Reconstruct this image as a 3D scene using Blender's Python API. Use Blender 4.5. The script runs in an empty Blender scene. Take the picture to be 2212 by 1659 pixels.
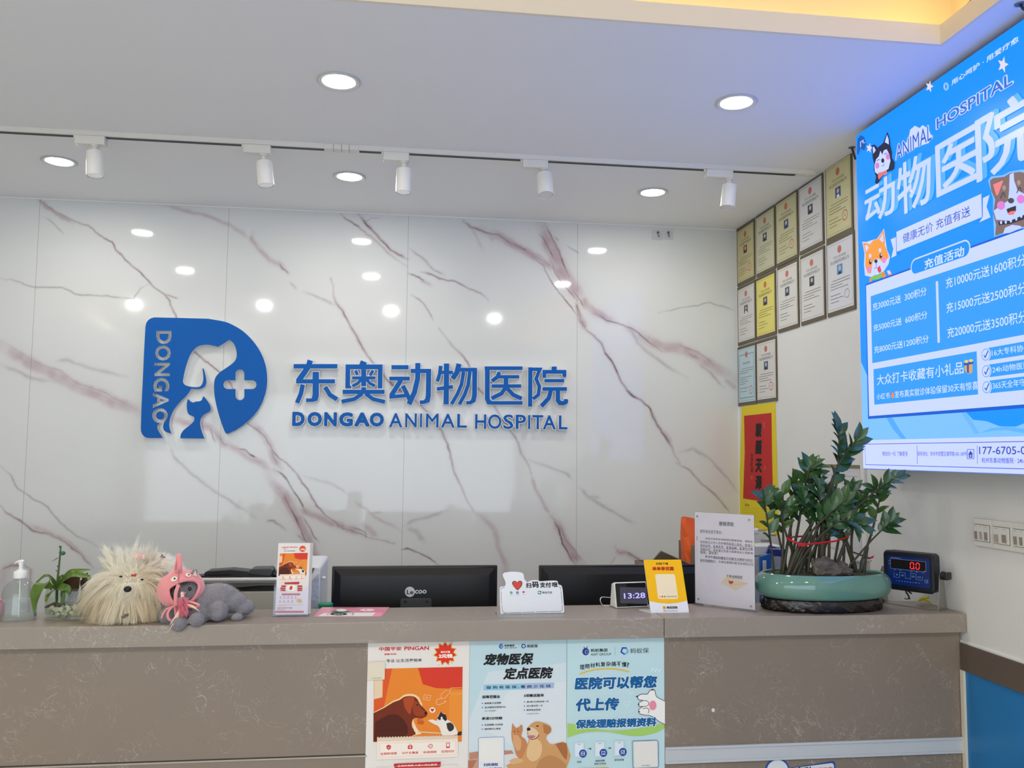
import bpy, bmesh, math, random
import numpy as np
from mathutils import Vector, Matrix

# ------------------------------------------------------------------ camera
W_PX, H_PX, F_PX = 2212.0, 1659.0, 1850.0
YAW, PITCH, ROLL = 0.1276, 0.0803, 0.0100
EYE = Vector((0.0, 0.0, 1.55))
cy, sy = math.cos(YAW), math.sin(YAW)
FWD = Vector((sy * math.cos(PITCH), cy * math.cos(PITCH), math.sin(PITCH)))
_r = Vector((cy, -sy, 0.0)); _u = _r.cross(FWD)
RIGHT = _r * math.cos(ROLL) + _u * math.sin(ROLL)
UP = _u * math.cos(ROLL) - _r * math.sin(ROLL)
sc = bpy.context.scene
C = bpy.context.collection
cd = bpy.data.cameras.new('camera'); cam = bpy.data.objects.new('camera', cd); C.objects.link(cam)
cd.sensor_fit = 'HORIZONTAL'; cd.sensor_width = 36.0; cd.lens = 36.0 * F_PX / W_PX
cd.clip_start = 0.05; cd.clip_end = 100
M3 = Matrix((RIGHT, UP, -FWD)).transposed()
cam.matrix_world = Matrix.Translation(EYE) @ M3.to_4x4()
sc.camera = cam

# ------------------------------------------------------------------ light and exposure
sc.view_settings.view_transform = 'Standard'; sc.view_settings.look = 'None'
sc.view_settings.gamma = 1.0; sc.view_settings.use_curve_mapping = False
sc.view_settings.exposure = 0.3
EMI = 0.81
wd = bpy.data.worlds.new('daylight'); sc.world = wd; wd.use_nodes = True
wd.node_tree.nodes['Background'].inputs[0].default_value = (0.80, 0.90, 1.0, 1)
wd.node_tree.nodes['Background'].inputs[1].default_value = 2.6
sc.cycles.use_denoising = True
sc.cycles.max_bounces = 9; sc.cycles.diffuse_bounces = 4; sc.cycles.glossy_bounces = 4
sc.cycles.transmission_bounces = 9; sc.cycles.transparent_max_bounces = 32
sc.cycles.sample_clamp_indirect = 6.0; sc.cycles.caustics_refractive = False; sc.cycles.caustics_reflective = False
LAMP_W = 3.0                      # watts of every ceiling downlight
TRAY_W = 13.5
LAMP_COL = (1.0, 0.965, 0.90)

# ------------------------------------------------------------------ room numbers (metres)
D = 4.346                         # back wall
CZ = 1.55 + 1.479 * 0.82          # ceiling
XR = 2.161 * 0.82                 # right wall
YF = 3.09 * 0.82                  # front edge of the counter slab
ZC = 1.55 - 0.596 * 0.82          # top of the counter slab
XTV = XR - 0.115                  # face of the light box
TRAY_Y, TRAY_X = 2.255, 1.553

rnd = random.Random(7)
rng = np.random.default_rng(11)

def ray(x, y):
    return (RIGHT * ((x - W_PX / 2) / F_PX) + UP * (-(y - H_PX / 2) / F_PX) + FWD)
def hit(x, y, ax, v):
    d = ray(x, y); return EYE + d * ((v - EYE[ax]) / d[ax])
def pix(P):
    q = Vector(P) - EYE; z = q.dot(FWD)
    return (W_PX / 2 + F_PX * q.dot(RIGHT) / z, H_PX / 2 - F_PX * q.dot(UP) / z)

# ------------------------------------------------------------------ materials
def lin(c):
    return tuple(((v / 255 / 12.92) if v / 255 <= .04045 else ((v / 255 + .055) / 1.055) ** 2.4) for v in c)
_mats = {}
def mat(name, col, rough=.5, metal=0., spec=.5, emit=0., coat=0., trans=0., ior=1.45, sheen=0., alpha=1., bump=None, sub=0., noisecol=None):
    key = (name, tuple(col), rough, metal, emit)
    if key in _mats: return _mats[key]
    m = bpy.data.materials.new(name); m.use_nodes = True
    nt = m.node_tree; b = nt.nodes['Principled BSDF']; L = lin(col)
    b.inputs['Base Color'].default_value = (*L, 1)
    b.inputs['Roughness'].default_value = rough; b.inputs['Metallic'].default_value = metal
    b.inputs['Specular IOR Level'].default_value = spec; b.inputs['IOR'].default_value = ior
    b.inputs['Coat Weight'].default_value = coat; b.inputs['Coat Roughness'].default_value = .05
    b.inputs['Transmission Weight'].default_value = trans; b.inputs['Sheen Weight'].default_value = sheen
    b.inputs['Alpha'].default_value = alpha
    if emit:
        b.inputs['Emission Color'].default_value = (*L, 1); b.inputs['Emission Strength'].default_value = emit
    if sub:
        b.inputs['Subsurface Weight'].default_value = sub; b.inputs['Subsurface Scale'].default_value = .01
    if bump or noisecol:
        tc = nt.nodes.new('ShaderNodeTexCoord')
    if noisecol:                       # (scale, second colour)
        n = nt.nodes.new('ShaderNodeTexNoise'); n.inputs['Scale'].default_value = noisecol[0]; n.inputs['Detail'].default_value = 5
        nt.links.new(tc.outputs['Object'], n.inputs['Vector'])
        r = nt.nodes.new('ShaderNodeValToRGB'); r.color_ramp.elements[0].position = .35; r.color_ramp.elements[1].position = .65
        r.color_ramp.elements[0].color = (*L, 1); r.color_ramp.elements[1].color = (*lin(noisecol[1]), 1)
        nt.links.new(n.outputs['Fac'], r.inputs['Fac']); nt.links.new(r.outputs['Color'], b.inputs['Base Color'])
    if bump:                           # (scale, strength, distance)
        n = nt.nodes.new('ShaderNodeTexNoise'); n.inputs['Scale'].default_value = bump[0]; n.inputs['Detail'].default_value = 6
        nt.links.new(tc.outputs['Object'], n.inputs['Vector'])
        u = nt.nodes.new('ShaderNodeBump'); u.inputs['Strength'].default_value = bump[1]; u.inputs['Distance'].default_value = bump[2]
        nt.links.new(n.outputs['Fac'], u.inputs['Height']); nt.links.new(u.outputs['Normal'], b.inputs['Normal'])
    _mats[key] = m
    return m

WHITE_P = lambda: mat('white_plastic', (232, 230, 224), .35)
BLACK_P = lambda: mat('black_plastic', (22, 22, 24), .35)
def ink(c): return mat('ink_%02x%02x%02x' % tuple(c), c, .55, spec=.3)
def lit(c):
    m = mat('backlit_%02x%02x%02x' % tuple(c), c, .3, emit=EMI)
    m.node_tree.nodes['Principled BSDF'].inputs['Base Color'].default_value = (.012, .012, .014, 1)
    m.node_tree.nodes['Principled BSDF'].inputs['Specular IOR Level'].default_value = .15
    L = list(lin(c))
    if c[2] > 235: L[2] *= 1.9; L[1] *= 1.04          # the panel's blue is brighter than the photograph can hold
    m.node_tree.nodes['Principled BSDF'].inputs['Emission Color'].default_value = (*L, 1)
    return m
def glassy(name, tint=(250, 252, 251), rough=.02, haze=0., ior=1.45):
    if name in _mats: return _mats[name]
    m = bpy.data.materials.new(name); m.use_nodes = True; nt = m.node_tree; nt.nodes.remove(nt.nodes['Principled BSDF'])
    N = nt.nodes.new; out = nt.nodes['Material Output']; t = N('ShaderNodeBsdfTransparent'); t.inputs[0].default_value = (*lin(tint), 1)
    g = N('ShaderNodeBsdfGlossy'); g.inputs['Roughness'].default_value = rough; fr = N('ShaderNodeLayerWeight'); fr.inputs[0].default_value = .5
    pw = N('ShaderNodeMath'); pw.operation = 'POWER'; pw.inputs[1].default_value = 4.; nt.links.new(fr.outputs['Facing'], pw.inputs[0])
    mr = N('ShaderNodeMapRange'); mr.inputs[3].default_value = .035*(ior-1)/.45; mr.inputs[4].default_value = .55*(ior-1)/.45; nt.links.new(pw.outputs[0], mr.inputs[0])
    mx = N('ShaderNodeMixShader'); nt.links.new(mr.outputs[0], mx.inputs[0]); nt.links.new(t.outputs[0], mx.inputs[1]); nt.links.new(g.outputs[0], mx.inputs[2]); cur = mx.outputs[0]
    if haze:
        d = N('ShaderNodeBsdfDiffuse'); d.inputs[0].default_value = (*lin(tint), 1); m2 = N('ShaderNodeMixShader'); m2.inputs[0].default_value = haze
        nt.links.new(cur, m2.inputs[1]); nt.links.new(d.outputs[0], m2.inputs[2]); cur = m2.outputs[0]
    nt.links.new(cur, out.inputs[0]); _mats[name] = m; return m

# ------------------------------------------------------------------ mesh building
def tagp(o, label=None, cat=None, group=None, kind=None):
    if label: o['label'] = label
    if cat: o['category'] = cat
    if group: o['group'] = group
    if kind: o['kind'] = kind
    return o
def thing(name, label, cat, loc, group=None, rz=0):
    o = bpy.data.objects.new(name, None); C.objects.link(o); o.empty_display_size = .05
    o.location = loc; o.rotation_euler = (0, 0, rz)
    o.matrix_basis = Matrix.Translation(Vector(loc)) @ Matrix.Rotation(rz, 4, 'Z')
    return tagp(o, label, cat, group)
def adopt(o, parent):
    if parent is not None:
        o.parent = parent; o.matrix_parent_inverse = mw(parent).inverted()
def mw(o):
    m = o.matrix_basis.copy()
    if o.parent: m = mw(o.parent) @ o.matrix_parent_inverse @ m
    return m
def dup(root, loc, rz=0, label=None, group=None):
    """copy of a thing with copies of its parts and sub-parts"""
    def cp(o, par):
        c = o.copy(); C.objects.link(c)
        if par is not None:
            c.parent = par; c.matrix_parent_inverse = o.matrix_parent_inverse.copy()
        for ch in [x for x in bpy.data.objects if x.parent == o and x is not c]: cp(ch, c)
        return c
    c = cp(root, None)
    c.matrix_basis = Matrix.Translation(Vector(loc)) @ Matrix.Rotation(rz, 4, 'Z')
    if label: c['label'] = label
    if group: c['group'] = group
    return c

class MB:
    """collects shapes; build() links them as ONE mesh object"""
    def __init__(s): s.v = []; s.f = []; s.mi = []; s.cur = 0; s.mats = []
    def use(s, m):
        if m not in s.mats: s.mats.append(m)
        s.cur = s.mats.index(m); return s
    def add(s, vs, fs, T=None):
        o = len(s.v)
        for p in vs:
            p = Vector(p)
            s.v.append(tuple(T @ p) if T is not None else tuple(p))
        for f in fs: s.f.append(tuple(i + o for i in f)); s.mi.append(s.cur)
        return s
    def box(s, a, b, T=None):
        (x0, y0, z0), (x1, y1, z1) = a, b
        return s.add([(x0,y0,z0),(x1,y0,z0),(x1,y1,z0),(x0,y1,z0),(x0,y0,z1),(x1,y0,z1),(x1,y1,z1),(x0,y1,z1)],
                     [(0,3,2,1),(4,5,6,7),(0,1,5,4),(1,2,6,5),(2,3,7,6),(3,0,4,7)], T)
    def lathe(s, prof, n=32, T=None, sx=1., sy=1.):
        """prof: (radius, z) from bottom to top"""
        vs = []; fs = []
        for r, z in prof:
            for k in range(n):
                a = 2 * math.pi * k / n; vs.append((r * math.cos(a) * sx, r * math.sin(a) * sy, z))
        m = len(prof)
        for j in range(m - 1):
            for k in range(n):
                k2 = (k + 1) % n; fs.append((j*n+k, j*n+k2, (j+1)*n+k2, (j+1)*n+k))
        if prof[0][0] > 1e-6: fs.append(tuple(reversed(range(n))))
        if prof[-1][0] > 1e-6: fs.append(tuple((m-1)*n+k for k in range(n)))
        return s.add(vs, fs, T)
    def cyl(s, p, q, r, r2=None, n=20):
        p = Vector(p); q = Vector(q); d = q - p
        T = Matrix.Translation(p) @ d.to_track_quat('Z', 'Y').to_matrix().to_4x4()
        return s.lathe([(r, 0), (r if r2 is None else r2, d.length)], n, T)
    def ell(s, c, r, T=None, n=20, m=12):
        vs = []; fs = []
        for j in range(m + 1):
            t = math.pi * j / m
            for k in range(n):
                a = 2 * math.pi * k / n
                vs.append((c[0] + r[0]*math.sin(t)*math.cos(a), c[1] + r[1]*math.sin(t)*math.sin(a), c[2] - r[2]*math.cos(t)))
        for j in range(m):
            for k in range(n):
                k2 = (k+1) % n; fs.append((j*n+k, j*n+k2, (j+1)*n+k2, (j+1)*n+k))
        return s.add(vs, fs, T)
    def tube(s, pts, rad, n=8, cap=True, flat=None):
        """flat: (width factor, thickness factor) for ribbons"""
        pts = [Vector(p) for p in pts]; m = len(pts)
        rads = rad if hasattr(rad, '__len__') else [rad] * m
        vs = []; fs = []; up = Vector((0, 0, 1)); prev = None
        for i, p in enumerate(pts):
            t = (pts[min(i+1, m-1)] - pts[max(i-1, 0)]).normalized()
            a = t.cross(up) if prev is None else prev - t * prev.dot(t)
            if a.length < 1e-4: a = t.cross(Vector((0, 1, 0)))
            a.normalize(); prev = a; b = t.cross(a)
            fa, fb = flat if flat else (1, 1)
            for k in range(n):
                w = 2 * math.pi * k / n
                vs.append(p + (a * math.cos(w) * fa + b * math.sin(w) * fb) * rads[i])
        for i in range(m - 1):
            for k in range(n):
                k2 = (k+1) % n; fs.append((i*n+k, i*n+k2, (i+1)*n+k2, (i+1)*n+k))
        if cap: fs.append(tuple(reversed(range(n)))); fs.append(tuple((m-1)*n+k for k in range(n)))
        return s.add(vs, fs)
    def prism(s, poly, h0, h1, fr):
        """poly of (a,b) local points in frame fr, from height h0 to h1 along its normal"""
        n = len(poly)
        vs = [fr.P(a, b, h0) for a, b in poly] + [fr.P(a, b, h1) for a, b in poly]
        fs = [tuple(range(n))[::-1], tuple(range(n, 2*n))] + [(i, (i+1) % n, n+(i+1) % n, n+i) for i in range(n)]
        return s.add(vs, fs)
    def build(s, name, m=None, parent=None, smooth=False, bevel=0., seg=2, sub=0, label=None):
        me = bpy.data.meshes.new(name); me.from_pydata([tuple(v) for v in s.v], [], s.f)
        if m is not None and not s.mats: me.materials.append(m)
        else:
            for x in s.mats: me.materials.append(x)
            me.polygons.foreach_set('material_index', s.mi)
        bm = bmesh.new(); bm.from_mesh(me); bmesh.ops.recalc_face_normals(bm, faces=bm.faces); bm.to_mesh(me); bm.free()
        o = bpy.data.objects.new(name, me); C.objects.link(o)
        if smooth:
            me.polygons.foreach_set('use_smooth', [True] * len(me.polygons))
            if smooth != 'all':
                try: me.set_sharp_from_angle(angle=math.radians(38))
                except Exception: pass
        if bevel:
            b = o.modifiers.new('bevel', 'BEVEL'); b.width = bevel; b.segments = seg; b.limit_method = 'ANGLE'; b.harden_normals = False
            b.angle_limit = math.radians(40)
        if sub:
            q = o.modifiers.new('sub', 'SUBSURF'); q.levels = sub; q.render_levels = sub
        adopt(o, parent)
        if label: o['label'] = label
        return o

class Frame:
    """a flat frame in space: P(a,b,h) = O + a u + b v + h n; loc() turns a photograph pixel into (a,b)"""
    def __init__(s, O, u, v, n=None):
        s.O = Vector(O); s.u = Vector(u).normalized(); s.v = Vector(v).normalized()
        s.n = s.u.cross(s.v).normalized() if n is None else Vector(n).normalized()
    def P(s, a, b, h=0.): return s.O + s.u * a + s.v * b + s.n * h
    def loc(s, x, y):
        d = ray(x, y); t = (s.O - EYE).dot(s.n) / d.dot(s.n); q = EYE + d * t - s.O
        uu, uv, vv = 1., s.u.dot(s.v), 1.
        A, B = q.dot(s.u), q.dot(s.v); det = uu*vv - uv*uv
        return ((A*vv - B*uv) / det, (B*uu - A*uv) / det)
    def M(s):
        return Matrix(((s.u.x, s.v.x, s.n.x, s.O.x), (s.u.y, s.v.y, s.n.y, s.O.y), (s.u.z, s.v.z, s.n.z, s.O.z), (0,0,0,1)))

def strikes(b, n=8): return [(0, 0)] + [(b*math.cos(2*math.pi*k/n+.4), b*math.sin(2*math.pi*k/n+.4)) for k in range(n)]
_tc = {}
def text_flat(t, bold=0., shear=0., extrude=0.):
    key = (t, bold, shear, extrude)
    if key in _tc: return _tc[key]
    c = bpy.data.curves.new('t', 'FONT'); c.body = t; c.resolution_u = 3; c.offset = bold; c.shear = shear; c.extrude = extrude
    o = bpy.data.objects.new('t', c); C.objects.link(o)
    dg = bpy.context.evaluated_depsgraph_get()
    me = bpy.data.meshes.new_from_object(o.evaluated_get(dg))
    v = np.array([q.co[:] for q in me.vertices]) if len(me.vertices) else np.zeros((1, 3))
    f = [tuple(p.vertices) for p in me.polygons]
    bpy.data.objects.remove(o); bpy.data.curves.remove(c); bpy.data.meshes.remove(me)
    _tc[key] = (v, f); return v, f

def offset_line(pts, w, closed=False):
    n = len(pts); P = [Vector((p[0], p[1])) for p in pts]; L = []; R = []
    for i in range(n):
        a = P[i-1] if (i > 0 or closed) else None; b = P[(i+1) % n] if (i < n-1 or closed) else None
        d1 = (P[i]-a).normalized() if a is not None else None; d2 = (b-P[i]).normalized() if b is not None else None
        if d1 is None: d1 = d2
        if d2 is None: d2 = d1
        n1 = Vector((-d1.y, d1.x)); n2 = Vector((-d2.y, d2.x)); m = n1 + n2
        if m.length < .3: m = n1
        else: m = m.normalized() / max(.45, m.normalized().dot(n1))
        L.append(P[i] + m*w/2); R.append(P[i] - m*w/2)
    return L, R

class Art:
    """printed artwork: coloured shapes and lettering on a frame, built as one mesh"""
    def __init__(s, fr, crop=None, colf=ink, step=.00003, h=.0003):
        s.fr = fr; s.mb = MB(); s.h = h; s.step = step; s.colf = colf; s.crop = crop; s.aff = None
    def px(s, p):
        x, y = p
        if s.aff: x, y = s.aff(x, y)
        if s.crop: x, y = s.crop[0] + x / s.crop[2], s.crop[1] + y / s.crop[2]
        return s.fr.loc(x, y)
    def up(s, col): s.h += s.step; s.mb.use(s.colf(col)); return s.h
    def face(s, L, h): s.mb.add([s.fr.P(a, b, h) for a, b in L], [tuple(range(len(L)))])
    def poly(s, col, pts):
        h = s.up(col); s.face([s.px(p) for p in pts], h)
    def rect(s, col, p0, p1, r=0.):
        """axis-aligned in the frame; p0 top-left, p1 bottom-right pixels"""
        (a0, b0), (a1, b1) = s.px(p0), s.px(p1); h = s.up(col)
        s.face(rrect(a0, b1, a1, b0, r), h)
    def oval(s, col, c, rx, ry, n=20, rot=0.):
        h = s.up(col)
        s.face([s.px((c[0] + rx*math.cos(t)*math.cos(rot) - ry*math.sin(t)*math.sin(rot), c[1] + rx*math.cos(t)*math.sin(rot) + ry*math.sin(t)*math.cos(rot))) for t in [2*math.pi*k/n for k in range(n)]], h)
    def line(s, col, pts, w, closed=False):
        """w in pixels of the artwork"""
        L, R = offset_line(pts, w, closed); h = s.up(col); n = len(pts)
        for i in range(n if closed else n-1):
            j = (i+1) % n; s.face([s.px(L[i]), s.px(L[j]), s.px(R[j]), s.px(R[i])], h)
    def ring(s, col, c, rx, ry, w):
        s.line(col, [(c[0]+rx*math.cos(2*math.pi*k/20), c[1]+ry*math.sin(2*math.pi*k/20)) for k in range(20)], w, True)
    def text(s, t, bl, tr, col=(30, 30, 35), bold=0., shear=0.):
        v, f = text_flat(t, 0. if bold > .012 else bold, shear); (a0, b0), (a1, b1) = s.px(bl), s.px(tr); h = s.up(col)
        off = strikes(bold) if bold > .012 else [(0, 0)]; g = bold if bold > .012 else 0.
        mn = v.min(0)-g; mx = v.max(0)+g; sx = (a1-a0)/max(1e-6, mx[0]-mn[0]); sy_ = (b1-b0)/max(1e-6, mx[1]-mn[1])
        for k, (ox, oy) in enumerate(off):
            s.mb.add([s.fr.P(a0 + (x+ox-mn[0])*sx, b0 + (y+oy-mn[1])*sy_, h + k*.000008) for x, y, z in v], f)
        s.h += len(off)*.000008
    def texts(s, rows, col=(30, 30, 35), bold=0., shear=0.):
        for t, bl, tr in rows: s.text(t, bl, tr, col, bold, shear)
    def build(s, name, parent): return s.mb.build(name, None, parent)

def rrect(x0, y0, x1, y1, r, n=5):
    if x0 > x1: x0, x1 = x1, x0
    if y0 > y1: y0, y1 = y1, y0
    if r <= 0: return [(x0, y0), (x1, y0), (x1, y1), (x0, y1)]
    r = min(r, (x1-x0)/2.01, (y1-y0)/2.01); out = []
    for cx, cyy, a in ((x1-r, y0+r, -90), (x1-r, y1-r, 0), (x0+r, y1-r, 90), (x0+r, y0+r, 180)):
        for k in range(n+1):
            t = math.radians(a + 90*k/n); out.append((cx + r*math.cos(t), cyy + r*math.sin(t)))
    return out

def smoothpath(pts, k=6):
    """Catmull-Rom through points (any dimension)"""
    P = [np.array(p, float) for p in pts]; P = [2*P[0]-P[1]] + P + [2*P[-1]-P[-2]]; out = []
    for i in range(1, len(P)-2):
        for j in range(k):
            t = j/k; a, b, c, d = P[i-1:i+3]
            out.append(.5*((2*b)+(-a+c)*t+(2*a-5*b+4*c-d)*t*t+(-a+3*b-3*c+d)*t**3))
    out.append(P[-2]); return [tuple(map(float, p)) for p in out]

def remesh_blob(name, mb, vox, m, parent=None, smooth=6, disp=None):
    o = mb.build(name, m, parent)
    r = o.modifiers.new('r', 'REMESH'); r.mode = 'VOXEL'; r.voxel_size = vox; r.use_smooth_shade = True
    if smooth:
        q = o.modifiers.new('s', 'SMOOTH'); q.factor = .5; q.iterations = smooth
    if disp:
        tx = bpy.data.textures.new(name+'_relief', 'CLOUDS'); tx.noise_scale = disp[0]; tx.noise_depth = 3
        dd = o.modifiers.new('d', 'DISPLACE'); dd.texture = tx; dd.strength = disp[1]; dd.mid_level = .5
        dd.texture_coords = 'LOCAL'
    return o

def fnoise(x, y, scale, seed):
    """smooth value noise of two arrays, range 0..1"""
    g = np.random.default_rng(seed).random((256, 256)); x = x*scale; y = y*scale
    xi = np.floor(x).astype(int); yi = np.floor(y).astype(int); fx = x-xi; fy = y-yi
    fx = fx*fx*(3-2*fx); fy = fy*fy*(3-2*fy)
    a = g[xi % 256, yi % 256]; b = g[(xi+1) % 256, yi % 256]; c = g[xi % 256, (yi+1) % 256]; d = g[(xi+1) % 256, (yi+1) % 256]
    return (a*(1-fx)+b*fx)*(1-fy)+(c*(1-fx)+d*fx)*fy
# ================================================================== THE ROOM
def struct(name, mb, m, **k):
    o = mb.build(name, m, None, **k); o['kind'] = 'structure'; return o
XL_, YB = -3.7, -3.4              # left wall, front wall behind the camera
HF = 0.060                        # height of the tray's upstand
ZU = CZ + 0.26                    # upper ceiling in the tray
mb = MB().box((XL_-.1, YB-.1, -.1), (XR+.1, D+.1, 0)); struct('floor', mb, mat('floor_tile', (208, 203, 194), .3, bump=(3, .02, .01)))

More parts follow.
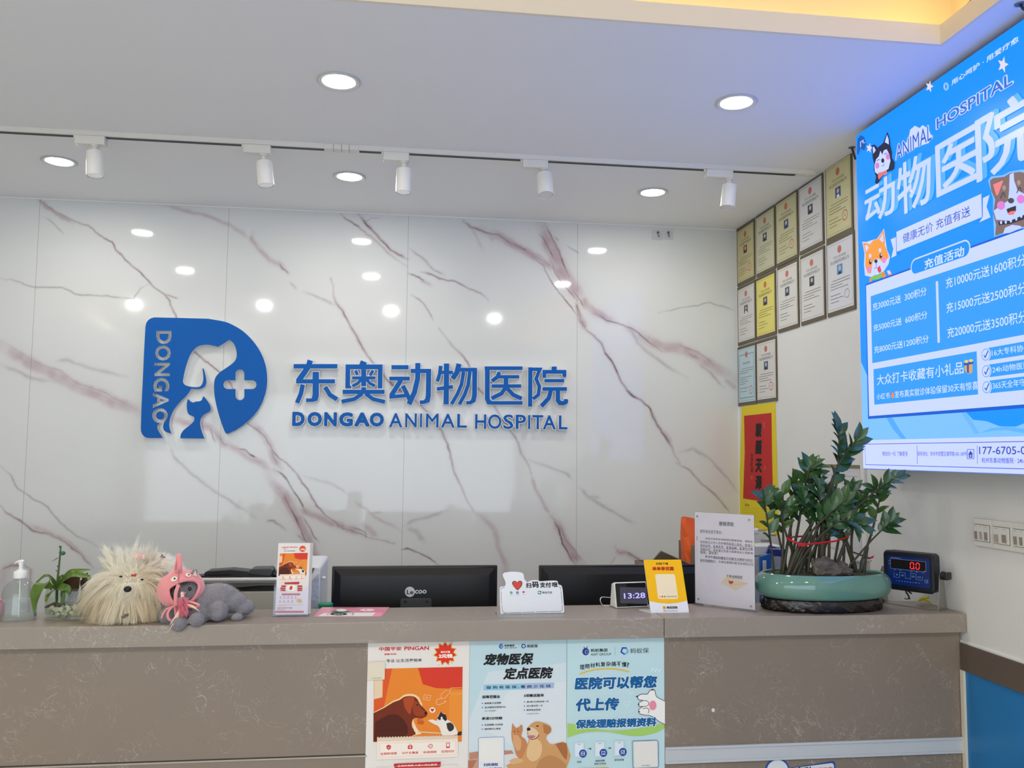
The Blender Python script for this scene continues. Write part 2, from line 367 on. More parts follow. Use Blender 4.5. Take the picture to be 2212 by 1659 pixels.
# --- back wall of marble-look slabs: pattern kept in a point attribute of the slab mesh
VEINS = [  # points (photograph pixels on the wall), core width, core strength, wash width, wash strength, kind (0 pink, 1 grey)
 ([(77,425),(95,441),(120,456),(150,471),(190,487),(225,513),(243,522),(252,540),(270,561),(300,584),(320,605),(340,625),(355,637),(365,650),(372,668),(380,690),(423,762),(443,780),(476,805),(500,830),(537,914),(567,938),(584,963),(594,981),(617,999),(658,1047),(666,1058),(680,1090),(706,1115),(731,1133),(794,1161),(815,1165),(853,1174)],1.6,.75,6,.35,0),
 ([(77,425),(100,447),(135,468),(160,480)],1,.2,10,.5,0),
 ([(537,905),(567,938),(584,963),(592,990),(605,1012)],1.2,.5,17,.6,0),
 ([(870,1186),(883,1184),(908,1194),(934,1209),(951,1222)],1.8,.85,6,.25,0),
 ([(0,745),(25,762),(66,785),(96,798),(127,815),(177,840),(215,852),(253,871),(291,883),(330,905)],1,.12,26,.55,0),
 ([(0,737),(66,778),(127,800),(170,828),(215,843),(253,862),(304,888)],1,.35,8,.3,0),
 ([(0,785),(40,805),(84,822),(114,826)],1,.15,9,.3,1),
 ([(122,780),(142,778),(177,787),(215,800),(273,815)],1.2,.12,9,.35,1),
 ([(330,905),(375,906),(405,914),(443,921),(456,926),(481,957),(506,969),(532,985),(556,995),(577,1010),(602,1020)],1.2,.3,16,.6,0),
 ([(508,969),(532,973),(545,982),(556,988)],2.4,.95,4,.3,0),
 ([(453,922),(458,940),(465,958)],1.3,.6,3,.2,0),([(470,940),(482,957),(490,963)],1.3,.6,3,.2,0),
 ([(592,1012),(605,1022),(617,1032),(632,1055),(650,1080),(655,1095),(660,1107)],1.8,.85,5,.3,0),
 ([(577,1017),(592,1047),(615,1067),(627,1093),(640,1115),(658,1150),(672,1184),(684,1215),(700,1250),(716,1290)],1.2,.2,21,.62,0),
 ([(615,1067),(618,1075),(627,1093),(642,1127),(655,1160),(663,1172)],1.7,.85,4,.2,0),
 ([(653,1115),(668,1138),(675,1156),(688,1169)],1.5,.7,4,.2,0),
 ([(636,1100),(665,1108),(693,1118),(718,1130),(760,1143),(790,1158)],1,.15,15,.55,0),
 ([(721,1130),(740,1136),(745,1143),(728,1136),(721,1130)],1,.5,3,.2,0),([(755,1138),(788,1150),(792,1160),(765,1148)],1,.55,3,.2,0),
 ([(785,1135),(800,1146),(812,1160)],1,.1,14,.4,0),
 ([(676,1200),(684,1225),(690,1240)],1.4,.5,4,.2,0),
 ([(0,601),(25,605),(76,620),(106,619),(134,620),(165,634),(215,638),(253,644),(289,646),(304,623),(324,613)],1.5,.38,5,.25,1),
 ([(96,471),(119,486),(137,504)],1.2,.4,4,.15,1),
 ([(355,637),(372,643),(384,646)],1.5,.3,5,.4,0),
 ([(329,438),(405,458),(468,473),(494,486),(521,501),(542,522)],1,.1,9,.38,0),
 ([(548,505),(545,516),(555,536),(583,562),(608,572),(622,590)],1,.15,11,.42,0),
 ([(604,568),(612,580),(626,592)],2,.6,3,.2,0),
 ([(626,612),(641,626)],1,.2,5,.25,1),([(654,631),(692,645),(725,660)],1,.15,6,.3,1),
 ([(712,600),(718,620),(722,640),(727,655),(740,673),(750,693),(768,721),(783,749),(796,772),(810,787),(836,817),(848,831),(883,854),(913,878),(931,896),(949,926),(954,928),(967,958),(974,991),(984,1024),(997,1055),(1011,1088),(1022,1104)],1.8,.7,8,.4,0),
 ([(890,860),(915,878),(935,900),(955,930)],1,.1,14,.4,0),
 ([(1022,1104),(1049,1123),(1068,1145),(1076,1180),(1090,1207),(1100,1236)],1,.12,12,.4,0),
 ([(735,461),(768,486),(788,498),(808,518),(834,541),(879,577)],1.5,.35,7,.25,0),
 ([(735,461),(768,486),(779,491)],2,.6,3,.2,0),
 ([(773,461),(793,485),(816,513),(839,534),(864,551),(880,560)],2,.75,9,.38,0),
 ([(790,480),(802,474),(820,472)],1,.4,2,.1,0),
 ([(882,592),(907,599),(917,607)],1.8,.7,5,.3,0),([(910,603),(932,617)],1,.25,9,.4,0),
 ([(883,536),(907,554),(935,582),(960,593)],1.5,.35,7,.25,1),
 ([(910,589),(930,592),(955,603),(985,610),(1008,620),(1034,632),(1054,650)],1.8,.5,6,.35,0),
 ([(887,637),(912,653),(925,668),(936,691)],1.4,.45,5,.25,0),
 ([(950,708),(975,744),(1001,772),(1012,786),(1030,836),(1045,848),(1065,875),(1080,896),(1101,929),(1117,955),(1127,982),(1144,1006),(1148,1022)],1.7,.6,7,.35,0),
 ([(1148,1022),(1157,1055),(1174,1090),(1190,1115)],1,.2,9,.42,0),
 ([(1190,1115),(1206,1142),(1217,1175),(1228,1199),(1244,1221)],1.8,.85,5,.2,0),
 ([(1195,1120),(1214,1145),(1228,1172),(1244,1194),(1266,1218)],1.3,.5,4,.2,0),
 ([(1192,1117),(1212,1146),(1224,1175),(1238,1200),(1254,1222)],1,.1,19,.65,0),
 ([(1144,993),(1190,1009),(1225,1023),(1236,1036)],1,.12,6,.32,1),
 ([(1247,1054),(1268,1072),(1312,1099),(1347,1118),(1372,1128)],1,.12,8,.38,1),([(1268,1074),(1298,1077)],1,.1,7,.3,1),
 ([(1328,1184),(1336,1194),(1353,1196),(1380,1209),(1394,1215)],1.4,.35,12,.5,0),([(1320,1220),(1330,1204)],1,.3,4,.3,0),
 ([(1355,1194),(1375,1205),(1385,1210)],2,.75,4,.2,0),
 ([(1001,477),(1016,491),(1049,501),(1077,508),(1097,524)],2.2,.72,8,.5,0),
 ([(1016,491),(1028,510),(1042,540)],1,.1,7,.25,0),([(1052,503),(1065,520)],1,.1,9,.3,0),
 ([(1073,508),(1106,528)],1.4,.6,8,.4,0),([(1110,526),(1136,540),(1120,536),(1110,526)],1.2,.6,3,.2,0),
 ([(1040,497),(1077,510),(1106,528),(1136,543),(1161,558),(1184,572),(1205,590)],1.3,.3,18,.6,0),
 ([(1148,555),(1172,574),(1187,602),(1207,632),(1232,663),(1250,688)],1.6,.65,4,.2,0),
 ([(1250,688),(1268,711),(1298,741),(1308,764),(1326,792),(1341,822),(1362,850),(1382,863),(1404,884),(1418,914),(1437,941),(1453,971),(1469,1001)],2.2,.82,8,.42,0),
 ([(1246,672),(1258,694),(1268,711)],1.4,.5,13,.55,0),
 ([(1430,928),(1440,942),(1450,962)],1.5,.4,12,.45,0),
 ([(1460,1000),(1491,1015),(1510,1039),(1542,1066),(1561,1088),(1578,1110)],1.8,.5,6,.35,0),
 ([(1469,977),(1499,970),(1532,993),(1567,1025),(1594,1066)],1,.15,6,.35,1),
 ([(1164,503),(1179,521),(1186,536),(1197,559)],1.6,.75,4,.2,0),
 ([(1179,483),(1192,511),(1205,538),(1217,569),(1230,599)],1.8,.8,5,.25,0),
 ([(1168,480),(1189,531),(1205,566),(1217,592),(1240,622),(1258,652)],1,.1,29,.72,0),
 ([(1190,563),(1200,590),(1215,612),(1230,632),(1247,650)],1.5,.6,4,.2,0),
 ([(1236,628),(1250,645),(1262,668)],1.5,.55,5,.3,0),
 ([(1242,655),(1250,672),(1256,690)],1.4,.55,9,.45,0),
 ([(1255,640),(1266,658),(1283,673),(1311,688),(1330,698)],1,.1,17,.62,0),
 ([(1283,677),(1298,684),(1311,692),(1326,697),(1344,703),(1369,713),(1389,726),(1410,745),(1427,759)],1.9,.7,6,.4,0),
 ([(1344,704),(1366,718),(1380,742),(1405,764),(1435,789),(1483,819)],1,.15,8,.34,1),
 ([(1356,708),(1394,732),(1430,750),(1470,752),(1496,762),(1534,785),(1565,803),(1590,822)],1,.12,23,.55,0),
 ([(1470,746),(1496,754),(1521,769),(1546,789)],1.4,.5,4,.2,0),([(1487,762),(1510,776)],1.5,.6,4,.2,0),
 ([(1508,784),(1534,804),(1564,837)],1.2,.25,8,.3,1),([(1565,815),(1592,840)],1,.1,11,.4,0),
 ([(1420,675),(1475,663),(1536,656),(1565,662),(1589,671)],1.3,.35,4,.2,1),
 ([(1200,512),(1208,522)],1.5,.5,6,.2,0),([(1225,530),(1240,541),(1252,549)],1.3,.3,4,.25,1),
 ([(0,1007),(25,1028),(40,1055),(73,1078),(101,1096),(122,1121),(144,1144),(172,1159),(228,1187)],1.6,.35,5,.3,1),
 ([(0,1093),(15,1109),(43,1126),(76,1147),(109,1157),(142,1174),(167,1192),(192,1215),(203,1228)],1.9,.7,8,.35,0),
 ([(60,1133),(100,1150),(150,1174),(190,1208)],1,.1,10,.4,0),
 ([(0,1230),(12,1226),(25,1222),(51,1220)],1.8,.7,12,.45,0),([(51,1220),(57,1225),(74,1235),(89,1248),(104,1262)],1.5,.4,5,.3,0),([(2,1235),(6,1243)],3,.7,4,.2,0),
 ([(359,952),(385,997),(418,1028),(456,1055),(506,1088),(552,1117)],1.3,.28,8,.32,1),
 ([(577,1126),(592,1126),(617,1143)],1.5,.4,7,.3,1),([(640,1152),(655,1166)],1.3,.4,7,.3,1),
 ([(658,1029),(718,1047),(751,1065)],1,.1,6,.3,1),([(767,1085),(794,1105),(868,1148)],1,.1,8,.32,0),
 ([(800,1107),(826,1106)],1,.1,6,.25,0),
 ([(875,1136),(891,1126),(934,1115),(967,1105)],1,.12,8,.36,1),([(880,1138),(901,1148),(916,1171)],1,.1,11,.3,1),
 ([(200,1300),(230,1330)],1,.2,4,.2,0),
]
JOINTS = [-2.155*.82-.89, -2.155*.82, -1.070*.82, 0.017*.82, 1.094*.82]
STEP = .0042
nx = int((XR - XL_) / STEP); nz = int(CZ / STEP)
gx = np.linspace(XL_, XR, nx+1); zlow = .98
gz = np.concatenate([[0.0], np.linspace(zlow, CZ, int((CZ-zlow)/STEP)+1)])
GX, GZ = np.meshgrid(gx, gz); n_x, n_z = len(gx), len(gz)
P = np.stack([GX.ravel(), np.full(GX.size, D), GZ.ravel()], 1); q = P - np.array(EYE)
zz = q @ np.array(FWD); PX = W_PX/2 + F_PX*(q @ np.array(RIGHT))/zz; PY = H_PX/2 - F_PX*(q @ np.array(UP))/zz
wx = (fnoise(PX, PY, 1/34, 1)-.5)*9 + (fnoise(PX, PY, 1/11, 2)-.5)*4.5 + (fnoise(PX, PY, 1/5, 3)-.5)*2
wy = (fnoise(PX, PY, 1/34, 4)-.5)*9 + (fnoise(PX, PY, 1/11, 5)-.5)*4.5 + (fnoise(PX, PY, 1/5, 6)-.5)*2
QX, QY = PX + wx*.55, PY + wy*.55
core = np.zeros(PX.size); pink = np.zeros(PX.size); grey = np.zeros(PX.size)
mod1 = .45 + .75*fnoise(PX, PY, 1/22, 8); mod2 = .55 + .6*fnoise(PX, PY, 1/14, 9)*1.2
for pts, cw, cs, ww, ws, kind in VEINS:
    nseg = len(pts)-1
    for i in range(nseg):
        (x0, y0), (x1, y1) = pts[i], pts[i+1]; pad = ww*2.2 + 8
        sel = np.nonzero((QX > min(x0, x1)-pad) & (QX < max(x0, x1)+pad) & (QY > min(y0, y1)-pad) & (QY < max(y0, y1)+pad))[0]
        if not len(sel): continue
        dx, dy = x1-x0, y1-y0; l2 = max(1., dx*dx+dy*dy)
        t = np.clip(((QX[sel]-x0)*dx + (QY[sel]-y0)*dy)/l2, 0, 1)
        dd = np.hypot(QX[sel]-x0-t*dx, QY[sel]-y0-t*dy)
        u = (i+t)/nseg; fade = np.clip(np.minimum(u, 1-u)*6, .35, 1)
        core[sel] = np.maximum(core[sel], cs*fade*np.clip(1.25-dd/(cw*.75+.35), 0, 1)*mod1[sel])
        wv = ws*fade*np.exp(-(dd/(ww*.5))**4)*mod2[sel] + ws*.35*fade*np.exp(-(dd/(ww*.9))**2)
        if kind == 0: pink[sel] = np.maximum(pink[sel], wv)
        else: grey[sel] = np.maximum(grey[sel], wv)
me = bpy.data.meshes.new('wall_back')
idx = np.arange(n_x*n_z).reshape(n_z, n_x)
F = np.stack([idx[:-1, :-1], idx[:-1, 1:], idx[1:, 1:], idx[1:, :-1]], -1).reshape(-1, 4)
me.vertices.add(len(P)); me.vertices.foreach_set('co', P.ravel())
me.loops.add(F.size); me.loops.foreach_set('vertex_index', F.ravel().astype(np.int32))
me.polygons.add(len(F)); me.polygons.foreach_set('loop_start', np.arange(0, F.size, 4, dtype=np.int32))
me.update(calc_edges=True); me.validate()
at = me.attributes.new('vein', 'FLOAT_COLOR', 'POINT')
at.data.foreach_set('color', np.stack([core, pink, grey, np.ones_like(core)], 1).ravel().astype(np.float32))
wm = bpy.data.materials.new('marble_slab'); wm.use_nodes = True; nt = wm.node_tree; b = nt.nodes['Principled BSDF']
b.inputs['Roughness'].default_value = .055; b.inputs['Specular IOR Level'].default_value = .5
an = nt.nodes.new('ShaderNodeAttribute'); an.attribute_name = 'vein'
sp = nt.nodes.new('ShaderNodeSeparateColor'); nt.links.new(an.outputs['Color'], sp.inputs[0])
def mixn(fac, a, bcol, fs=1.):
    m = nt.nodes.new('ShaderNodeMix'); m.data_type = 'RGBA'
    if fs != 1.:
        mu = nt.nodes.new('ShaderNodeMath'); mu.operation = 'MULTIPLY'; mu.inputs[1].default_value = fs; nt.links.new(fac, mu.inputs[0]); fac = mu.outputs[0]
    nt.links.new(fac, m.inputs[0])
    if isinstance(a, tuple): m.inputs[6].default_value = (*a, 1)
    else: nt.links.new(a, m.inputs[6])
    m.inputs[7].default_value = (*bcol, 1); return m.outputs[2]
tc = nt.nodes.new('ShaderNodeTexCoord'); no = nt.nodes.new('ShaderNodeTexNoise'); no.inputs['Scale'].default_value = 1.1; no.inputs['Detail'].default_value = 4
nt.links.new(tc.outputs['Object'], no.inputs['Vector'])
c0 = mixn(no.outputs['Fac'], lin((226, 227, 224)), lin((212, 214, 212)))
c1 = mixn(sp.outputs[2], c0, lin((158, 152, 152)), .8)
c2 = mixn(sp.outputs[1], c1, lin((178, 146, 154)), .78)
c3 = mixn(sp.outputs[0], c2, lin((78, 36, 48)), 1.)
sx = nt.nodes.new('ShaderNodeSeparateXYZ'); nt.links.new(tc.outputs['Object'], sx.inputs[0]); cur = c3
for jx in JOINTS:                                   # the butt joints between slabs
    s1 = nt.nodes.new('ShaderNodeMath'); s1.operation = 'SUBTRACT'; s1.inputs[1].default_value = jx; nt.links.new(sx.outputs[0], s1.inputs[0])
    s2 = nt.nodes.new('ShaderNodeMath'); s2.operation = 'ABSOLUTE'; nt.links.new(s1.outputs[0], s2.inputs[0])
    s3 = nt.nodes.new('ShaderNodeMath'); s3.operation = 'LESS_THAN'; s3.inputs[1].default_value = .0011; nt.links.new(s2.outputs[0], s3.inputs[0])
    cur = mixn(s3.outputs[0], cur, lin((120, 122, 122)), .6)
nt.links.new(cur, b.inputs['Base Color'])
me.materials.append(wm)
wb = bpy.data.objects.new('wall_back', me); C.objects.link(wb); wb['kind'] = 'structure'

paint = mat('wall_paint', (222, 222, 219), .6, bump=(9, .05, .004), noisecol=(1.4, (216, 216, 213)))
struct('wall_right', MB().box((XR, YB-.1, 0), (XR+.1, D, CZ+.35)), paint)
struct('wall_left', MB().box((XL_-.1, YB-.1, 0), (XL_, D, CZ+.35)), paint)
mb = MB(); fw = [XL_, -2.6, -.9, .1, 1.2, XR]       # shopfront wall behind the camera with two glazed openings
mb.box((XL_, YB-.1, 0), (-3.4, YB, CZ+.35)); mb.box((1.6, YB-.1, 0), (XR, YB, CZ+.35)); mb.box((-3.4, YB-.1, 2.3), (1.6, YB, CZ+.35)); mb.box((-3.4, YB-.1, 0), (1.6, YB, .15))
struct('wall_front', mb, paint)

# --- ceiling with the raised tray
cpaint = mat('ceiling_paint', (240, 240, 240), .75)
mb = MB()
mb.box((XL_, TRAY_Y+.006, CZ), (XR, D, CZ+.03)); mb.box((TRAY_X+.006, YB, CZ), (XR, TRAY_Y+.006, CZ+.03))
mb.box((XL_, YB, CZ), (-3.006, TRAY_Y+.006, CZ+.03)); mb.box((-3.006, YB, CZ), (TRAY_X+.006, -2.606, CZ+.03))
struct('ceiling', mb, cpaint)
mb = MB(); t = .012
mb.box((-3.0, TRAY_Y, CZ-.0005), (TRAY_X, TRAY_Y+t, CZ+HF)); mb.box((TRAY_X, -2.6, CZ-.0005), (TRAY_X+t, TRAY_Y+t, CZ+HF))
mb.box((-3.0-t, -2.6, CZ-.0005), (-3.0, TRAY_Y+t, CZ+HF)); mb.box((-3.0, -2.6-t, CZ-.0005), (TRAY_X+t, -2.6, CZ+HF))
struct('trim_1', mb, mat('tray_upstand_paint', (240, 230, 212), .7))
mb = MB(); g = .13                                   # cove above: shelf walls and upper ceiling
mb.box((-3.0-g, -2.6-g, ZU), (TRAY_X+g, TRAY_Y+g, ZU+.03))
mb.box((-3.0-g, TRAY_Y+g, CZ+.03), (TRAY_X+g, TRAY_Y+g+.02, ZU)); mb.box((TRAY_X+g, -2.6-g, CZ+.03), (TRAY_X+g+.02, TRAY_Y+g, ZU))
mb.box((-3.0-g-.02, -2.6-g, CZ+.03), (-3.0-g, TRAY_Y+g, ZU)); mb.box((-3.0-g, -2.6-g-.02, CZ+.03), (TRAY_X+g, -2.6-g, ZU))
struct('trim_2', mb, mat('cove_paint', (226, 214, 186), .75, noisecol=(.9, (224, 210, 180))))
warm = mat('warm_strip', (255, 220, 146), .5, emit=10.5)
t = thing('light_strip', 'warm yellow strip light hidden in the cove above the tray edge', 'strip light', (-.7, TRAY_Y+.08, CZ+.04))
MB().box((-2.9, TRAY_Y+.07, CZ+.031), (TRAY_X+.05, TRAY_Y+.085, CZ+.040)).build('led_tape', warm, t)
MB().box((TRAY_X+.07, -2.5, CZ+.031), (TRAY_X+.085, TRAY_Y+.05, CZ+.041)).build('led_tape', warm, t)
# damage on the cove corner: two broken dark chips
o = MB().add([(TRAY_X+.002, TRAY_Y-.11, CZ+HF+.001), (TRAY_X+.002, TRAY_Y-.165, CZ+HF+.001), (TRAY_X+.03, TRAY_Y-.17, CZ+HF+.012), (TRAY_X+.03, TRAY_Y-.12, CZ+HF+.03)], [(0,1,2,3)])
o.add([(TRAY_X+.002, TRAY_Y-.03, CZ+HF+.001), (TRAY_X+.002, TRAY_Y-.055, CZ+HF+.001), (TRAY_X+.02, TRAY_Y-.045, CZ+HF+.012)], [(0,1,2)])
ob = struct('trim_3', o, mat('broken_plaster', (42, 34, 34), .9))
# thin sealant line where the slabs meet the ceiling and the right wall
mb = MB().box((XL_, D-.004, CZ-.006), (XR, D, CZ)).box((XR-.004, D-.004, 1.0), (XR, D, CZ))
struct('trim_4', mb, mat('sealant', (236, 236, 234), .5))

# --- right wall below: dark band, blue panel, corner bead
zb1 = hit(2085, 1389.5, 0, XR).z; zb0 = hit(2085, 1447, 0, XR).z; yb = hit(2083, 1420, 0, XR).y
struct('trim_5', MB().box((XR-.012, YB, zb0), (XR, yb, zb1)), mat('brown_band', (96, 84, 76), .35, bump=(60, .05, .001)))
struct('trim_6', MB().box((XR-.006, YB, 0), (XR, yb-.01, zb0)), mat('blue_panel', (32, 120, 184), .3))
struct('trim_7', MB().box((XR-.014, yb-.012, 0), (XR-.002, yb+.004, zb0)), mat('corner_bead', (226, 218, 200), .5))
struct('trim_8', MB().box((XR-.006, YB, zb1), (XR, yb+.01, zb1+.008)), mat('sealant', (236, 236, 234), .5))

# ================================================================== DOWNLIGHTS
ringm = mat('lamp_ring', (196, 198, 198), .4); glow = mat('lamp_diffuser', (255, 250, 240), .5, emit=9.0)
def downlight_proto(loc, label):
    r = thing('downlight', label, 'ceiling light', loc, 'round recessed downlights in the ceiling')
    T = Matrix.Translation(Vector(loc))
    MB().lathe([(.053, -.0005), (.071, -.0005), (.0715, -.003), (.066, -.0065), (.055, -.004), (.053, -.0005)], 48, T).build('ring', ringm, r, smooth=True)
    MB().lathe([(0, -.0022), (.0535, -.0022)], 48, T).build('diffuser', glow, r)
    ld = bpy.data.lights.new('downlight_bulb', 'AREA'); ld.shape = 'DISK'; ld.size = .1; ld.energy = LAMP_W; ld.color = LAMP_COL
    lo = bpy.data.objects.new('bulb', ld); C.objects.link(lo); lo.matrix_basis = Matrix.Translation(Vector(loc) - Vector((0, 0, .008)))
    adopt(lo, r); return r
S = .82
spots = [((128, 348), 'round lit downlight at the left, near the marble wall'), ((755, 381), 'round lit downlight near the marble wall between the second and third track spotlights'),
         ((1410, 415), 'round lit downlight near the marble wall between the fourth and fifth track spotlights'),
         ((731.8, 174.9), 'large round lit downlight above the middle of the room, in front of the track'), ((1590.4, 220.7), 'round lit downlight in the bluish ceiling nearest the light box')]
proto = None
for (x, y), lb in spots:
    p = hit(x, y, 2, CZ)
    if proto is None: proto = downlight_proto(p, lb)
    else: dup(proto, p, 0, lb)
more = [(-1.47, 3.36*.82, CZ)]
for x, y in ((290, 656), (571, 658), (845, 670), (1068, 686)):
    h = hit(x, y, 2, ZU); more.append((h.x, 2*D-h.y, ZU))
for i, p in enumerate(more):
    dup(proto, p, 0, 'round recessed downlight beyond the edge of the photo')
for lo in [o for o in bpy.data.objects if o.type == 'LIGHT' and mw(o).translation.y < 2.2]:   # the brighter lamps of the tray
    lo.data = lo.data.copy() if lo.data.users > 1 else lo.data; lo.data.energy = TRAY_W
# ================================================================== WALL SIGN
signblue = mat('sign_blue', (0, 92, 176), .4, spec=.2); signrim = mat('sign_rim', (226, 226, 226), .4)
WF = Frame((0, D, 0), (1, 0, 0), (0, 0, 1), (0, -1, 0))          # on the marble wall
SD = .028                                                         # sign thickness
SF = Frame((0, D-SD, 0), (1, 0, 0), (0, 0, 1), (0, -1, 0))        # on the sign's front face
CR = lambda ox, oy, s: (lambda x, y: SF.loc(ox + x/s, oy + y/s))
c5 = CR(600, 750, 3.3515)
GLYPH = {
 '东': [([(115,138),(432,138)],32),([(236,95),(222,140),(150,243)],40),([(133,247),(414,247)],30),([(275,178),(275,350),(268,372),(250,383),(205,384)],(46,26)),([(181,270),(168,335),(140,403)],32),([(343,288),(378,345),(430,378)],32)],
 '奥': [([(624,103),(612,132)],46),([(506,292),(508,142),(742,142),(740,298)],34),([(490,290),(532,288)],18),([(562,168),(578,200)],22),([(690,168),(668,205)],22),([(622,160),(622,282)],36),([(538,222),(708,222)],22),([(604,232),(578,262),(540,282)],22),([(642,232),(668,262),(704,280)],22),([(470,323),(773,323)],30),([(622,290),(622,330)],36),([(612,335),(555,375),(462,394)],28),([(636,335),(690,375),(776,396)],28)],
 '动': [([(823,145),(946,145)],30),([(808,227),(956,227)],28),([(893,236),(822,350)],34),([(808,360),(925,350)],26),([(905,278),(955,378)],32),([(962,172),(1108,172)],30),([(1014,115),(1013,225),(990,325),(950,412)],36),([(1092,160),(1090,350),(1083,385),(1060,397),(1028,399)],(36,26))],
 '物': [([(1180,135),(1172,195),(1155,248)],26),([(1168,182),(1268,182)],24),([(1222,118),(1219,414)],38),([(1152,303),(1268,286)],26),([(1312,120),(1298,180),(1265,228)],36),([(1285,163),(1442,163)],28),([(1426,158),(1424,345),(1416,385),(1395,401),(1364,402)],(34,24)),([(1345,178),(1330,270),(1300,340),(1258,412)],26),([(1390,178),(1378,275),(1352,345),(1314,414)],26)],
 '医': [([(1498,152),(1772,152)],26),([(1517,142),(1517,375),(1528,398),(1550,403),(1772,403)],(34,26)),([(1604,180),(1590,215),(1550,246)],28),([(1590,214),(1748,214)],24),([(1548,281),(1762,281)],25),([(1652,214),(1652,285)],34),([(1654,285),(1620,335),(1548,370)],29),([(1662,300),(1705,345),(1766,372)],29)],
 '院': [([(1829,146),(1827,430)],30),([(1815,160),(1898,160),(1870,228),(1894,285),(1886,345),(1848,374)],25),([(2001,140),(2001,178)],36),([(1930,222),(1930,178),(2075,178),(2075,215)],27),([(1930,242),(2073,242)],24),([(1917,302),(2093,302)],26),([(1978,308),(1962,368),(1908,427)],31),([(2028,308),(2028,385),(2042,404),(2068,405),(2086,396),(2088,376)],(31,30))]}
def stroke3d(mb, pts, w, grow, h0, h1, mp, fr):
    if isinstance(w, tuple): ws = [w[0]] * (len(pts)-2) + [w[1]] * 2
    else: ws = [w] * len(pts)
    q = [Vector(p) for p in pts]
    if grow:
        d0 = (q[0]-q[1]).normalized()*grow; d1 = (q[-1]-q[-2]).normalized()*grow; q[0] = q[0]+d0; q[-1] = q[-1]+d1
    L, R = offset_line([tuple(p) for p in q], 1.0)
    L = [q[i] + (L[i]-q[i])*(ws[i]+2*grow) for i in range(len(q))]; R = [q[i] + (R[i]-q[i])*(ws[i]+2*grow) for i in range(len(q))]
    for i in range(len(q)-1):
        mb.prism([mp(*p) for p in (L[i], R[i], R[i+1], L[i+1])], h0, h1, fr)
names = {'东': 'first', '奥': 'second', '动': 'third', '物': 'fourth', '医': 'fifth', '院': 'last'}
for ch, st in GLYPH.items():
    c0x = sum(p[0] for s_ in st for p in s_[0]) / sum(len(s_[0]) for s_ in st); a, bq = c5(c0x, 260)
    r = thing('sign_character', 'large raised blue Chinese character %s, %s of the row of six on the marble wall' % (ch, names[ch]), 'sign', (a, D, bq), 'large Chinese characters of the wall sign')
    rim, face = MB(), MB()
    for k, (pts, w) in enumerate(st):
        stroke3d(rim, pts, w, 5, -SD, -.0006-k*.00004, c5, SF); stroke3d(face, pts, w, 0, -.001, .0012+k*.00004, c5, SF)
    rim.build('letter_body', signrim, r); face.build('letter_face', signblue, r)
def letter(ch, x0, y0, x1, y1, bold, rimw, lb, grp):
    (a0, b0), (a1, b1) = c5(x0, y1), c5(x1, y0)
    r = thing('sign_letter', lb, 'sign', ((a0+a1)/2, D, b0), grp)
    v, f = text_flat(ch); mn, mx = v.min(0)-bold, v.max(0)+bold; s1 = (a1-a0)/(mx[0]-mn[0]); s2 = (b1-b0)/(mx[1]-mn[1])
    mb = MB(); mb2 = MB(); v2, f2 = text_flat(ch, 0, 0, .5); z0 = v2[:, 2].min(); z1 = v2[:, 2].max()
    for k, (ox, oy) in enumerate(strikes(bold)): mb.add([SF.P(a0+(x+ox-mn[0])*s1, b0+(y+oy-mn[1])*s2, .0012+k*.00001) for x, y, z in v], f)
    for k, (ox, oy) in enumerate(strikes(bold+rimw, 12) + strikes(bold, 6)[1:]): mb2.add([SF.P(a0+(x+ox-mn[0])*s1, b0+(y+oy-mn[1])*s2, -SD+(SD-.0004-k*.00001)*(z-z0)/(z1-z0)) for x, y, z in v2], f2)
    mb.build('letter_face', signblue, r); mb2.build('letter_body', signrim, r)
ordn = ['first', 'second', 'third', 'fourth', 'fifth', 'sixth', 'seventh', 'last']
for word, xs, y0, y1, bold in (('DONGAO', [(103,197),(213,322),(334,430),(442,546),(553,668),(664,770)], 468, 571, .055),
        ('ANIMAL', [(806,903),(922,1007),(1029,1045),(1072,1165),(1182,1282),(1298,1370)], 478, 579, .014),
        ('HOSPITAL', [(1428,1510),(1522,1620),(1632,1706),(1722,1798),(1812,1828),(1842,1922),(1920,2012),(2035,2097)], 486, 590, .014)):
    for k, (ch, (x0, x1)) in enumerate(zip(word, xs)):
        dy = 6 if word == 'ANIMAL' and k > 2 else 0
        letter(ch, x0, y0+(k*1.2), x1, y1+(k*.6), bold, .045, 'small raised blue letter %s, %s letter of the word %s on the marble wall' % (ch, ordn[k] if k < len(word)-1 else 'last', word), 'small letters of the wall sign')

# --- emblem
c4 = CR(280, 660, 5.183)
T = lambda pts: [c4(*p) for p in pts]
arc = smoothpath([(880,148),(1060,180),(1160,220),(1260,280),(1350,362),(1430,462),(1490,572),(1525,682),(1540,790),(1537,900),(1513,1010),(1468,1120),(1400,1220),(1310,1308),(1210,1380),(1110,1430)], 3)
neck = smoothpath([(1060,1400),(1020,1290),(980,1150),(953,1020),(945,920),(950,845),(968,795),(1010,748),(1080,700),(1150,650),(1188,605),(1200,550),(1190,480),(1165,425),(1130,390)], 3)
head = smoothpath([(990,462),(950,452),(880,440),(820,442),(765,458),(715,500),(675,560),(645,640),(620,725),(602,815),(598,855),(622,890),(680,908),(760,914),(800,896),(822,850),(826,790),(815,700)], 3)
ear = smoothpath([(830,708),(850,780),(860,850),(848,898),(815,925),(760,935),(694,931)], 3)
back = smoothpath([(690,933),(645,1000),(565,1080),(500,1160),(462,1240),(445,1310),(448,1370),(468,1430)], 3)
tail = smoothpath([(466,1432),(420,1420),(385,1395),(376,1350),(392,1300),(420,1260),(428,1215)], 3)
o_out = [(340 + 87*math.cos(math.radians(t)), 1232 - 84*math.sin(math.radians(t))) for t in range(12, 272, 12)]
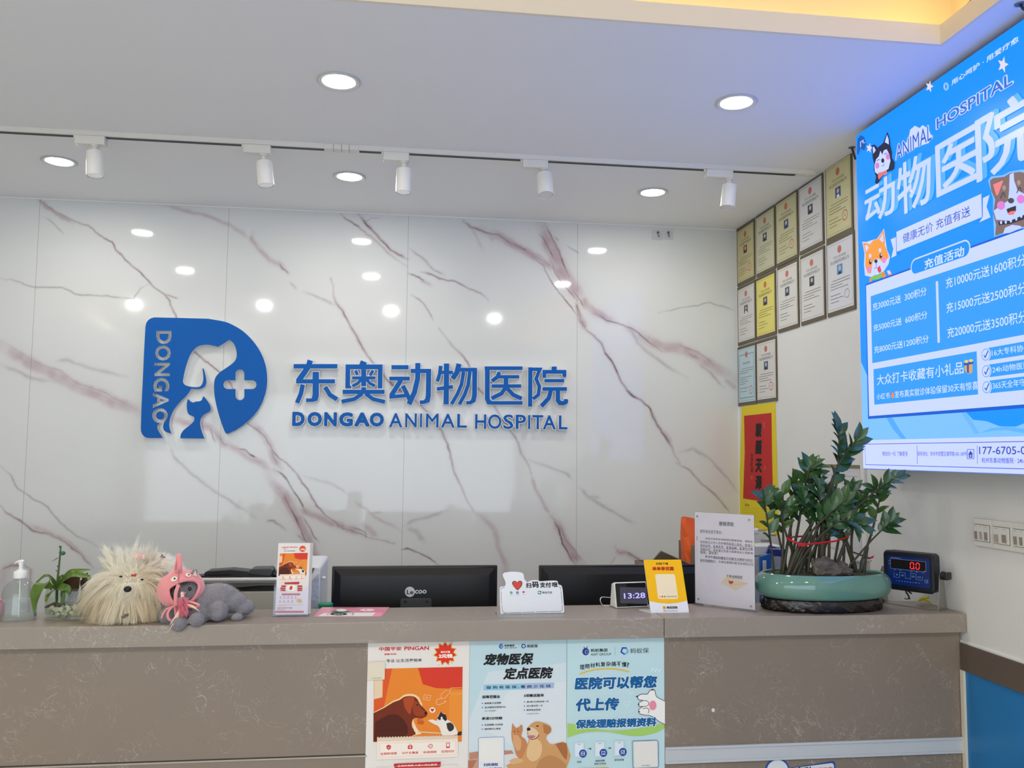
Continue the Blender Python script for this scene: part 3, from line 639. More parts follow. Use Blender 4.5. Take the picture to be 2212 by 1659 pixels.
lower = smoothpath([(336,1318),(312,1345),(315,1385),(340,1430),(375,1483)], 3)
corner = [(215,1484),(185,1478),(160,1462),(140,1438),(128,1405),(126,1370),(135,1100),(150,800),(163,500),(178,240),(186,200),(205,168),(235,145),(275,133),(560,139)]
body = arc + [(1092,1437),(1076,1428)] + neck + [(1115,384),(1050,428)] + head + ear + back + tail + o_out + lower + corner
disc = [(342+47*math.cos(2*math.pi*k/24), 1231+46*math.sin(2*math.pi*k/24)) for k in range(24)]
cat = smoothpath([(650,1045),(685,1075),(712,1086),(745,1074),(775,1073),(805,1060),(825,1015)], 3) + smoothpath([(830,1018),(865,1058),(900,1112),(910,1165),(890,1190),(830,1225),(800,1262),(790,1320),(802,1390),(838,1489)], 3) + smoothpath([(568,1486),(575,1440),(610,1390),(680,1335),(720,1292),(724,1255),(705,1238),(665,1220),(645,1180),(640,1110)], 3)
ea, eb = c4(700, 1480)
em = thing('emblem_sign', 'large raised blue dog and cat emblem on the left of the marble wall', 'sign', (ea, D, eb))
def plate(name, poly, label=None):
    """front face and rim as one plate with a light rim"""
    mb = MB().use(signrim); mb.prism(T(poly), -SD, 0, SF)
    mb.use(signblue); mb.prism(T(poly), 0, .0015, SF)
    return mb.build(name, None, em, label=label)
main = plate('emblem_plate', body)
plate('letter_island', disc); plate('cat_silhouette', cat, 'blue cat silhouette')
cut = MB()
def cutpoly(pts): cut.prism(T(pts), -SD-.002, .004, SF)
cx_, cy_, al, av, hw = 1236, 888, 185, 172, 49
hbar = [(cx_-al+hw+hw*math.cos(t), cy_-2+hw*math.sin(t)) for t in [math.pi/2+math.pi*k/10 for k in range(11)]] + [(cx_+al-hw+hw*math.cos(t), cy_-2+hw*math.sin(t)) for t in [-math.pi/2+math.pi*k/10 for k in range(11)]]
vbar = [(cx_+hw*math.cos(t), cy_-av+hw+hw*math.sin(t)) for t in [math.pi+math.pi*k/10 for k in range(11)]] + [(cx_+hw*math.cos(t), cy_+av-hw+hw*math.sin(t)) for t in [math.pi*k/10 for k in range(11)]]
for nm_, poly in (('h', hbar), ('v', vbar)):
    c_ = MB(); c_.prism(T(poly), -SD-.003, .004, SF); co = c_.build('cutter', signrim)
    md = main.modifiers.new('cut', 'BOOLEAN'); md.operation = 'DIFFERENCE'; md.object = co; md.solver = 'EXACT'
    co['_cut'] = 1
for ch, x0, y0, x1, y1 in (('D',300,283,469,431),('O',287,446,462,616),('N',279,641,452,790),('G',268,808,446,963),('A',262,974,438,1146)):
    v, f = text_flat(ch, .03, 0, .5); mn, mx = v.min(0), v.max(0)
    def mp(x, y, z):       # letters read downwards: turned a quarter turn clockwise
        X = x1 - (y if False else 0) ; tx = (x-mn[0])/(mx[0]-mn[0]); ty = (y-mn[1])/(mx[1]-mn[1])
        a_, b_ = c4(x0 + (x1-x0)*ty, y0 + (y1-y0)*tx); return SF.P(a_, b_, -SD-.003 + (SD+.007)*(z-mn[2])/(mx[2]-mn[2]))
    c_ = MB().add([mp(*p) for p in v], f); co = c_.build('cutter', signrim); co['_cut'] = 1
    bm = bmesh.new(); bm.from_mesh(co.data); bmesh.ops.remove_doubles(bm, verts=bm.verts, dist=1e-5); bmesh.ops.recalc_face_normals(bm, faces=bm.faces); bm.to_mesh(co.data); bm.free()
    md = main.modifiers.new('cut', 'BOOLEAN'); md.operation = 'DIFFERENCE'; md.object = co; md.solver = 'EXACT'
bm = bmesh.new(); bm.from_mesh(main.data); bmesh.ops.remove_doubles(bm, verts=bm.verts, dist=1e-6); bm.to_mesh(main.data); bm.free()
dg = bpy.context.evaluated_depsgraph_get(); nm2 = bpy.data.meshes.new_from_object(main.evaluated_get(dg))
main.modifiers.clear(); main.data = nm2
for o in [o for o in bpy.data.objects if '_cut' in o]: bpy.data.objects.remove(o)

# --- two clear stick-on hooks at the top right of the marble
hk = mat('clear_sheet', (236, 238, 238), .15, alpha=.45); hm = mat('hook_metal', (120, 122, 124), .3, metal=.8)
for i, (x0, x1, y0, y1) in enumerate(((1408, 1430.5, 496.5, 519), (1431.5, 1454, 496.5, 518.5))):
    (a0, b1), (a1, b0) = WF.loc(x0, y0), WF.loc(x1, y1)
    r = thing('adhesive_hook', ['clear stick-on wall hook below the ceiling, the left of two', 'clear stick-on wall hook below the ceiling, the right of two'][i], 'hook', ((a0+a1)/2, D, b0), 'clear hooks on the marble wall')
    MB().prism(rrect(a0, b0, a1, b1, .004), .0003, .0012, WF).build('sheet', hk, r)
    am = (a0+a1)/2 + (.004 if i == 0 else .002); zt = b1 - .014
    MB().tube([WF.P(am, zt, .004), WF.P(am+.001, zt-.016, .005), WF.P(am+.002, zt-.026, .010), WF.P(am+.003, zt-.024, .016), WF.P(am+.003, zt-.016, .018)], .0017).cyl(WF.P(am, zt, .001), WF.P(am, zt, .006), .006).build('hook', hm, r, smooth=True)

# ================================================================== CEILING TRACK
YT = hit(700, 313, 2, CZ).y; wp = mat('track_white', (226, 222, 212), .4); dk = mat('track_slot', (28, 34, 44), .5)
xe = hit(1752, 372, 2, CZ).x
tr = thing('lighting_track', 'long white ceiling track carrying the five spotlights', 'lighting track', (-.8, YT, CZ))
x0t = -2.6; tw = .017; th = .018
mb = MB().box((x0t, YT-tw, CZ-th), (xe, YT-tw+.005, CZ)).box((x0t, YT+tw-.005, CZ-th), (xe, YT+tw, CZ)).box((x0t, YT-tw+.005, CZ-.006), (xe, YT+tw-.005, CZ))
mb.box((x0t, YT-tw+.005, CZ-th), (xe, YT-.006, CZ-th+.003))
mb.build('rail', wp, tr)
MB().box((x0t, YT-.006, CZ-.0185), (xe-.07, YT+tw-.001, CZ-.007)).build('slot', dk, tr)
MB().box((xe-.075, YT-tw-.001, CZ-th-.001), (xe+.006, YT+tw+.001, CZ-.0005)).box((xe-.03, YT-.004, CZ-th-.003), (xe-.018, YT+.006, CZ-th)).build('end_cap', wp, tr, bevel=.001)
xj0, xj1 = hit(700, 330, 1, YT).x, hit(776, 330, 1, YT).x
MB().box((xj0, YT-tw-.0015, CZ-th-.0015), (xj1, YT+tw+.0015, CZ-.0005)).build('joiner', wp, tr, bevel=.001)
for fx in (.27, .5, .72):
    xx = xj0 + (xj1-xj0)*fx; MB().box((xx-.0006, YT-tw-.0022, CZ-th-.0022), (xx+.0006, YT+tw+.002, CZ-.001)).build('joint_line', dk, tr)
chrome = mat('chrome', (225, 225, 228), .12, metal=1.)
#  adapter x0,x1 px | head top centre px | head bottom centre px | label
HEADS = [(159, 224, (206, 328), (207, 383), 'first from the left, straight down beside the left downlight'), (524.5, 584, (569.6, 350), (576, 403), 'second from the left, leaning slightly right'),
         (828, 884, (873.6, 366), (871.5, 419), 'third from the left, right of the joiner piece'), (1130, 1184.5, (1176, 377), (1177, 430), 'fourth from the left, tipped forward to show its silver inside'),
         (1527, 1584, (1577, 401), (1570.5, 450), 'rightmost, leaning slightly left next to the certificates')]
for a0, a1, pt, pb, lb in HEADS:
    X0, X1 = hit(a0, 330, 1, YT-.02).x, hit(a1, 330, 1, YT-.02).x
    A = hit(pt[0], pt[1], 1, YT); B = hit(pb[0], pb[1], 1, YT)
    r = thing('track_spotlight', 'white cylindrical track spotlight, ' + lb, 'spotlight', (A.x, YT, CZ-.018), 'white spotlights on the ceiling track')
    MB().box((X0, YT-.019, CZ-.052), (X1, YT+.019, CZ-.0185)).build('adapter', wp, r, bevel=.0025)
    MB().box((X0-.008, YT-.01, CZ-.03), (X0-.001, YT-.002, CZ-.018)).build('latch', wp, r)
    ax = (B-A).normalized(); tip = Vector((0, -.28, 0)) if 'silver' in lb else Vector((0, -.06, 0)); ax = (ax + tip).normalized()
    L = .098; R_ = .0315
    MB().cyl((A.x-.002, YT, CZ-.052), (A.x-.002, YT, CZ-.058), .016, n=24).cyl((A.x-.002, YT, CZ-.056), A + ax*.002, .0105, n=20).build('stem', wp, r, smooth=True)
    T_ = Matrix.Translation(A) @ ax.to_track_quat('Z', 'Y').to_matrix().to_4x4()
    MB().lathe([(0, 0), (R_-.002, 0), (R_, .002), (R_, L-.001), (R_-.001, L), (R_-.003, L), (R_-.004, L-.004), (R_-.004, L-.012), (0, L-.012)], 40, T_).build('lamp_head', mat('spot_white', (232, 230, 224), .3), r, smooth=True)
    MB().lathe([(R_-.0045, L-.002), (.013, L-.012-.0005), (0, L-.0125)], 40, T_ ).build('reflector', chrome, r, smooth=True)

# ================================================================== THINGS ON THE RIGHT WALL
RF = Frame((XR, 0, 0), (0, -1, 0), (0, 0, 1), (-1, 0, 0))
paper_w, paper_y, paper_c, paper_b = (214, 213, 211), (212, 204, 130), (205, 198, 150), (190, 212, 220)
brown = mat('frame_brown', (96, 86, 66), .5)
def rc(x, y): return (1570 + x/2.86, 320 + y/2.86)
CERT = [  # TL, BR of the paper in the crop, paper colour, seal, words
 ((72,520),(175,788),(196,186,136),1,'dull yellow certificate in the corner, leftmost of the top row'),
 ((188,438),(302,725),(194,192,162),0,'pale cream certificate second from the corner in the top row'),
 ((313,352),(442,655),(194,190,150),1,'cream certificate in the middle of the top row, with a red ring seal'),
 ((455,258),(600,570),(208,208,206),0,'wrinkled grey-white certificate fourth in the top row, below the ceiling'),
 ((620,138),(780,487),(204,198,148),1,'yellowish certificate with red seal at the right end of the top row'),
 ((76,880),(180,1170),(212,211,206),0,'white certificate at the corner in the middle row'),
 ((190,825),(306,1130),(222,212,110),0,'bright yellow certificate, second in the middle row'),
 ((322,758),(447,1083),(216,214,208),2,'very pale certificate in the centre of the middle row'),
 ((465,690),(610,1030),(214,213,210),0,'white certificate fourth in the middle row'),
 ((628,607),(795,970),(214,215,220),3,'bluish white certificate with a blue portrait at the right end of the middle row'),
 ((78,1248),(185,1560),(186,208,216),4,'light blue certificate at the corner in the bottom row'),
 ((193,1213),(312,1540),(212,210,204),5,'cream-white certificate, right one of the bottom row')]
for i, (tl, br, col, kind, lb) in enumerate(CERT):
    (a0, b1), (a1, b0) = RF.loc(*rc(*tl)), RF.loc(*rc(*br)); W_, H_ = a1-a0, b1-b0
    r = thing('framed_certificate', lb, 'certificate', RF.P((a0+a1)/2, b0, 0), 'certificates on the right wall')
    ml = .011 if i in (0, 5, 10) else .0075; mr = .0085; mt = min(.018, CZ-.003-b1) if i < 5 else .015; mbm = .016
    MB().prism([(a0-ml, b0-mbm), (a1+mr, b0-mbm), (a1+mr, b1+mt), (a0-ml, b1+mt)], .0005, .006, RF).build('frame', brown, r)
    MB().prism([(a0, b0), (a1, b0), (a1, b1), (a0, b1)], .0062, .0070, RF).build('paper', mat('cert_paper_%02x%02x%02x' % col, col, .35), r)
    A = Art(Frame(RF.P(a0, b0, .0071), RF.u, RF.v, RF.n)); A.px = lambda p, W_=W_, H_=H_: (p[0]*W_, (1-p[1])*H_)
    e = tuple(int(c*.8) for c in col); tx = tuple(int(c*.42) for c in col); A.h = 0
    A.line(e, [(.04,.03),(.96,.03),(.96,.97),(.04,.97)], .008, True)
    rd = (186, 70, 62)
    if kind == 4:
        A.line((130,170,185), [(.08,.12),(.92,.12),(.92,.92),(.08,.92)], .02, True)
        A.text('营业执照', (.3, .3), (.7, .26), tx)
    else:
        A.text('中华人民共和国', (.26, .245), (.74, .205), tx); A.text('执业兽医师资格证书', (.14, .315), (.86, .262), tx)
    A.oval(tuple(int((col[j]+(190,70,64)[j]*2)/3) for j in range(3)), (.5, .125), .078, .056); A.oval((200, 112, 92), (.5, .12), .045, .03)
    if kind != 4:
        bgp = {3: (90,150,200), 0: (70,80,100), 1: (120,70,62) if i == 0 else (60,84,130)}.get(kind, (70,96,130))
        A.rect(bgp, (.39, .345), (.61, .49)); A.oval((206,178,160), (.5, .40), .05, .034); A.poly((240,240,240) if i in (4, 5) else (40,44,54), [(.44,.49),(.46,.45),(.54,.45),(.56,.49)])
    rows = (.56, .6, .64, .68, .77, .82, .87) if kind != 4 else (.38, .42, .46, .54, .58, .62, .66, .74, .8)
    for k, yy in enumerate(rows):
        x1_ = (.9, .88, .6, .8, .5, .62, .44, .6, .5)[k]; A.line(tx, [(.12 if k else .2, yy), (x1_, yy)], .007)
    if kind in (1, 4, 5): A.ring((196,90,80), (.76, .79), .1, .07, .012); A.poly((196,90,80), [(.76,.77),(.78,.80),(.74,.80)])
    if kind == 3: A.ring((150,150,160), (.76, .8), .09, .06, .01)
    A.build('print', r)

# --- hanging calendar with red panel
yc = mat('calendar_yellow', (226, 204, 12), .5); rd = mat('calendar_red', (190, 22, 26), .55, bump=(25, .25, .003))
q = lambda x, y: (1590 + x/5.18, 860 + y/5.18)
P4 = [RF.loc(*q(68, 95)), RF.loc(*q(442, 45)), RF.loc(*q(468, 1000)), RF.loc(*q(484, 1600)), RF.loc(*q(20, 1600)), RF.loc(*q(40, 1000))]
r = thing('wall_calendar', 'bright yellow calendar with a red calligraphy panel hanging below the wall certificates', 'calendar', RF.P(P4[4][0], P4[4][1], 0))
MB().prism(P4, .0005, .0025, RF).build('backing_sheet', yc, r)
P4 = [RF.loc(*q(97, 198)), RF.loc(*q(402, 165)), RF.loc(*q(408, 600)), RF.loc(*q(420, 1168)), RF.loc(*q(250, 1148)), RF.loc(*q(86, 1122)), RF.loc(*q(104, 600))]
MB().prism(P4, .0026, .0036, RF).build('red_panel', rd, r)
A = Art(Frame(RF.P(0, 0, .0037), RF.u, RF.v, RF.n), (1590, 860, 5.18)); A.h = 0
for ch, y0, y1 in (('駿', 275, 440), ('圓', 475, 632), ('天', 680, 835), ('澤', 870, 1025)): A.text(ch, (215, y1), (288, y0-4), (20, 12, 12), .06, .12)
A.build('calligraphy', r); A = Art(Frame(RF.P(0, 0, .0037), RF.u, RF.v, RF.n), (1590, 860, 5.18)); A.h = 0
for ch, y0, y1 in (('春', 620, 660), ('满', 665, 710), ('乾', 715, 765), ('坤', 770, 845)): A.text(ch, (163, y1), (190, y0), (34, 16, 16), .01, .1)
for c, (w, h) in (((176, 890), (10, 18)), ((316, 300), (7, 36)), ((322, 780), (9, 22))): A.rect((206, 84, 70), (c[0]-w, c[1]-h), (c[0]+w, c[1]+h))
A.build('signature', r); A = Art(Frame(RF.P(0, 0, .0027), RF.u, RF.v, RF.n), (1590, 860, 5.18)); A.h = 0
A.text('2024', (97, 1205), (147, 1185), (110, 96, 20), .02)
for k in range(7): A.line((176, 158, 20), [(95, 1225+k*26), (440, 1250+k*26)], 2)
A.build('date_lines', r)

# --- framed notice low on the wall behind the plant, and the cable trunking
(a0, b1), (a1, bt) = RF.loc(1779, 1003), RF.loc(1859, 1013); b0 = b1 - .34
r = thing('framed_notice', 'pale framed notice with an olive top bar on the right wall behind the plant leaves', 'notice', RF.P((a0+a1)/2, b0, 0))
MB().prism([(a0, b0), (a1, b0), (a1, b1), (a0, b1)], .0005, .004, RF).build('sheet', mat('notice_paper', (205, 204, 208), .4), r)
MB().prism([(a0, b1-.012), (a1+.001, b1-.012), (a1+.001, b1+.001), (a0, b1+.001)], .0041, .006, RF).build('top_bar', mat('olive_bar', (122, 112, 78), .5), r)
mb = MB()
for k in range(9):
    zz_ = b1-.045-k*.03; mb.prism([(a0+.015, zz_), (a1-.02-.02*(k % 3), zz_), (a1-.02-.02*(k % 3), zz_+.002), (a0+.015, zz_+.002)], .0041, .0044, RF)
mb.build('text_lines', mat('faint_ink', (150, 150, 165), .6), r)
at_, _ = RF.loc(1865, 1100); a2, _ = RF.loc(1873, 1100)
r = thing('cable_trunking', 'narrow white cable trunking running down the right wall from the light box', 'cable trunking', RF.P(at_, .8, 0))
MB().prism([(at_, .8), (a2, .8), (a2, 1.60), (at_, 1.60)], .0005, .010, RF).build('cover', paint, r, bevel=.001)

# --- switch panels
sw = mat('switch_white', (222, 221, 214), .35); tape = mat('switch_tape', (176, 164, 148), .6); tape2 = mat('switch_tape_dark', (150, 136, 126), .6)
q = lambda x, y: RF.loc(2090 + x/15.08, 1100 + y/15.08)
_, zt = q(275, 285); _, zbt = q(300, 1170)
for i, (xa, xb, nr) in enumerate(((272, 868, 3), (880, 1525, 2), (1535, 2230, 3))):
    a0, _ = q(xa, 400); a1, _ = q(xb, 400)
    r = thing('switch_panel', ['white wall switch with three taped rockers, leftmost of the strip of three', 'white wall switch with two wide rockers, middle of the strip of three', 'white wall switch with a red-marked sticker, cut by the right edge of the photo'][i], 'light switch', RF.P((a0+a1)/2, zbt, 0), 'switch panels on the right wall')
    MB().prism([(a0, zbt), (a1, zbt), (a1, zt), (a0, zt)], .0005, .009, RF).build('face_plate', sw, r, bevel=.0015)
    W_ = a1-a0; H_ = zt-zbt; in0 = a0+W_*.07; in1 = a1-W_*.11; w = (in1-in0)/nr
    MB().prism([(in0-.0012, zbt+H_*.20-.0016), (in1+.0012, zbt+H_*.20-.0016), (in1+.0012, zt-H_*.22+.0014), (in0-.0012, zt-H_*.22+.0014)], .0090, .0093, RF).build('rocker_gap', mat('switch_gap', (84, 82, 84), .6), r)
    for k in range(nr):
        MB().prism([(in0+k*w+.0006, zbt+H_*.20), (in0+(k+1)*w-.0006, zbt+H_*.20), (in0+(k+1)*w-.0006, zt-H_*.22), (in0+k*w+.0006, zt-H_*.22)], .0091, .0125+.001*(k % 2), RF).build('rocker', sw, r, bevel=.0006)
        z0 = zbt + H_*(.26-.02*(nr == 2 and k == 0)); cc = in0+(k+.5)*w
        MB().prism([(cc-w*.3, z0), (cc+w*.25, z0-.001), (cc+w*.2, z0+H_*.28), (cc-w*.34, z0+H_*.27)], .0137, .0140, RF).build('name_tape', [tape2, tape, tape2][(i+k) % 3], r)
        MB().prism([(cc-w*.14, zt-H_*.28), (cc+w*.14, zt-H_*.28), (cc+w*.14, zt-H_*.27), (cc-w*.14, zt-H_*.27)], .0137, .0139, RF).build('indicator', dk, r)
# conduit stubs in the ceiling beside the light box
for i, (x, y) in enumerate(((1840, 318), (2203, 8))):
    p = hit(x, y, 2, CZ); p.x = min(p.x, XR-.02)
    r = thing('cable_outlet', ['grey cable outlet in the ceiling at the near corner of the certificates', 'dark cable hanging from a ceiling hole above the light box'][i], 'cable', p)
    MB().cyl(p, p-Vector((0, 0, .003)), .013, n=20).build('collar', mat('grey_collar', (120, 124, 134), .5), r, smooth=True)
    MB().tube([p, p+Vector((.002, -.01, -.02)), p+Vector((.004, -.03, -.035)), p+Vector((.008, -.06, -.05))] if i else [p, p-Vector((-.006, .004, .03)), p-Vector((-.012, .004, .05))], .004).build('cable', mat('dark_cable', (52, 54, 60), .5), r, smooth=True)
# ================================================================== LIGHT BOX
TF = Frame((XTV, 0, 0), (0, -1, 0), (0, 0, 1), (-1, 0, 0))
ta0, tb1 = TF.loc(1848, 293); _, tb0 = TF.loc(1865.5, 1013.5); ta1 = ta0 + 1.62; tb1 = min(tb1, CZ-.012)
lb = thing('light_box', 'large backlit blue animal hospital price board on the right wall', 'light box', TF.P((ta0+ta1)/2, tb0, -.1))
MB().prism([(ta0, tb0), (ta1, tb0), (ta1, tb1), (ta0, tb1)], -(XR-XTV)+.0005, -.003, TF).build('housing', mat('box_frame', (206, 210, 218), .4, metal=.3), lb, bevel=.002)
BL = (8, 146, 242); WH = (205, 216, 255); PB = (52, 158, 238); DB = (16, 88, 200)
MB().prism([(ta0+.002, tb0+.002), (ta1-.002, tb0+.002), (ta1-.002, tb1-.002), (ta0+.002, tb1-.002)], -.0028, 0, TF).build('screen', lit(BL), lb)
A = Art(TF, None, lit, .00003, 0)
c6 = lambda p: (1840+p[0]/3.19, 540+p[1]/3.19)
c5b = lambda p: (1840+p[0]/2.962, p[1]/2.962)
c8 = lambda p: (1860+p[0]/4.608, 260+p[1]/4.608)
def L(*p): return TF.loc(*p)
def fpoly(col, ab): h = A.up(col); A.face(ab, h)
RE = ta1-.002; xl = ta0+.002
# pale lower part with curves
b_low = L(1876, 899)[1]; b_foot = L(1867, 951)[1]
lowtop = L(1866, 780)[1]
fpoly((128, 194, 250), [(xl, tb0+.003)] + [(RE, tb0+.003), (RE, b_low+.02)] + [(xl+.10, b_low+.06), (xl+.03, lowtop-.04), (xl, lowtop)])
A.poly((84, 172, 246), [c6((230,1140)), c6((270,1140)), c6((330,1240)), c6((375,1300)), c6((340,1300)), c6((280,1230))])
A.poly((20, 150, 244), [c6((770,1098)), c6((1300,1040)), c6((1300,1190)), c6((1187,1195)), c6((1130,1218)), c6((1020,1215)), c6((930,1180)), c6((835,1170))])
A.poly((110, 184, 248), [c6((740,1100)), c6((775,1098)), c6((880,1262)), c6((850,1268))])
A.poly((100, 180, 246), [c6((880,1262)), c6((960,1228)), c6((1060,1218)), c6((1187,1232)), c6((1300,1250)), c6((1300,1290)), c6((1187,1262)), c6((1060,1240)), c6((960,1248))])
fpoly(WH, [(xl, tb0+.003), (RE, tb0+.003), (RE, b_foot), (xl, b_foot)])
# white card with a darker blue edge
ca, ct = L(1871, 617); _, cb = L(1878, 899)
fpoly((16, 96, 214), [(ca-.008, cb-.010), (RE, cb-.010), (RE, ct+.006), (ca-.004, ct+.006)])
fpoly(WH, [(ca, cb), (RE, cb), (RE, ct), (ca, ct)])
pa, pt = L(1881, 640); _, pb = L(1885, 784.5)
fpoly(PB, [(pa, pb), (RE-.06, pb), (RE-.06, pt), (pa, pt)])
qa, qt = L(1887, 797.7); qr, qb = L(2113, 852)
fpoly(PB, [(qa, qb), (qr, qb), (qr, qt), (qa, qt)])
da, dt = L(2024, 607); _, dbt = L(2028, 741); h = A.up(WH); A.face(rrect(da-.006, dbt, da+.006, dt, .006), h)
WT = (214, 226, 255)
A.texts([('充3000元送  300积分', (1885.5, 671.7), (2001.4, 618.4)), ('充5000元送  600积分', (1887, 717), (2003, 670)), ('充8000元送1200积分', (1888.6, 764), (2006, 722)),
         ('充10000元送1600积分', (2043.8, 624), (2216, 546)), ('充15000元送2500积分', (2045, 677), (2217.5, 607)), ('充20000元送3500积分', (2047, 731), (2218.5, 669)),
         ('大众打卡收藏有小礼品', (1895, 833), (2081, 780)), ('小红书', (1894, 864), (1922, 847)), ('发布真实就诊体验保留30天有惊喜', (1933, 860.5), (2113, 822.5))], WT, .006)
A.oval((240, 150, 60), (1928.5, 854), 3.2, 6); A.poly((160, 120, 150), [(1923.5, 846), (1926, 846), (1928, 852), (1925, 853)])
A.poly((226, 168, 90), [(2083.5, 787), (2101.5, 783), (2100.5, 805), (2092, 808), (2084.5, 801)]); A.poly((40, 88, 190), [(2082.5, 784), (2103, 780), (2103, 786), (2082.5, 790)]); A.poly((40, 88, 190), [(2089, 788), (2093.5, 787), (2093.5, 807), (2089.5, 805)]); A.oval((246, 210, 90), (2088, 781), 4.5, 3.2); A.oval((246, 210, 90), (2098, 779), 4.5, 3.2)
for k, (cx0, cy0, tx_, bl_, tr_) in enumerate(((2130, 766, '16大专科协作', (2143.5, 770), (2226, 741)), (2131.2, 802, '24h动物医院', (2144.7, 806), (2226, 780)), (2132.2, 836.5, '365天全年守', (2145.6, 841), (2215, 817)))):
    a_, b_ = L(cx0, cy0); hh = .018; h = A.up(PB); A.face(rrect(a_, b_-hh, RE-.1, b_+hh, .01), h)
    ra = .0175
    for col, rr in ((WH, ra+.003), (PB, ra-.0005), (WH, ra-.0025)):
        h = A.up(col); A.face([(a_+rr*1.05*math.cos(2*math.pi*j/28), b_+rr*math.sin(2*math.pi*j/28)) for j in range(28)], h)
    A.line((20, 92, 190), [(cx0-4, cy0+1), (cx0-1, cy0+6), (cx0+5, cy0-8)], 2.2)
    A.text(tx_, bl_, tr_, WT, .004)
# button
a0, b0 = L(1968.5, 598); a1, b1 = L(2096.5, 513.5); h = A.up(WH); A.face(rrect(a0, b0, a1, b1, .03), h); h = A.up(BL); A.face(rrect(a0+.005, b0+.005, a1-.005, b1-.005, .026), h)
A.text('充值活动', (1998, 582.5), (2083.5, 530), WT, .02)
# footer
f0 = L(1870.5, 1003.5); f1 = L(1870, 959.5)
NV = (62, 82, 176)
for p in (((f0[0], f0[1]), (RE-.03, f0[1])), ((f0[0], f1[1]), (RE-.03, f1[1])), ((f0[0], f0[1]), (f0[0], f1[1]))):
    (x0, y0), (x1, y1) = p; h = A.up(NV); A.face([(x0-.001, y0-.001), (x1+.001, y0-.001), (x1+.001, y1+.001), (x0-.001, y1+.001)], h)
for xx in (1982, 2112): A.line(NV, [(xx, 962), (xx+.5, 1002)], .9)
A.texts([('微信扫一扫 了解更多', (1907, 985), (1962, 975)), ('联系地址：杭州市拱墅区塘萍路183-189号', (1983.5, 985), (2090, 975))], NV, .004)
A.texts([('177-6705-0', (2116.5, 981.4), (2217, 963.8)), ('杭州东奥动物医院 · 24h', (2122, 1000), (2212, 989))], NV, .008)
A.line(NV, [(2091, 971), (2105, 971), (2105, 991), (2091, 991)], 1.2, True); A.poly(NV, [(2092.5, 981), (2098, 973.5), (2103.5, 981)]); A.rect(NV, (2094, 981), (2102, 989)); A.rect(WH, (2096.8, 983), (2099.3, 987))
# little corner emblem, ring and stars
A.poly((20, 92, 180), [(1853.5,300), (1860,292), (1868,296), (1872.5,312), (1868,326), (1860,320), (1855,335), (1852.5,333)])
A.line(WT, [(1860,318), (1860,307), (1866,303), (1865,309)], 1.5); A.line(WT, [(1866,309), (1870,308)], 1.1)
A.ring(WT, (2045, 187), 4.8, 8, 1.1); A.ring(WT, (2045, 187), 3, 5, .8)
def star(c, r, rot=0., col=(236, 222, 232)):
    A.poly(col, [(c[0] + (r if k % 2 == 0 else r*.42)*math.sin(rot+math.pi*k/5)*.82, c[1] - (r if k % 2 == 0 else r*.42)*math.cos(rot+math.pi*k/5)*1.25) for k in range(10)])
star((2009, 187), 11, .25); star((2168, 140), 15, .25); star((1879, 320), 9, .2); star((1875, 469), 6, .2)
# headline characters: a fainter echo to the right, then the white ones
HL = [('动', (1870.5, 490), (1934.5, 370)), ('物', (1941, 470), (2012, 318)), ('医', (2025, 428), (2116, 262)), ('院', (2112, 396), (2240, 178))]
for ch, bl_, tr_ in HL:
    for dx, col in ((9, (84, 176, 249)),): A.text(ch, (bl_[0]+dx, bl_[1]-dx*.75), (tr_[0]+dx, tr_[1]-dx*.75), col, .018)
def husky():
    A.poly((28, 36, 66), [c5b(p) for p in [(132,930),(150,925),(170,945),(205,915),(232,842),(246,880),(252,930),(262,975),(262,1010),(280,1040),(278,1080),(262,1092),(230,1100),(200,1130),(170,1180),(152,1170),(160,1130),(145,1090),(148,1050),(138,1010)]])
    A.poly(WH, [c5b(p) for p in [(138,942),(146,938),(158,962),(142,985)]]); A.poly(WH, [c5b(p) for p in [(216,910),(230,862),(240,890),(242,925)]])
    A.poly(WH, [c5b(p) for p in [(150,1060),(160,1020),(178,1000),(188,965),(200,990),(210,962),(228,955),(246,990),(252,1030),(240,1080),(215,1098),(170,1115),(152,1100)]])
    A.poly((232, 120, 120), [c5b(p) for p in [(175,1105),(200,1100),(228,1088),(230,1115),(205,1120),(178,1150),(172,1130)]])
    for c_ in ((168, 1060), (236, 1003)): A.oval((222, 130, 205), c5b(c_), 4.4, 6.6)
    A.oval((40,44,60), c5b((203, 1028)), 3.4, 5); A.line((30,36,60), [c5b((165,1030)), c5b((175,1022)), c5b((185,1022))], 1.3); A.line((30,36,60), [c5b((213,990)), c5b((222,982)), c5b((232,978))], 1.3)
    A.line((30,36,60), [c5b((195,1060)), c5b((206,1062)), c5b((214,1050))], 1)
husky()
for ch, bl_, tr_ in HL: A.text(ch, bl_, tr_, (202, 214, 255), .014)
star((1970, 412), 5, .5)
# English words
A.poly(WH, [c5b(p) for p in [(345,930),(370,880),(380,830),(410,805),(440,820),(460,800),(500,830),(515,870),(500,915),(440,935),(380,960),(340,970)]])
A.text('ANIMAL', (1936, 348), (2016, 264), WH, .075); A.text('ANIMAL', (1938, 346), (2014, 267), (40, 92, 196), .0)
A.text('HOSPITAL', (2023.5, 283), (2192, 151), WH, .08); A.text('HOSPITAL', (2026, 280), (2189, 155), (38, 112, 216), .015)
A.text('用心呵护 · 用爱疗愈', (2058, 186), (2203, 76), WT, .02)
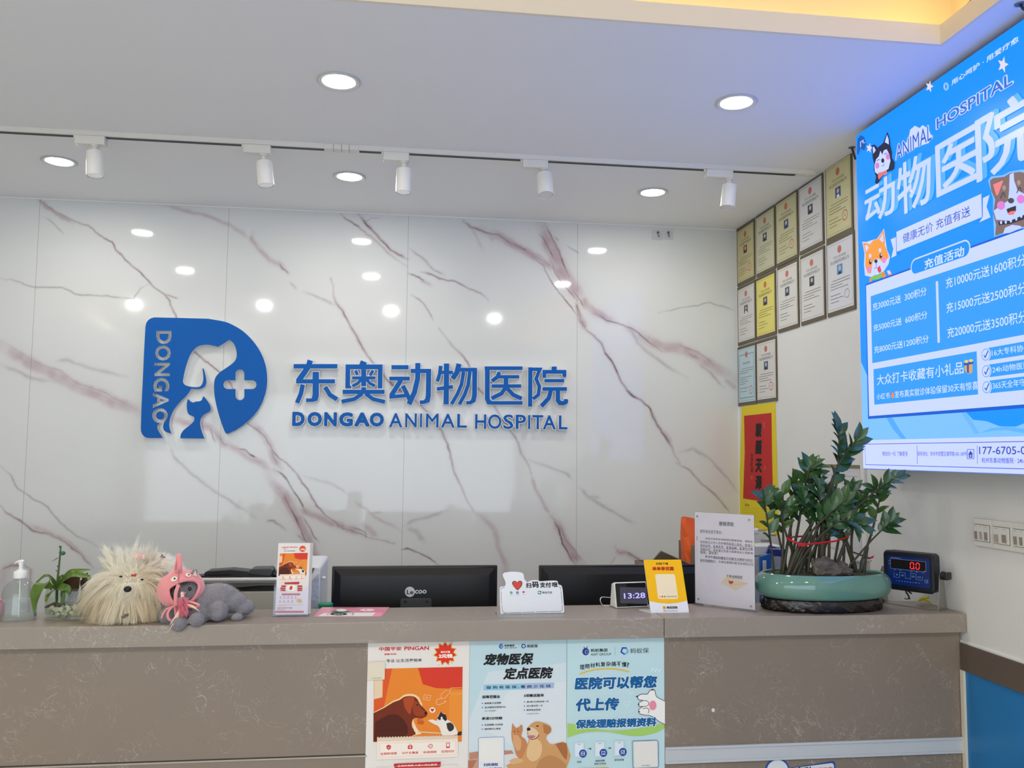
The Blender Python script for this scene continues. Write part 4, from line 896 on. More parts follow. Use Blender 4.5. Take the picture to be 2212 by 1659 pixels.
# ribbon
A.poly(WH, [c8(p) for p in [(305,1185),(362,1160),(362,1345),(312,1370),(332,1280)]]); A.poly(WH, [c8(p) for p in [(1225,775),(1292,742),(1262,860),(1302,965),(1185,1018),(1225,960)]])
A.poly(WH, [c8(p) for p in [(360,1112),(1213,730),(1220,962),(364,1310)]]); A.line((40, 92, 190), [c8((360,1112)), c8((364,1310)), c8((398,1335)), c8((372,1306))], 1); A.line((40, 92, 190), [c8((1213,735)), c8((1220,962)), c8((1184,1018)), c8((1182,976))], 1)
A.text('健康无价 充值有送', (1953, 526.5), (2098, 443), (58, 92, 178), .004)
# shiba
def P8(col, pts): A.poly(col, [c8(p) for p in pts])
P8(WH, [(22,1210),(70,1210),(110,1195),(170,1180),(240,1076),(256,1200),(270,1290),(300,1360),(285,1430),(240,1500),(110,1560),(50,1545),(40,1440),(45,1320)])
P8((250, 160, 62), [(28,1222),(60,1218),(100,1235),(130,1195),(180,1180),(236,1084),(250,1180),(248,1240),(275,1310),(288,1360),(240,1420),(190,1380),(150,1380),(120,1440),(130,1530),(75,1520),(52,1450),(55,1330)])
P8(WH, [(48,1250),(70,1240),(88,1270),(62,1310)]); P8(WH, [(195,1185),(228,1125),(236,1200),(222,1215)])
P8(WH, [(118,1480),(128,1410),(150,1380),(185,1385),(215,1440),(280,1390),(240,1500),(170,1540),(110,1530)])
for c_ in ((103, 1412), (208, 1350)): A.oval((54, 34, 28), c8(c_), 2.8, 5.2); A.oval((255,255,255), c8((c_[0]+4, c_[1]-10)), 1, 1.8)
for c_ in ((92, 1480), (240, 1390)): A.oval((236, 140, 200), c8(c_), 4.6, 7)
for c_ in ((102, 1350), (200, 1293)): A.oval(WH, c8(c_), 2.8, 4.6)
A.oval((66, 44, 36), c8((160, 1402)), 3.6, 4.2); A.line((66,44,36), [c8((162,1415)), c8((165,1465)), c8((142,1475))], 1); P8((222, 70, 90), [(172,1470),(200,1445),(216,1500),(196,1522),(178,1500)])
P8((132, 196, 60), [(105,1560),(180,1540),(230,1505),(240,1545),(190,1580),(110,1590)]); P8((244,140,50), [(95,1575),(110,1570),(120,1600),(98,1612)]); P8((244,140,50), [(215,1530),(240,1500),(262,1555),(225,1570)]); P8((250,150,60), [(270,1500),(300,1495),(320,1535),(285,1545)]); P8(WH, [(270,1500),(290,1492),(312,1525),(290,1530)])
# brown dog
P8((128, 190, 250), [(1280,600),(1310,560),(1430,545),(1500,510),(1622,490),(1750,520),(1750,1100),(1622,1075),(1340,1160),(1330,940),(1330,780)])
P8((132, 108, 104), [(1297,600),(1330,575),(1440,562),(1500,525),(1600,512),(1700,540),(1740,700),(1740,1090),(1620,1060),(1350,1150),(1360,1040),(1330,930),(1350,790),(1310,700)])
P8((246, 134, 140), [(1330,640),(1420,600),(1432,600),(1380,740),(1362,750)]); P8((196,210,252), [(1495,540),(1535,520),(1540,600),(1575,700),(1700,760),(1740,900),(1640,985),(1500,1000),(1360,990),(1335,900),(1480,800),(1490,700)])
P8((40, 46, 66), [(1380,1010),(1500,1000),(1640,940),(1740,880),(1740,930),(1640,985),(1510,1030),(1390,1045)])
for c_ in ((1410,1018),(1457,1014),(1508,1002),(1562,983),(1612,955)): A.oval(WH, c8(c_), 2.2, 3.6)
P8((196,210,252), [(1430,1130),(1450,1070),(1520,1040),(1600,1050),(1620,1070),(1500,1120)])
for c_ in ((1410,848),(1608,785)): A.oval((226, 130, 220), c8(c_), 8.8, 9.5)
A.oval((76, 72, 66), c8((1510, 800)), 6.8, 6); P8((50, 44, 40), [(1465,885),(1500,870),(1560,850),(1560,900),(1530,940),(1480,935)]); P8((246,120,130), [(1475,925),(1510,905),(1555,900),(1540,935),(1495,945)])
A.line((60,60,90), [c8((1405,780)), c8((1425,725)), c8((1440,722)), c8((1452,765))], 2); A.line((60,60,90), [c8((1568,725)), c8((1588,672)), c8((1602,670)), c8((1615,705))], 2)
A.oval((172,150,148), c8((1442, 672)), 3.8, 5.6); A.oval((172,150,148), c8((1588, 620)), 3.8, 5.6)
A.build('backlit_print', lb)
# ================================================================== RECEPTION COUNTER
def stone(name, col, lines=1., coat=.2):
    m = bpy.data.materials.new(name); m.use_nodes = True; nt = m.node_tree; b = nt.nodes['Principled BSDF']
    tc = nt.nodes.new('ShaderNodeTexCoord'); N = nt.nodes.new; K = nt.links.new
    b.inputs['Roughness'].default_value = .42; b.inputs['Coat Weight'].default_value = coat; b.inputs['Coat Roughness'].default_value = .3; b.inputs['Coat IOR'].default_value = 1.6
    n0 = N('ShaderNodeTexNoise'); n0.inputs['Scale'].default_value = 2.2; n0.inputs['Detail'].default_value = 3; K(tc.outputs['Object'], n0.inputs['Vector'])
    def mix(f, a, c, s):
        mm = N('ShaderNodeMix'); mm.data_type = 'RGBA'; q = N('ShaderNodeMath'); q.operation = 'MULTIPLY'; q.inputs[1].default_value = s; K(f, q.inputs[0]); K(q.outputs[0], mm.inputs[0])
        if isinstance(a, tuple): mm.inputs[6].default_value = (*a, 1)
        else: K(a, mm.inputs[6])
        mm.inputs[7].default_value = (*c, 1); return mm.outputs[2]
    cur = mix(n0.outputs['Fac'], lin(col), lin(tuple(int(c*.9) for c in col)), 1.)
    for sc_, dist, width, mlo, mhi, cc, st, off in ((7, 3.2, .010, .50, .66, (206, 196, 184), .75, 0), (16, 2.6, .012, .52, .66, (222, 214, 204), .8, 7), (4, 4.5, .006, .48, .62, (190, 180, 168), .55, 13), (11, 3, .012, .60, .70, (96, 86, 78), .6, 21)):
        mp = N('ShaderNodeMapping'); mp.inputs['Location'].default_value = (off, off*.7, off*.3); K(tc.outputs['Object'], mp.inputs[0])
        n1 = N('ShaderNodeTexNoise'); n1.inputs['Scale'].default_value = sc_; n1.inputs['Detail'].default_value = 5; n1.inputs['Distortion'].default_value = dist; K(mp.outputs[0], n1.inputs['Vector'])
        s1 = N('ShaderNodeMath'); s1.operation = 'SUBTRACT'; s1.inputs[1].default_value = .5; K(n1.outputs['Fac'], s1.inputs[0])
        s2 = N('ShaderNodeMath'); s2.operation = 'ABSOLUTE'; K(s1.outputs[0], s2.inputs[0])
        r = N('ShaderNodeMapRange'); r.inputs[1].default_value = 0; r.inputs[2].default_value = width; r.inputs[3].default_value = 1; r.inputs[4].default_value = 0; K(s2.outputs[0], r.inputs[0])
        n2 = N('ShaderNodeTexNoise'); n2.inputs['Scale'].default_value = sc_*.55; n2.inputs['Detail'].default_value = 3; K(mp.outputs[0], n2.inputs['Vector'])
        r2 = N('ShaderNodeMapRange'); r2.inputs[1].default_value = mlo; r2.inputs[2].default_value = mhi; K(n2.outputs['Fac'], r2.inputs[0])
        mu = N('ShaderNodeMath'); mu.operation = 'MULTIPLY'; K(r.outputs[0], mu.inputs[0]); K(r2.outputs[0], mu.inputs[1])
        cur = mix(mu.outputs[0], cur, lin(cc), st*lines)
    K(cur, b.inputs['Base Color']); return m
st1 = stone('grey_brown_quartz', (156, 144, 132), .8); st2 = stone('grey_brown_quartz_panel', (142, 127, 113), .7, .1)
ZS = 1.55 - (1.54-.873)*.82                       # underside of the slab
YBK = hit(1000, 1310.5, 2, ZC).y                  # back edge of the slab
XJ = hit(1435, 1340, 1, YF).x
YP = YF + .026                                    # face of the front panel
rcn = thing('reception_counter', 'long grey-brown stone reception counter across the foreground', 'reception counter', (-.3, YF+.12, 0))
MB().box((-2.6, YF, ZS), (XJ-.0008, YBK, ZC)).build('counter_slab', st1, rcn, bevel=.0015)
MB().box((XJ+.0008, YF, ZS), (XR-.002, YBK, ZC)).build('counter_slab', st1, rcn, bevel=.0015)
MB().box((-2.6, YP, 0), (XR-.008, YP+.02, ZS-.0005)).build('front_panel', st2, rcn)
def ppx(x, y, Y=YP): return hit(x, y, 1, Y)
b0 = ppx(1600, 1642.5).z; b1 = ppx(1600, 1607).z; xb = ppx(1436, 1620).x
al = mat('pale_strip', (196, 200, 204), .35)
MB().box((xb, YP-.006, b0+.006), (XR-.009, YP-.0005, b1-.006)).box((xb, YP-.010, b1-.007), (XR-.009, YP-.0005, b1)).box((xb, YP-.010, b0), (XR-.009, YP-.0005, b0+.007)).build('ledge_strip', al, rcn, bevel=.0008, label='pale grey strip')
zs = ppx(400, 1647.5).z; xs = ppx(792, 1640).x
MB().box((-2.6, YP-.003, zs), (xs, YP-.0003, zs+.004)).build('seam_strip', mat('seam', (178, 168, 154), .4), rcn)
MB().box((-2.6, YP-.0004, zs+.004), (xs, YP-.0001, zs+.0075)).build('seam_gap', mat('dark_gap', (60, 54, 48), .7), rcn)

# ------------------------------------------------------------------ posters on the counter front
PF = Frame((0, YP-.0006, 0), (1, 0, 0), (0, 0, 1), (0, -1, 0))
def poster(name, lb, x0, x1, ytop, col, zb_=.5, t=.0005):
    a0 = PF.loc(x0, 1500)[0]; a1 = PF.loc(x1, 1500)[0]; zt_ = min(PF.loc((x0+x1)/2, ytop)[1], ZS-.001)
    r = thing(name, lb, 'poster', (a0, YP, zb_), 'pet insurance posters on the counter front')
    MB().prism([(a0, zb_), (a1, zb_), (a1, zt_), (a0, zt_)], -t, 0, PF).build('sheet', ink(col), r); return r
RED = (206, 38, 44); DK = (34, 48, 42)
def ping_an(A):
    """red and orange pet insurance artwork (shared by the poster and the leaflets)"""
    A.texts([('中国平安', (190, 178), (430, 132)), ('PINGAN', (458, 172), (722, 126))], RED, .03)
    A.text('金融·科技', (245, 222), (375, 200), RED, .02)
    A.text('专业 让生活更简单', (268, 300), (645, 257), DK, .01)
    c = (893, 205)
    for k, (R1, R2, col) in enumerate(((132, 92, (246, 176, 40)), (118, 84, (228, 52, 36)))):
        A.poly(col, [(c[0]+(R1 if j % 2 == 0 else R2)*math.sin(math.pi*j/11), c[1]-(R1 if j % 2 == 0 else R2)*math.cos(math.pi*j/11)) for j in range(22)])
    A.text('每天只需', (845, 200), (945, 176), (255, 240, 220), .04); A.text('2元钱', (822, 255), (972, 206), (255, 246, 230), .06)
    for p in (((790,165),(812,182)), ((940,105),(948,80)), ((960,100),(975,78)), ((955,290),(970,308)), ((830,320),(820,335))): A.line((60,60,60), p, 3)
    A.poly((240, 138, 46), [(138,368),(1078,345),(1068,1140),(130,1145)])
    A.poly((222, 62, 40), [(605,357),(1078,345),(1075,580),(800,572),(655,530)]); A.poly((228, 92, 40), [(240,368),(330,362),(240,780),(138,830),(138,690),(228,668)])
    A.poly((236,212,180), [(140,455),(228,460),(226,668),(138,690)])
    A.poly((244, 150, 54), [(940,600),(1075,600),(1072,1030),(930,1040)]); A.line((250,190,90), [(945,600),(950,570),(1078,566)], 6); A.line((250,190,90), [(952,632),(1078,632)], 4)
    A.line((252,206,170), [(662,690),(672,640),(742,650),(728,702),(662,690)], 4); A.line((252,206,170), [(700,655),(696,688)], 4); A.line((252,206,170), [(682,672),(714,676)], 4)
    A.line((252,206,170), smoothpath([(930,592),(945,610),(915,650),(880,680),(850,670),(850,640),(890,600),(915,592)], 3), 4); A.line((252,206,170), smoothpath([(860,680),(815,690),(798,720),(815,748),(860,735),(900,715),(880,708)], 3), 5)
    A.oval((214, 96, 36), (640, 935), 30, 24); [A.oval((214, 96, 36), p, 11, 13) for p in ((606, 912), (622, 896), (646, 892), (606,940))]
    # red setter
    A.poly((252, 214, 160), smoothpath([(135,826),(250,765),(340,705),(405,682),(445,648),(500,632),(560,636),(612,665),(635,715),(650,770),(560,890),(575,960),(612,1050),(560,1075),(300,1110),(135,1120)], 2))
    A.poly((120, 46, 22), smoothpath([(132,836),(250,778),(340,722),(410,696),(450,668),(500,655),(560,660),(600,690),(625,740),(680,800),(704,835),(690,872),(630,892),(570,886),(540,930),(545,990),(580,1060),(450,1100),(300,1130),(130,1140)], 2))
    A.poly((178, 76, 34), smoothpath([(445,690),(500,662),(560,668),(560,720),(535,790),(520,850),(490,820),(460,770)], 2)); A.poly((160, 64, 30), smoothpath([(560,700),(600,720),(640,790),(688,825),(670,865),(600,870),(560,840),(545,770)], 2))
    A.poly((84, 30, 16), smoothpath([(150,930),(300,850),(400,860),(470,930),(500,1030),(430,1095),(140,1135)], 2)); A.poly((250,226,196), smoothpath([(560,930),(590,1000),(640,1050),(600,1060),(560,1020)], 2))
    A.oval((30,18,16), (688, 836), 16, 15); A.oval((30,18,16), (598, 748), 11, 7)
    A.line((236,200,160), [(600,1035),(700,1040),(850,1050),(1040,1040)], 14); A.poly((70,40,34), [(1010,1040),(1070,1028),(1068,1070),(1010,1075)])
    A.oval((252,240,226), (757, 803), 32, 30); A.poly((200,30,50), [(757,823),(738,800),(742,788),(752,788),(757,795),(763,788),(773,788),(776,800)])
    # kitten
    A.poly((244,236,226), smoothpath([(708,910),(760,903),(805,918),(812,868),(828,852),(842,822),(862,838),(895,845),(912,900),(950,925),(990,965),(1018,1020),(1020,1062),(900,1075),(860,1068),(842,1020),(822,975),(780,955),(735,930)], 2))
    A.poly((40,38,40), [(828,855),(846,818),(862,838),(900,852),(912,905),(895,922),(872,900),(850,905),(828,910),(808,890)]); A.poly((244,236,226), [(845,880),(860,870),(868,900),(846,905)]); A.poly((58,52,50), smoothpath([(905,945),(950,935),(985,970),(980,1010),(940,1032),(915,1000)], 2))
    # ticket
    A.poly((238, 214, 190), [(170, 1098), (1028, 1075), (1026, 1110), (170, 1140)]); [A.oval((236,212,188), (180+k*31, 1100-k*.8), 11, 13, 10) for k in range(28)]
    A.poly((250, 238, 224), [(170,1135),(1026,1108),(1028,1298),(172,1330)]); A.poly((248,226,206), [(190,1150),(1012,1122),(1014,1278),(192,1312)]); A.poly((252, 240, 228), [(204,1160),(1000,1135),(1002,1268),(206,1300)])
    rr = (214, 48, 48)
    A.poly(rr, [(270,1180),(293,1170),(318,1180),(314,1210),(293,1225),(272,1210)]); A.line((255,240,230), [(284,1197),(291,1205),(304,1188)], 5)
    A.poly(rr, [(497,1178),(545,1176),(545,1214),(497,1216)]); A.line(rr, [(510,1178),(512,1165),(530,1165),(532,1178)], 4); A.line((255,240,230), [(521,1184),(521,1208)], 7); A.line((255,240,230), [(509,1196),(533,1196)], 7)
    A.ring(rr, (738, 1184), 20, 20, 6); A.line(rr, [(702,1186),(722,1186)], 5); A.line(rr, [(738,1172),(738,1185),(746,1180)], 4)
    A.line(rr, [(906,1150),(938,1149),(938,1200),(906,1201)], 6, True); A.poly(rr, [(906,1190),(938,1189),(938,1201),(906,1202)])
    A.texts([('全病种保障', (205, 1280), (380, 1246)), ('诊疗全覆盖', (433, 1270), (608, 1239)), ('极速理赔', (660, 1262), (800, 1232)), ('在线问诊', (850, 1255), (990, 1223))], rr, .01)
    A.poly((200, 40, 46), [(348,1372),(845,1350),(845,1396),(830,1408),(362,1418),(348,1400)]); A.text('全病种保障,大病小病全都保', (385, 1406), (808, 1370), (255, 244, 236), .02)
    A.line((226,206,198), [(160,1421),(160,1405),(1022,1378),(1024,1421)], 3)
r = poster('insurance_poster', 'red and orange pet insurance poster with a brown dog, leftmost on the counter front', 792.5, 1013, 1385, (238, 232, 226))
A = Art(PF, (780, 1370, 4.916)); ping_an(A); A.build('print', r)
# cream sticker card over its left edge (the square code is left out)
a0, b1 = PF.loc(795, 1429); a1, b0 = PF.loc(831, 1467)
r = thing('sticker_card', 'small cream sticker card on the left edge of the red poster', 'sticker', (a0, YP, b0))
MB().prism(rrect(a0, b0, a1, b1, .002), .0045, .0052, PF).build('card', ink((232, 222, 200)), r)
A = Art(PF, (780, 1370, 4.916), h=.0053); A.text('扫码咨询报销', (112, 466), (215, 454), (90, 84, 70)); A.build('print', r)

r = poster('insurance_poster', 'light blue poster with black headline, golden dog and cat, middle of three', 1013.5, 1223.5, 1381, (196, 222, 230), t=.0004)
A = Art(PF, (780, 1370, 4.916)); NVY = (24, 62, 130); BK = (26, 26, 30)
A.poly((214, 228, 234), [(1350,400),(2180,300),(2180,1421),(1145,1421),(1150,900)]); A.poly((224, 232, 236), [(1600,560),(2180,500),(2180,1150),(1600,1180),(1300,1000)])
def ant(c, s, col, lt):
    A.oval(col, c, 24*s, 26*s); A.oval(lt, (c[0]+6*s, c[1]+2*s), 13*s, 15*s); A.oval(col, (c[0]+8*s, c[1]+2*s), 8*s, 10*s); A.line(col, [(c[0]-6*s, c[1]-22*s), (c[0]-14*s, c[1]-34*s)], 5*s); A.line(col, [(c[0]+4*s, c[1]-24*s), (c[0]+12*s, c[1]-36*s)], 5*s)
def penta(c, R, col, col2):
    P5 = [(c[0]+R*math.sin(2*math.pi*k/5+.63), c[1]-R*math.cos(2*math.pi*k/5+.63)) for k in range(5)]
    A.line(col, P5[:3], R*.42); A.line(col2, P5[2:]+P5[:1], R*.42)
ant((1487, 130), .95, (24, 96, 190), (196, 222, 230)); A.text('蚂蚁集团', (1522, 132), (1628, 108), BK, .03); A.text('ANT GROUP', (1520, 152), (1652, 137), BK, .01); A.line((150,160,170), [(1675,100),(1675,150)], 2)
penta((1725, 126), 22, (20, 90, 180), (20, 60, 140)); A.text('蚂蚁保', (1762, 143), (1876, 107), BK, .02)
A.text('宠物医保', (1297, 332), (1830, 195), BK, .045, .22); A.text('定点医院', (1507, 482), (2040, 343), BK, .045, .22)
A.poly((150, 204, 232), [(1302,538),(1720,524),(1716,584),(1298,596)]); A.poly((168, 190, 226), [(1720,524),(2050,514),(2046,572),(1716,584)])
A.text('猫 狗 有 医 保 , 看 病 少 花 钱', (1328, 582), (2012, 533), BK, .02)
A.texts([('保障范围全', (1283, 683), (1477, 644)), ('3项赠送服务', (1727, 668), (1942, 630)), ('承诺3日快赔', (1280, 910), (1500, 873))], BK, .03)
A.texts([('疾病意外全保障', (1310, 742), (1485, 718)), ('定点医院可报销70%', (1310, 786), (1535, 761)), ('猫3联/犬6联疫苗一针', (1757, 727), (1995, 702)), ('进口驱虫药一次', (1757, 770), (1928, 747)), ('医师电话咨询', (1757, 814), (1903, 790)),
         ('在线理赔 3日完结', (1310, 972), (1505, 946)), ('超时赔付心意金', (1310, 1015), (1482, 990)), ('(大病、意外另算赔付)', (1310, 820), (1435, 806)), ('(问诊服务由合作方提供)', (1762, 850), (1886, 836))], BK, .01)
for c in ((1287,732),(1287,776),(1733,716),(1733,760),(1733,804),(1285,962),(1285,1005)): A.oval((40,90,170), c, 6, 6, 8)
# floor, cat and dog
A.poly((196, 140, 116), [(1145,1258),(1260,1240),(1600,1232),(1620,1270),(1150,1330)]); A.poly((208,160,138), [(1142,1330),(1300,1300),(1500,1360),(1500,1421),(1138,1421)]); A.poly((222,222,226), [(1500,1280),(1650,1262),(1700,1421),(1400,1421)]); A.poly((186,120,96), [(1138,1340),(1230,1332),(1180,1421),(1138,1421)])
A.poly((206, 138, 88), smoothpath([(1605,940),(1640,990),(1672,985),(1706,955),(1715,1020),(1700,1080),(1740,1110),(1765,1180),(1745,1280),(1700,1320),(1650,1290),(1625,1200),(1600,1120),(1596,1040)], 2)); A.poly((222,170,120), smoothpath([(1610,1050),(1660,1070),(1700,1130),(1690,1220),(1650,1230),(1610,1140)], 2))
A.oval((60,44,30), (1628,1030), 7, 5); A.oval((60,44,30), (1668,1030), 7, 5); A.oval((150,80,70), (1630,1062), 8, 5); A.line((150,90,60), [(1660,990),(1655,1010)], 4)
A.poly((214, 160, 104), smoothpath([(1760,1000),(1790,965),(1850,925),(1930,935),(2010,975),(2018,1030),(1980,1068),(1965,1110),(2020,1170),(2100,1150),(2180,1160),(2180,1421),(1560,1421),(1600,1360),(1690,1330),(1740,1240),(1780,1120),(1762,1060)], 2))
A.poly((234, 196, 146), smoothpath([(1790,1120),(1870,1110),(1920,1180),(1900,1300),(1820,1350),(1760,1300),(1760,1220)], 2)); A.poly((186, 124, 76), smoothpath([(1930,950),(2000,975),(2015,1030),(1975,1060),(1940,1040)], 2)); A.poly((232,204,170), smoothpath([(1765,985),(1830,990),(1880,1040),(1880,1070),(1830,1110),(1780,1080)], 2))
A.poly((190,120,130), smoothpath([(1760,1080),(1800,1070),(1850,1075),(1830,1100),(1780,1105)], 2)); A.line((60,40,34), smoothpath([(1800,1112),(1840,1112),(1880,1080),(1880,1060)], 2), 6); A.oval((44,36,34), (1778,1005), 20, 17); A.oval((40,30,26), (1872,973), 12, 8)
A.poly((226,180,130), smoothpath([(1570,1340),(1640,1310),(1720,1330),(1700,1360),(1600,1380)], 2)); A.poly((176,110,66), smoothpath([(2060,1160),(2180,1155),(2180,1330),(2120,1260)], 2)); A.poly((196,140,90), smoothpath([(1900,1330),(2000,1280),(2120,1330),(2170,1421),(1850,1421)], 2))
# rounded box for the code (the square code itself is left out)
A.poly((232, 236, 240), [(1258,1097),(1505,1088),(1517,1100),(1517,1421),(1245,1421),(1247,1108)]); A.line((60,100,170), [(1245,1421),(1247,1108),(1258,1097),(1505,1088),(1517,1100),(1517,1421)], 3); A.poly((240,238,232), [(1268,1130),(1488,1112),(1490,1340),(1270,1350)])
A.text('扫码领取', (1300, 1400), (1455, 1362), NVY, .04); A.text('宠物医保免费体验', (1265, 1440), (1495, 1408), NVY, .03)
A.build('print', r)

r = poster('insurance_poster', 'pale aqua poster with big blue headline and a white paw, rightmost of three', 1224.5, 1435, 1378, (196, 226, 232), t=.0003)
A = Art(PF, (1200, 1370, 3.403)); HB = (10, 96, 158)
ant((222, 128), 1.05, (38, 60, 140), (130,160,210)); A.text('蚂蚁集团', (258, 131), (382, 104), DK, .02); A.text('ANT GROUP', (258, 158), (410, 137), DK, .005); A.line((140,150,160), [(437,95),(437,155)], 2)
penta((507, 122), 26, (120, 176, 226), (30, 84, 180)); A.text('蚂蚁保', (548, 141), (685, 100), DK, .0)
for k, ch in enumerate('理赔材料复杂搞不懂?'):
    u = k/9; A.text(ch, (178+k*38.5, 262-34*math.sin(math.pi*(.12+u*.62))+10-4*u), (178+k*38.5+(35 if ch != '?' else 16), 226-34*math.sin(math.pi*(.12+u*.62))+10-4*u), BK, .012)
A.line((238, 190, 44), smoothpath([(176,292),(270,264),(360,254),(460,258),(541,276)], 4), 9)
for (s_, bl_, tr_) in (('医院可以帮您', (139, 410), (748, 300)), ('代上传', (147, 568), (468, 462)), ('保险理赔报销资料', (147, 694), (740, 608))):
    A.text(s_, (bl_[0]-5, bl_[1]+6), (tr_[0]+5, tr_[1]-6), (236, 246, 248), .09, .1)
A.poly((170, 212, 110), smoothpath([(88,655),(180,668),(330,700),(480,704),(620,690),(740,668),(800,655)], 3) + smoothpath([(800,690),(740,722),(640,745),(560,747),(470,732),(370,716),(270,716),(180,728),(88,760)], 3))
for (s_, bl_, tr_) in (('保险理赔报销资料', (147, 694), (740, 608)),): A.text(s_, (bl_[0]-5, bl_[1]+6), (tr_[0]+5, tr_[1]-6), (236, 246, 248), .09, .1)
for k in range(3): A.line((236,246,248), [(702+k*25, 272+k*3), (722+k*25, 246+k*4)], 7)
pw = smoothpath([(800,490),(760,470),(738,452),(728,412),(710,406),(690,416),(672,440),(630,440),(602,458),(612,480),(640,486),(612,505),(612,528),(640,530),(612,552),(615,580),(650,592),(690,596),(720,610),(760,640),(803,662)], 4)
A.poly((246, 244, 240), pw + [(803,640),(803,500)]); A.line((44, 34, 34), pw, 4); [A.poly((44,34,34), p) for p in ([(586,456),(604,450),(606,466)], [(602,514),(614,508),(616,522)], [(606,566),(618,562),(620,576)], [(700,412),(712,400),(722,412)])]
A.line((44,34,34), smoothpath([(640,486),(668,488),(684,504),(676,524),(640,530)], 3), 4); A.line((44,34,34), smoothpath([(640,548),(664,540),(686,552),(680,580)], 3), 4)
A.oval((236, 146, 166), (714, 522), 27, 36)
for (s_, bl_, tr_) in (('医院可以帮您', (139, 410), (748, 300)), ('代上传', (147, 568), (468, 462)), ('保险理赔报销资料', (147, 694), (740, 608))): A.text(s_, bl_, tr_, HB, .05, .1)
for c, s in (((556, 436), .8), ((522, 510), 1.3)): A.line((232,244,246), [(c[0], c[1]+16*s), (c[0]-18*s, c[1]-4*s), (c[0]-10*s, c[1]-14*s), (c[0], c[1]-4*s), (c[0]+12*s, c[1]-18*s), (c[0]+20*s, c[1]-4*s)], 4, True)
for k, (x, y) in enumerate(((172, 850), (322, 845), (465, 838))):
    A.poly((208, 226, 236), [(x-36,y-48),(x-26,y-57),(x+28,y-60),(x+38,y-50),(x+38,y+45),(x+28,y+54),(x-26,y+57),(x-36,y+48)]); A.poly((226, 238, 243), [(x-28,y-46),(x+30,y-49),(x+30,y+42),(x-28,y+46)]); A.line((80,110,140), [(x-10,y-42),(x+12,y-43)], 3)
    A.oval((34, 74, 160), (x+28, y+25), 28, 30); A.line((230,238,250), [(x+16,y+14),(x+40,y+13),(x+40,y+37),(x+16,y+38)], 3.5, True); A.line((230,238,250), [[(x+12,y+26),(x+44,y+25)], [(x+26,y+24),(x+34,y+36)], [(x+22,y+24),(x+28,y+30),(x+38,y+18)]][k], 3.5)
for x, y in ((252, 840), (397, 835)): A.poly((40,64,120), [(x-12,y-2),(x+2,y-3),(x+1,y-8),(x+12,y),(x+2,y+7),(x+2,y+3),(x-12,y+3)])
A.texts([('扫码', (155, 945), (188, 928)), ('选择宠物', (290, 936), (360, 919)), ('和就诊时间', (283, 958), (370, 941)), ('提交申请', (432, 930), (500, 913))], BK, .01)
A.poly((236, 232, 226), [(572,788),(746,780),(750,970),(576,978)]); A.line((60, 92, 160), [(568,782),(740,776),(754,788),(756,966),(744,980),(578,984),(566,972),(562,794)], 3, True); A.text('东奥动物医院', (630, 968), (692, 956), BK)
A.poly((240, 196, 60), [(145,984),(390,976),(390,1000),(145,1000)])
A.build('print', r)

# small chip in the stone and the half-cut sticker sign at the bottom edge (its mascot is left out)
MB().prism([PF.loc(1540.5+4*math.cos(k), 1534+4.5*math.sin(k*1.0)) for k in (0, 1, 2, 3.2, 4.1, 5.2)], .0001, .0009, PF).build('stone_chip', mat('chip_white', (222, 222, 214), .5), rcn, label='white chip')
q = lambda x, y: PF.loc(1600+x/3.614, 1560+y/3.614)
(cxs, czs), (edge, _) = q(285, 385), q(380, 385); rr_ = edge-cxs; rt = q(735, 350)[0]; ztp = q(500, 315)[1]
r = thing('sticker_sign', 'blue-edged white sticker sign with a round left end, low on the counter front', 'sign', (cxs, YP, czs-.1))
def shape(g):
    dome = [(cxs+(rr_+g)*math.cos(t), czs+(rr_+g)*math.sin(t)) for t in [math.pi*(.07+k*.9/14) for k in range(15)]]
    return [(cxs-rr_-g, czs-.1-g)] + [(rt+g, czs-.1-g), (rt+g, ztp+g-.006), (rt+g-.003, ztp+g-.002), (rt+g-.007, ztp+g)] + dome
MB().prism(shape(.001), .0002, .0015, PF).build('backing', mat('sign_blue_edge', (36, 84, 168), .4), r)
MB().prism(shape(-.004), .0016, .0021, PF).build('face', ink((226, 228, 230)), r)
A = Art(PF, (1600, 1560, 3.614), h=.0022); A.text('方引', (425, 385), (545, 345), (24, 24, 26), .04); A.text('每日消毒', (560, 385), (715, 347), (196, 50, 50), .02); A.build('print', r)
# ================================================================== BEHIND THE COUNTER
dk_ = thing('work_desk', 'low white work desk behind the reception counter', 'desk', (-.3, 3.2, 0))
MB().box((-2.6, YBK+.03, .72), (XR-.01, 3.55, .745)).build('desk_top', mat('desk_white', (206, 204, 198), .4), dk_, bevel=.002)
mb = MB()
for x in (-2.55, -1.2, .2, 1.5): mb = MB().box((x, YBK+.05, 0), (x+.03, 3.5, .7195)); mb.build('leg_panel', mat('desk_white', (206, 204, 198), .4), dk_)
DZ = .7455
def pxb(mb, x0, y0, x1, y1, Y, dep, zmin=None):
    a = hit(x0, y1, 1, Y); b = hit(x1, y0, 1, Y); z0 = a.z if zmin is None else zmin
    return mb.box((a.x, Y, z0), (b.x, Y+dep, b.z))
def FY(Y): return Frame((0, Y, 0), (1, 0, 0), (0, 0, 1), (0, -1, 0))
blk = mat('monitor_black', (20, 20, 22), .38, bump=(400, .05, .0003))
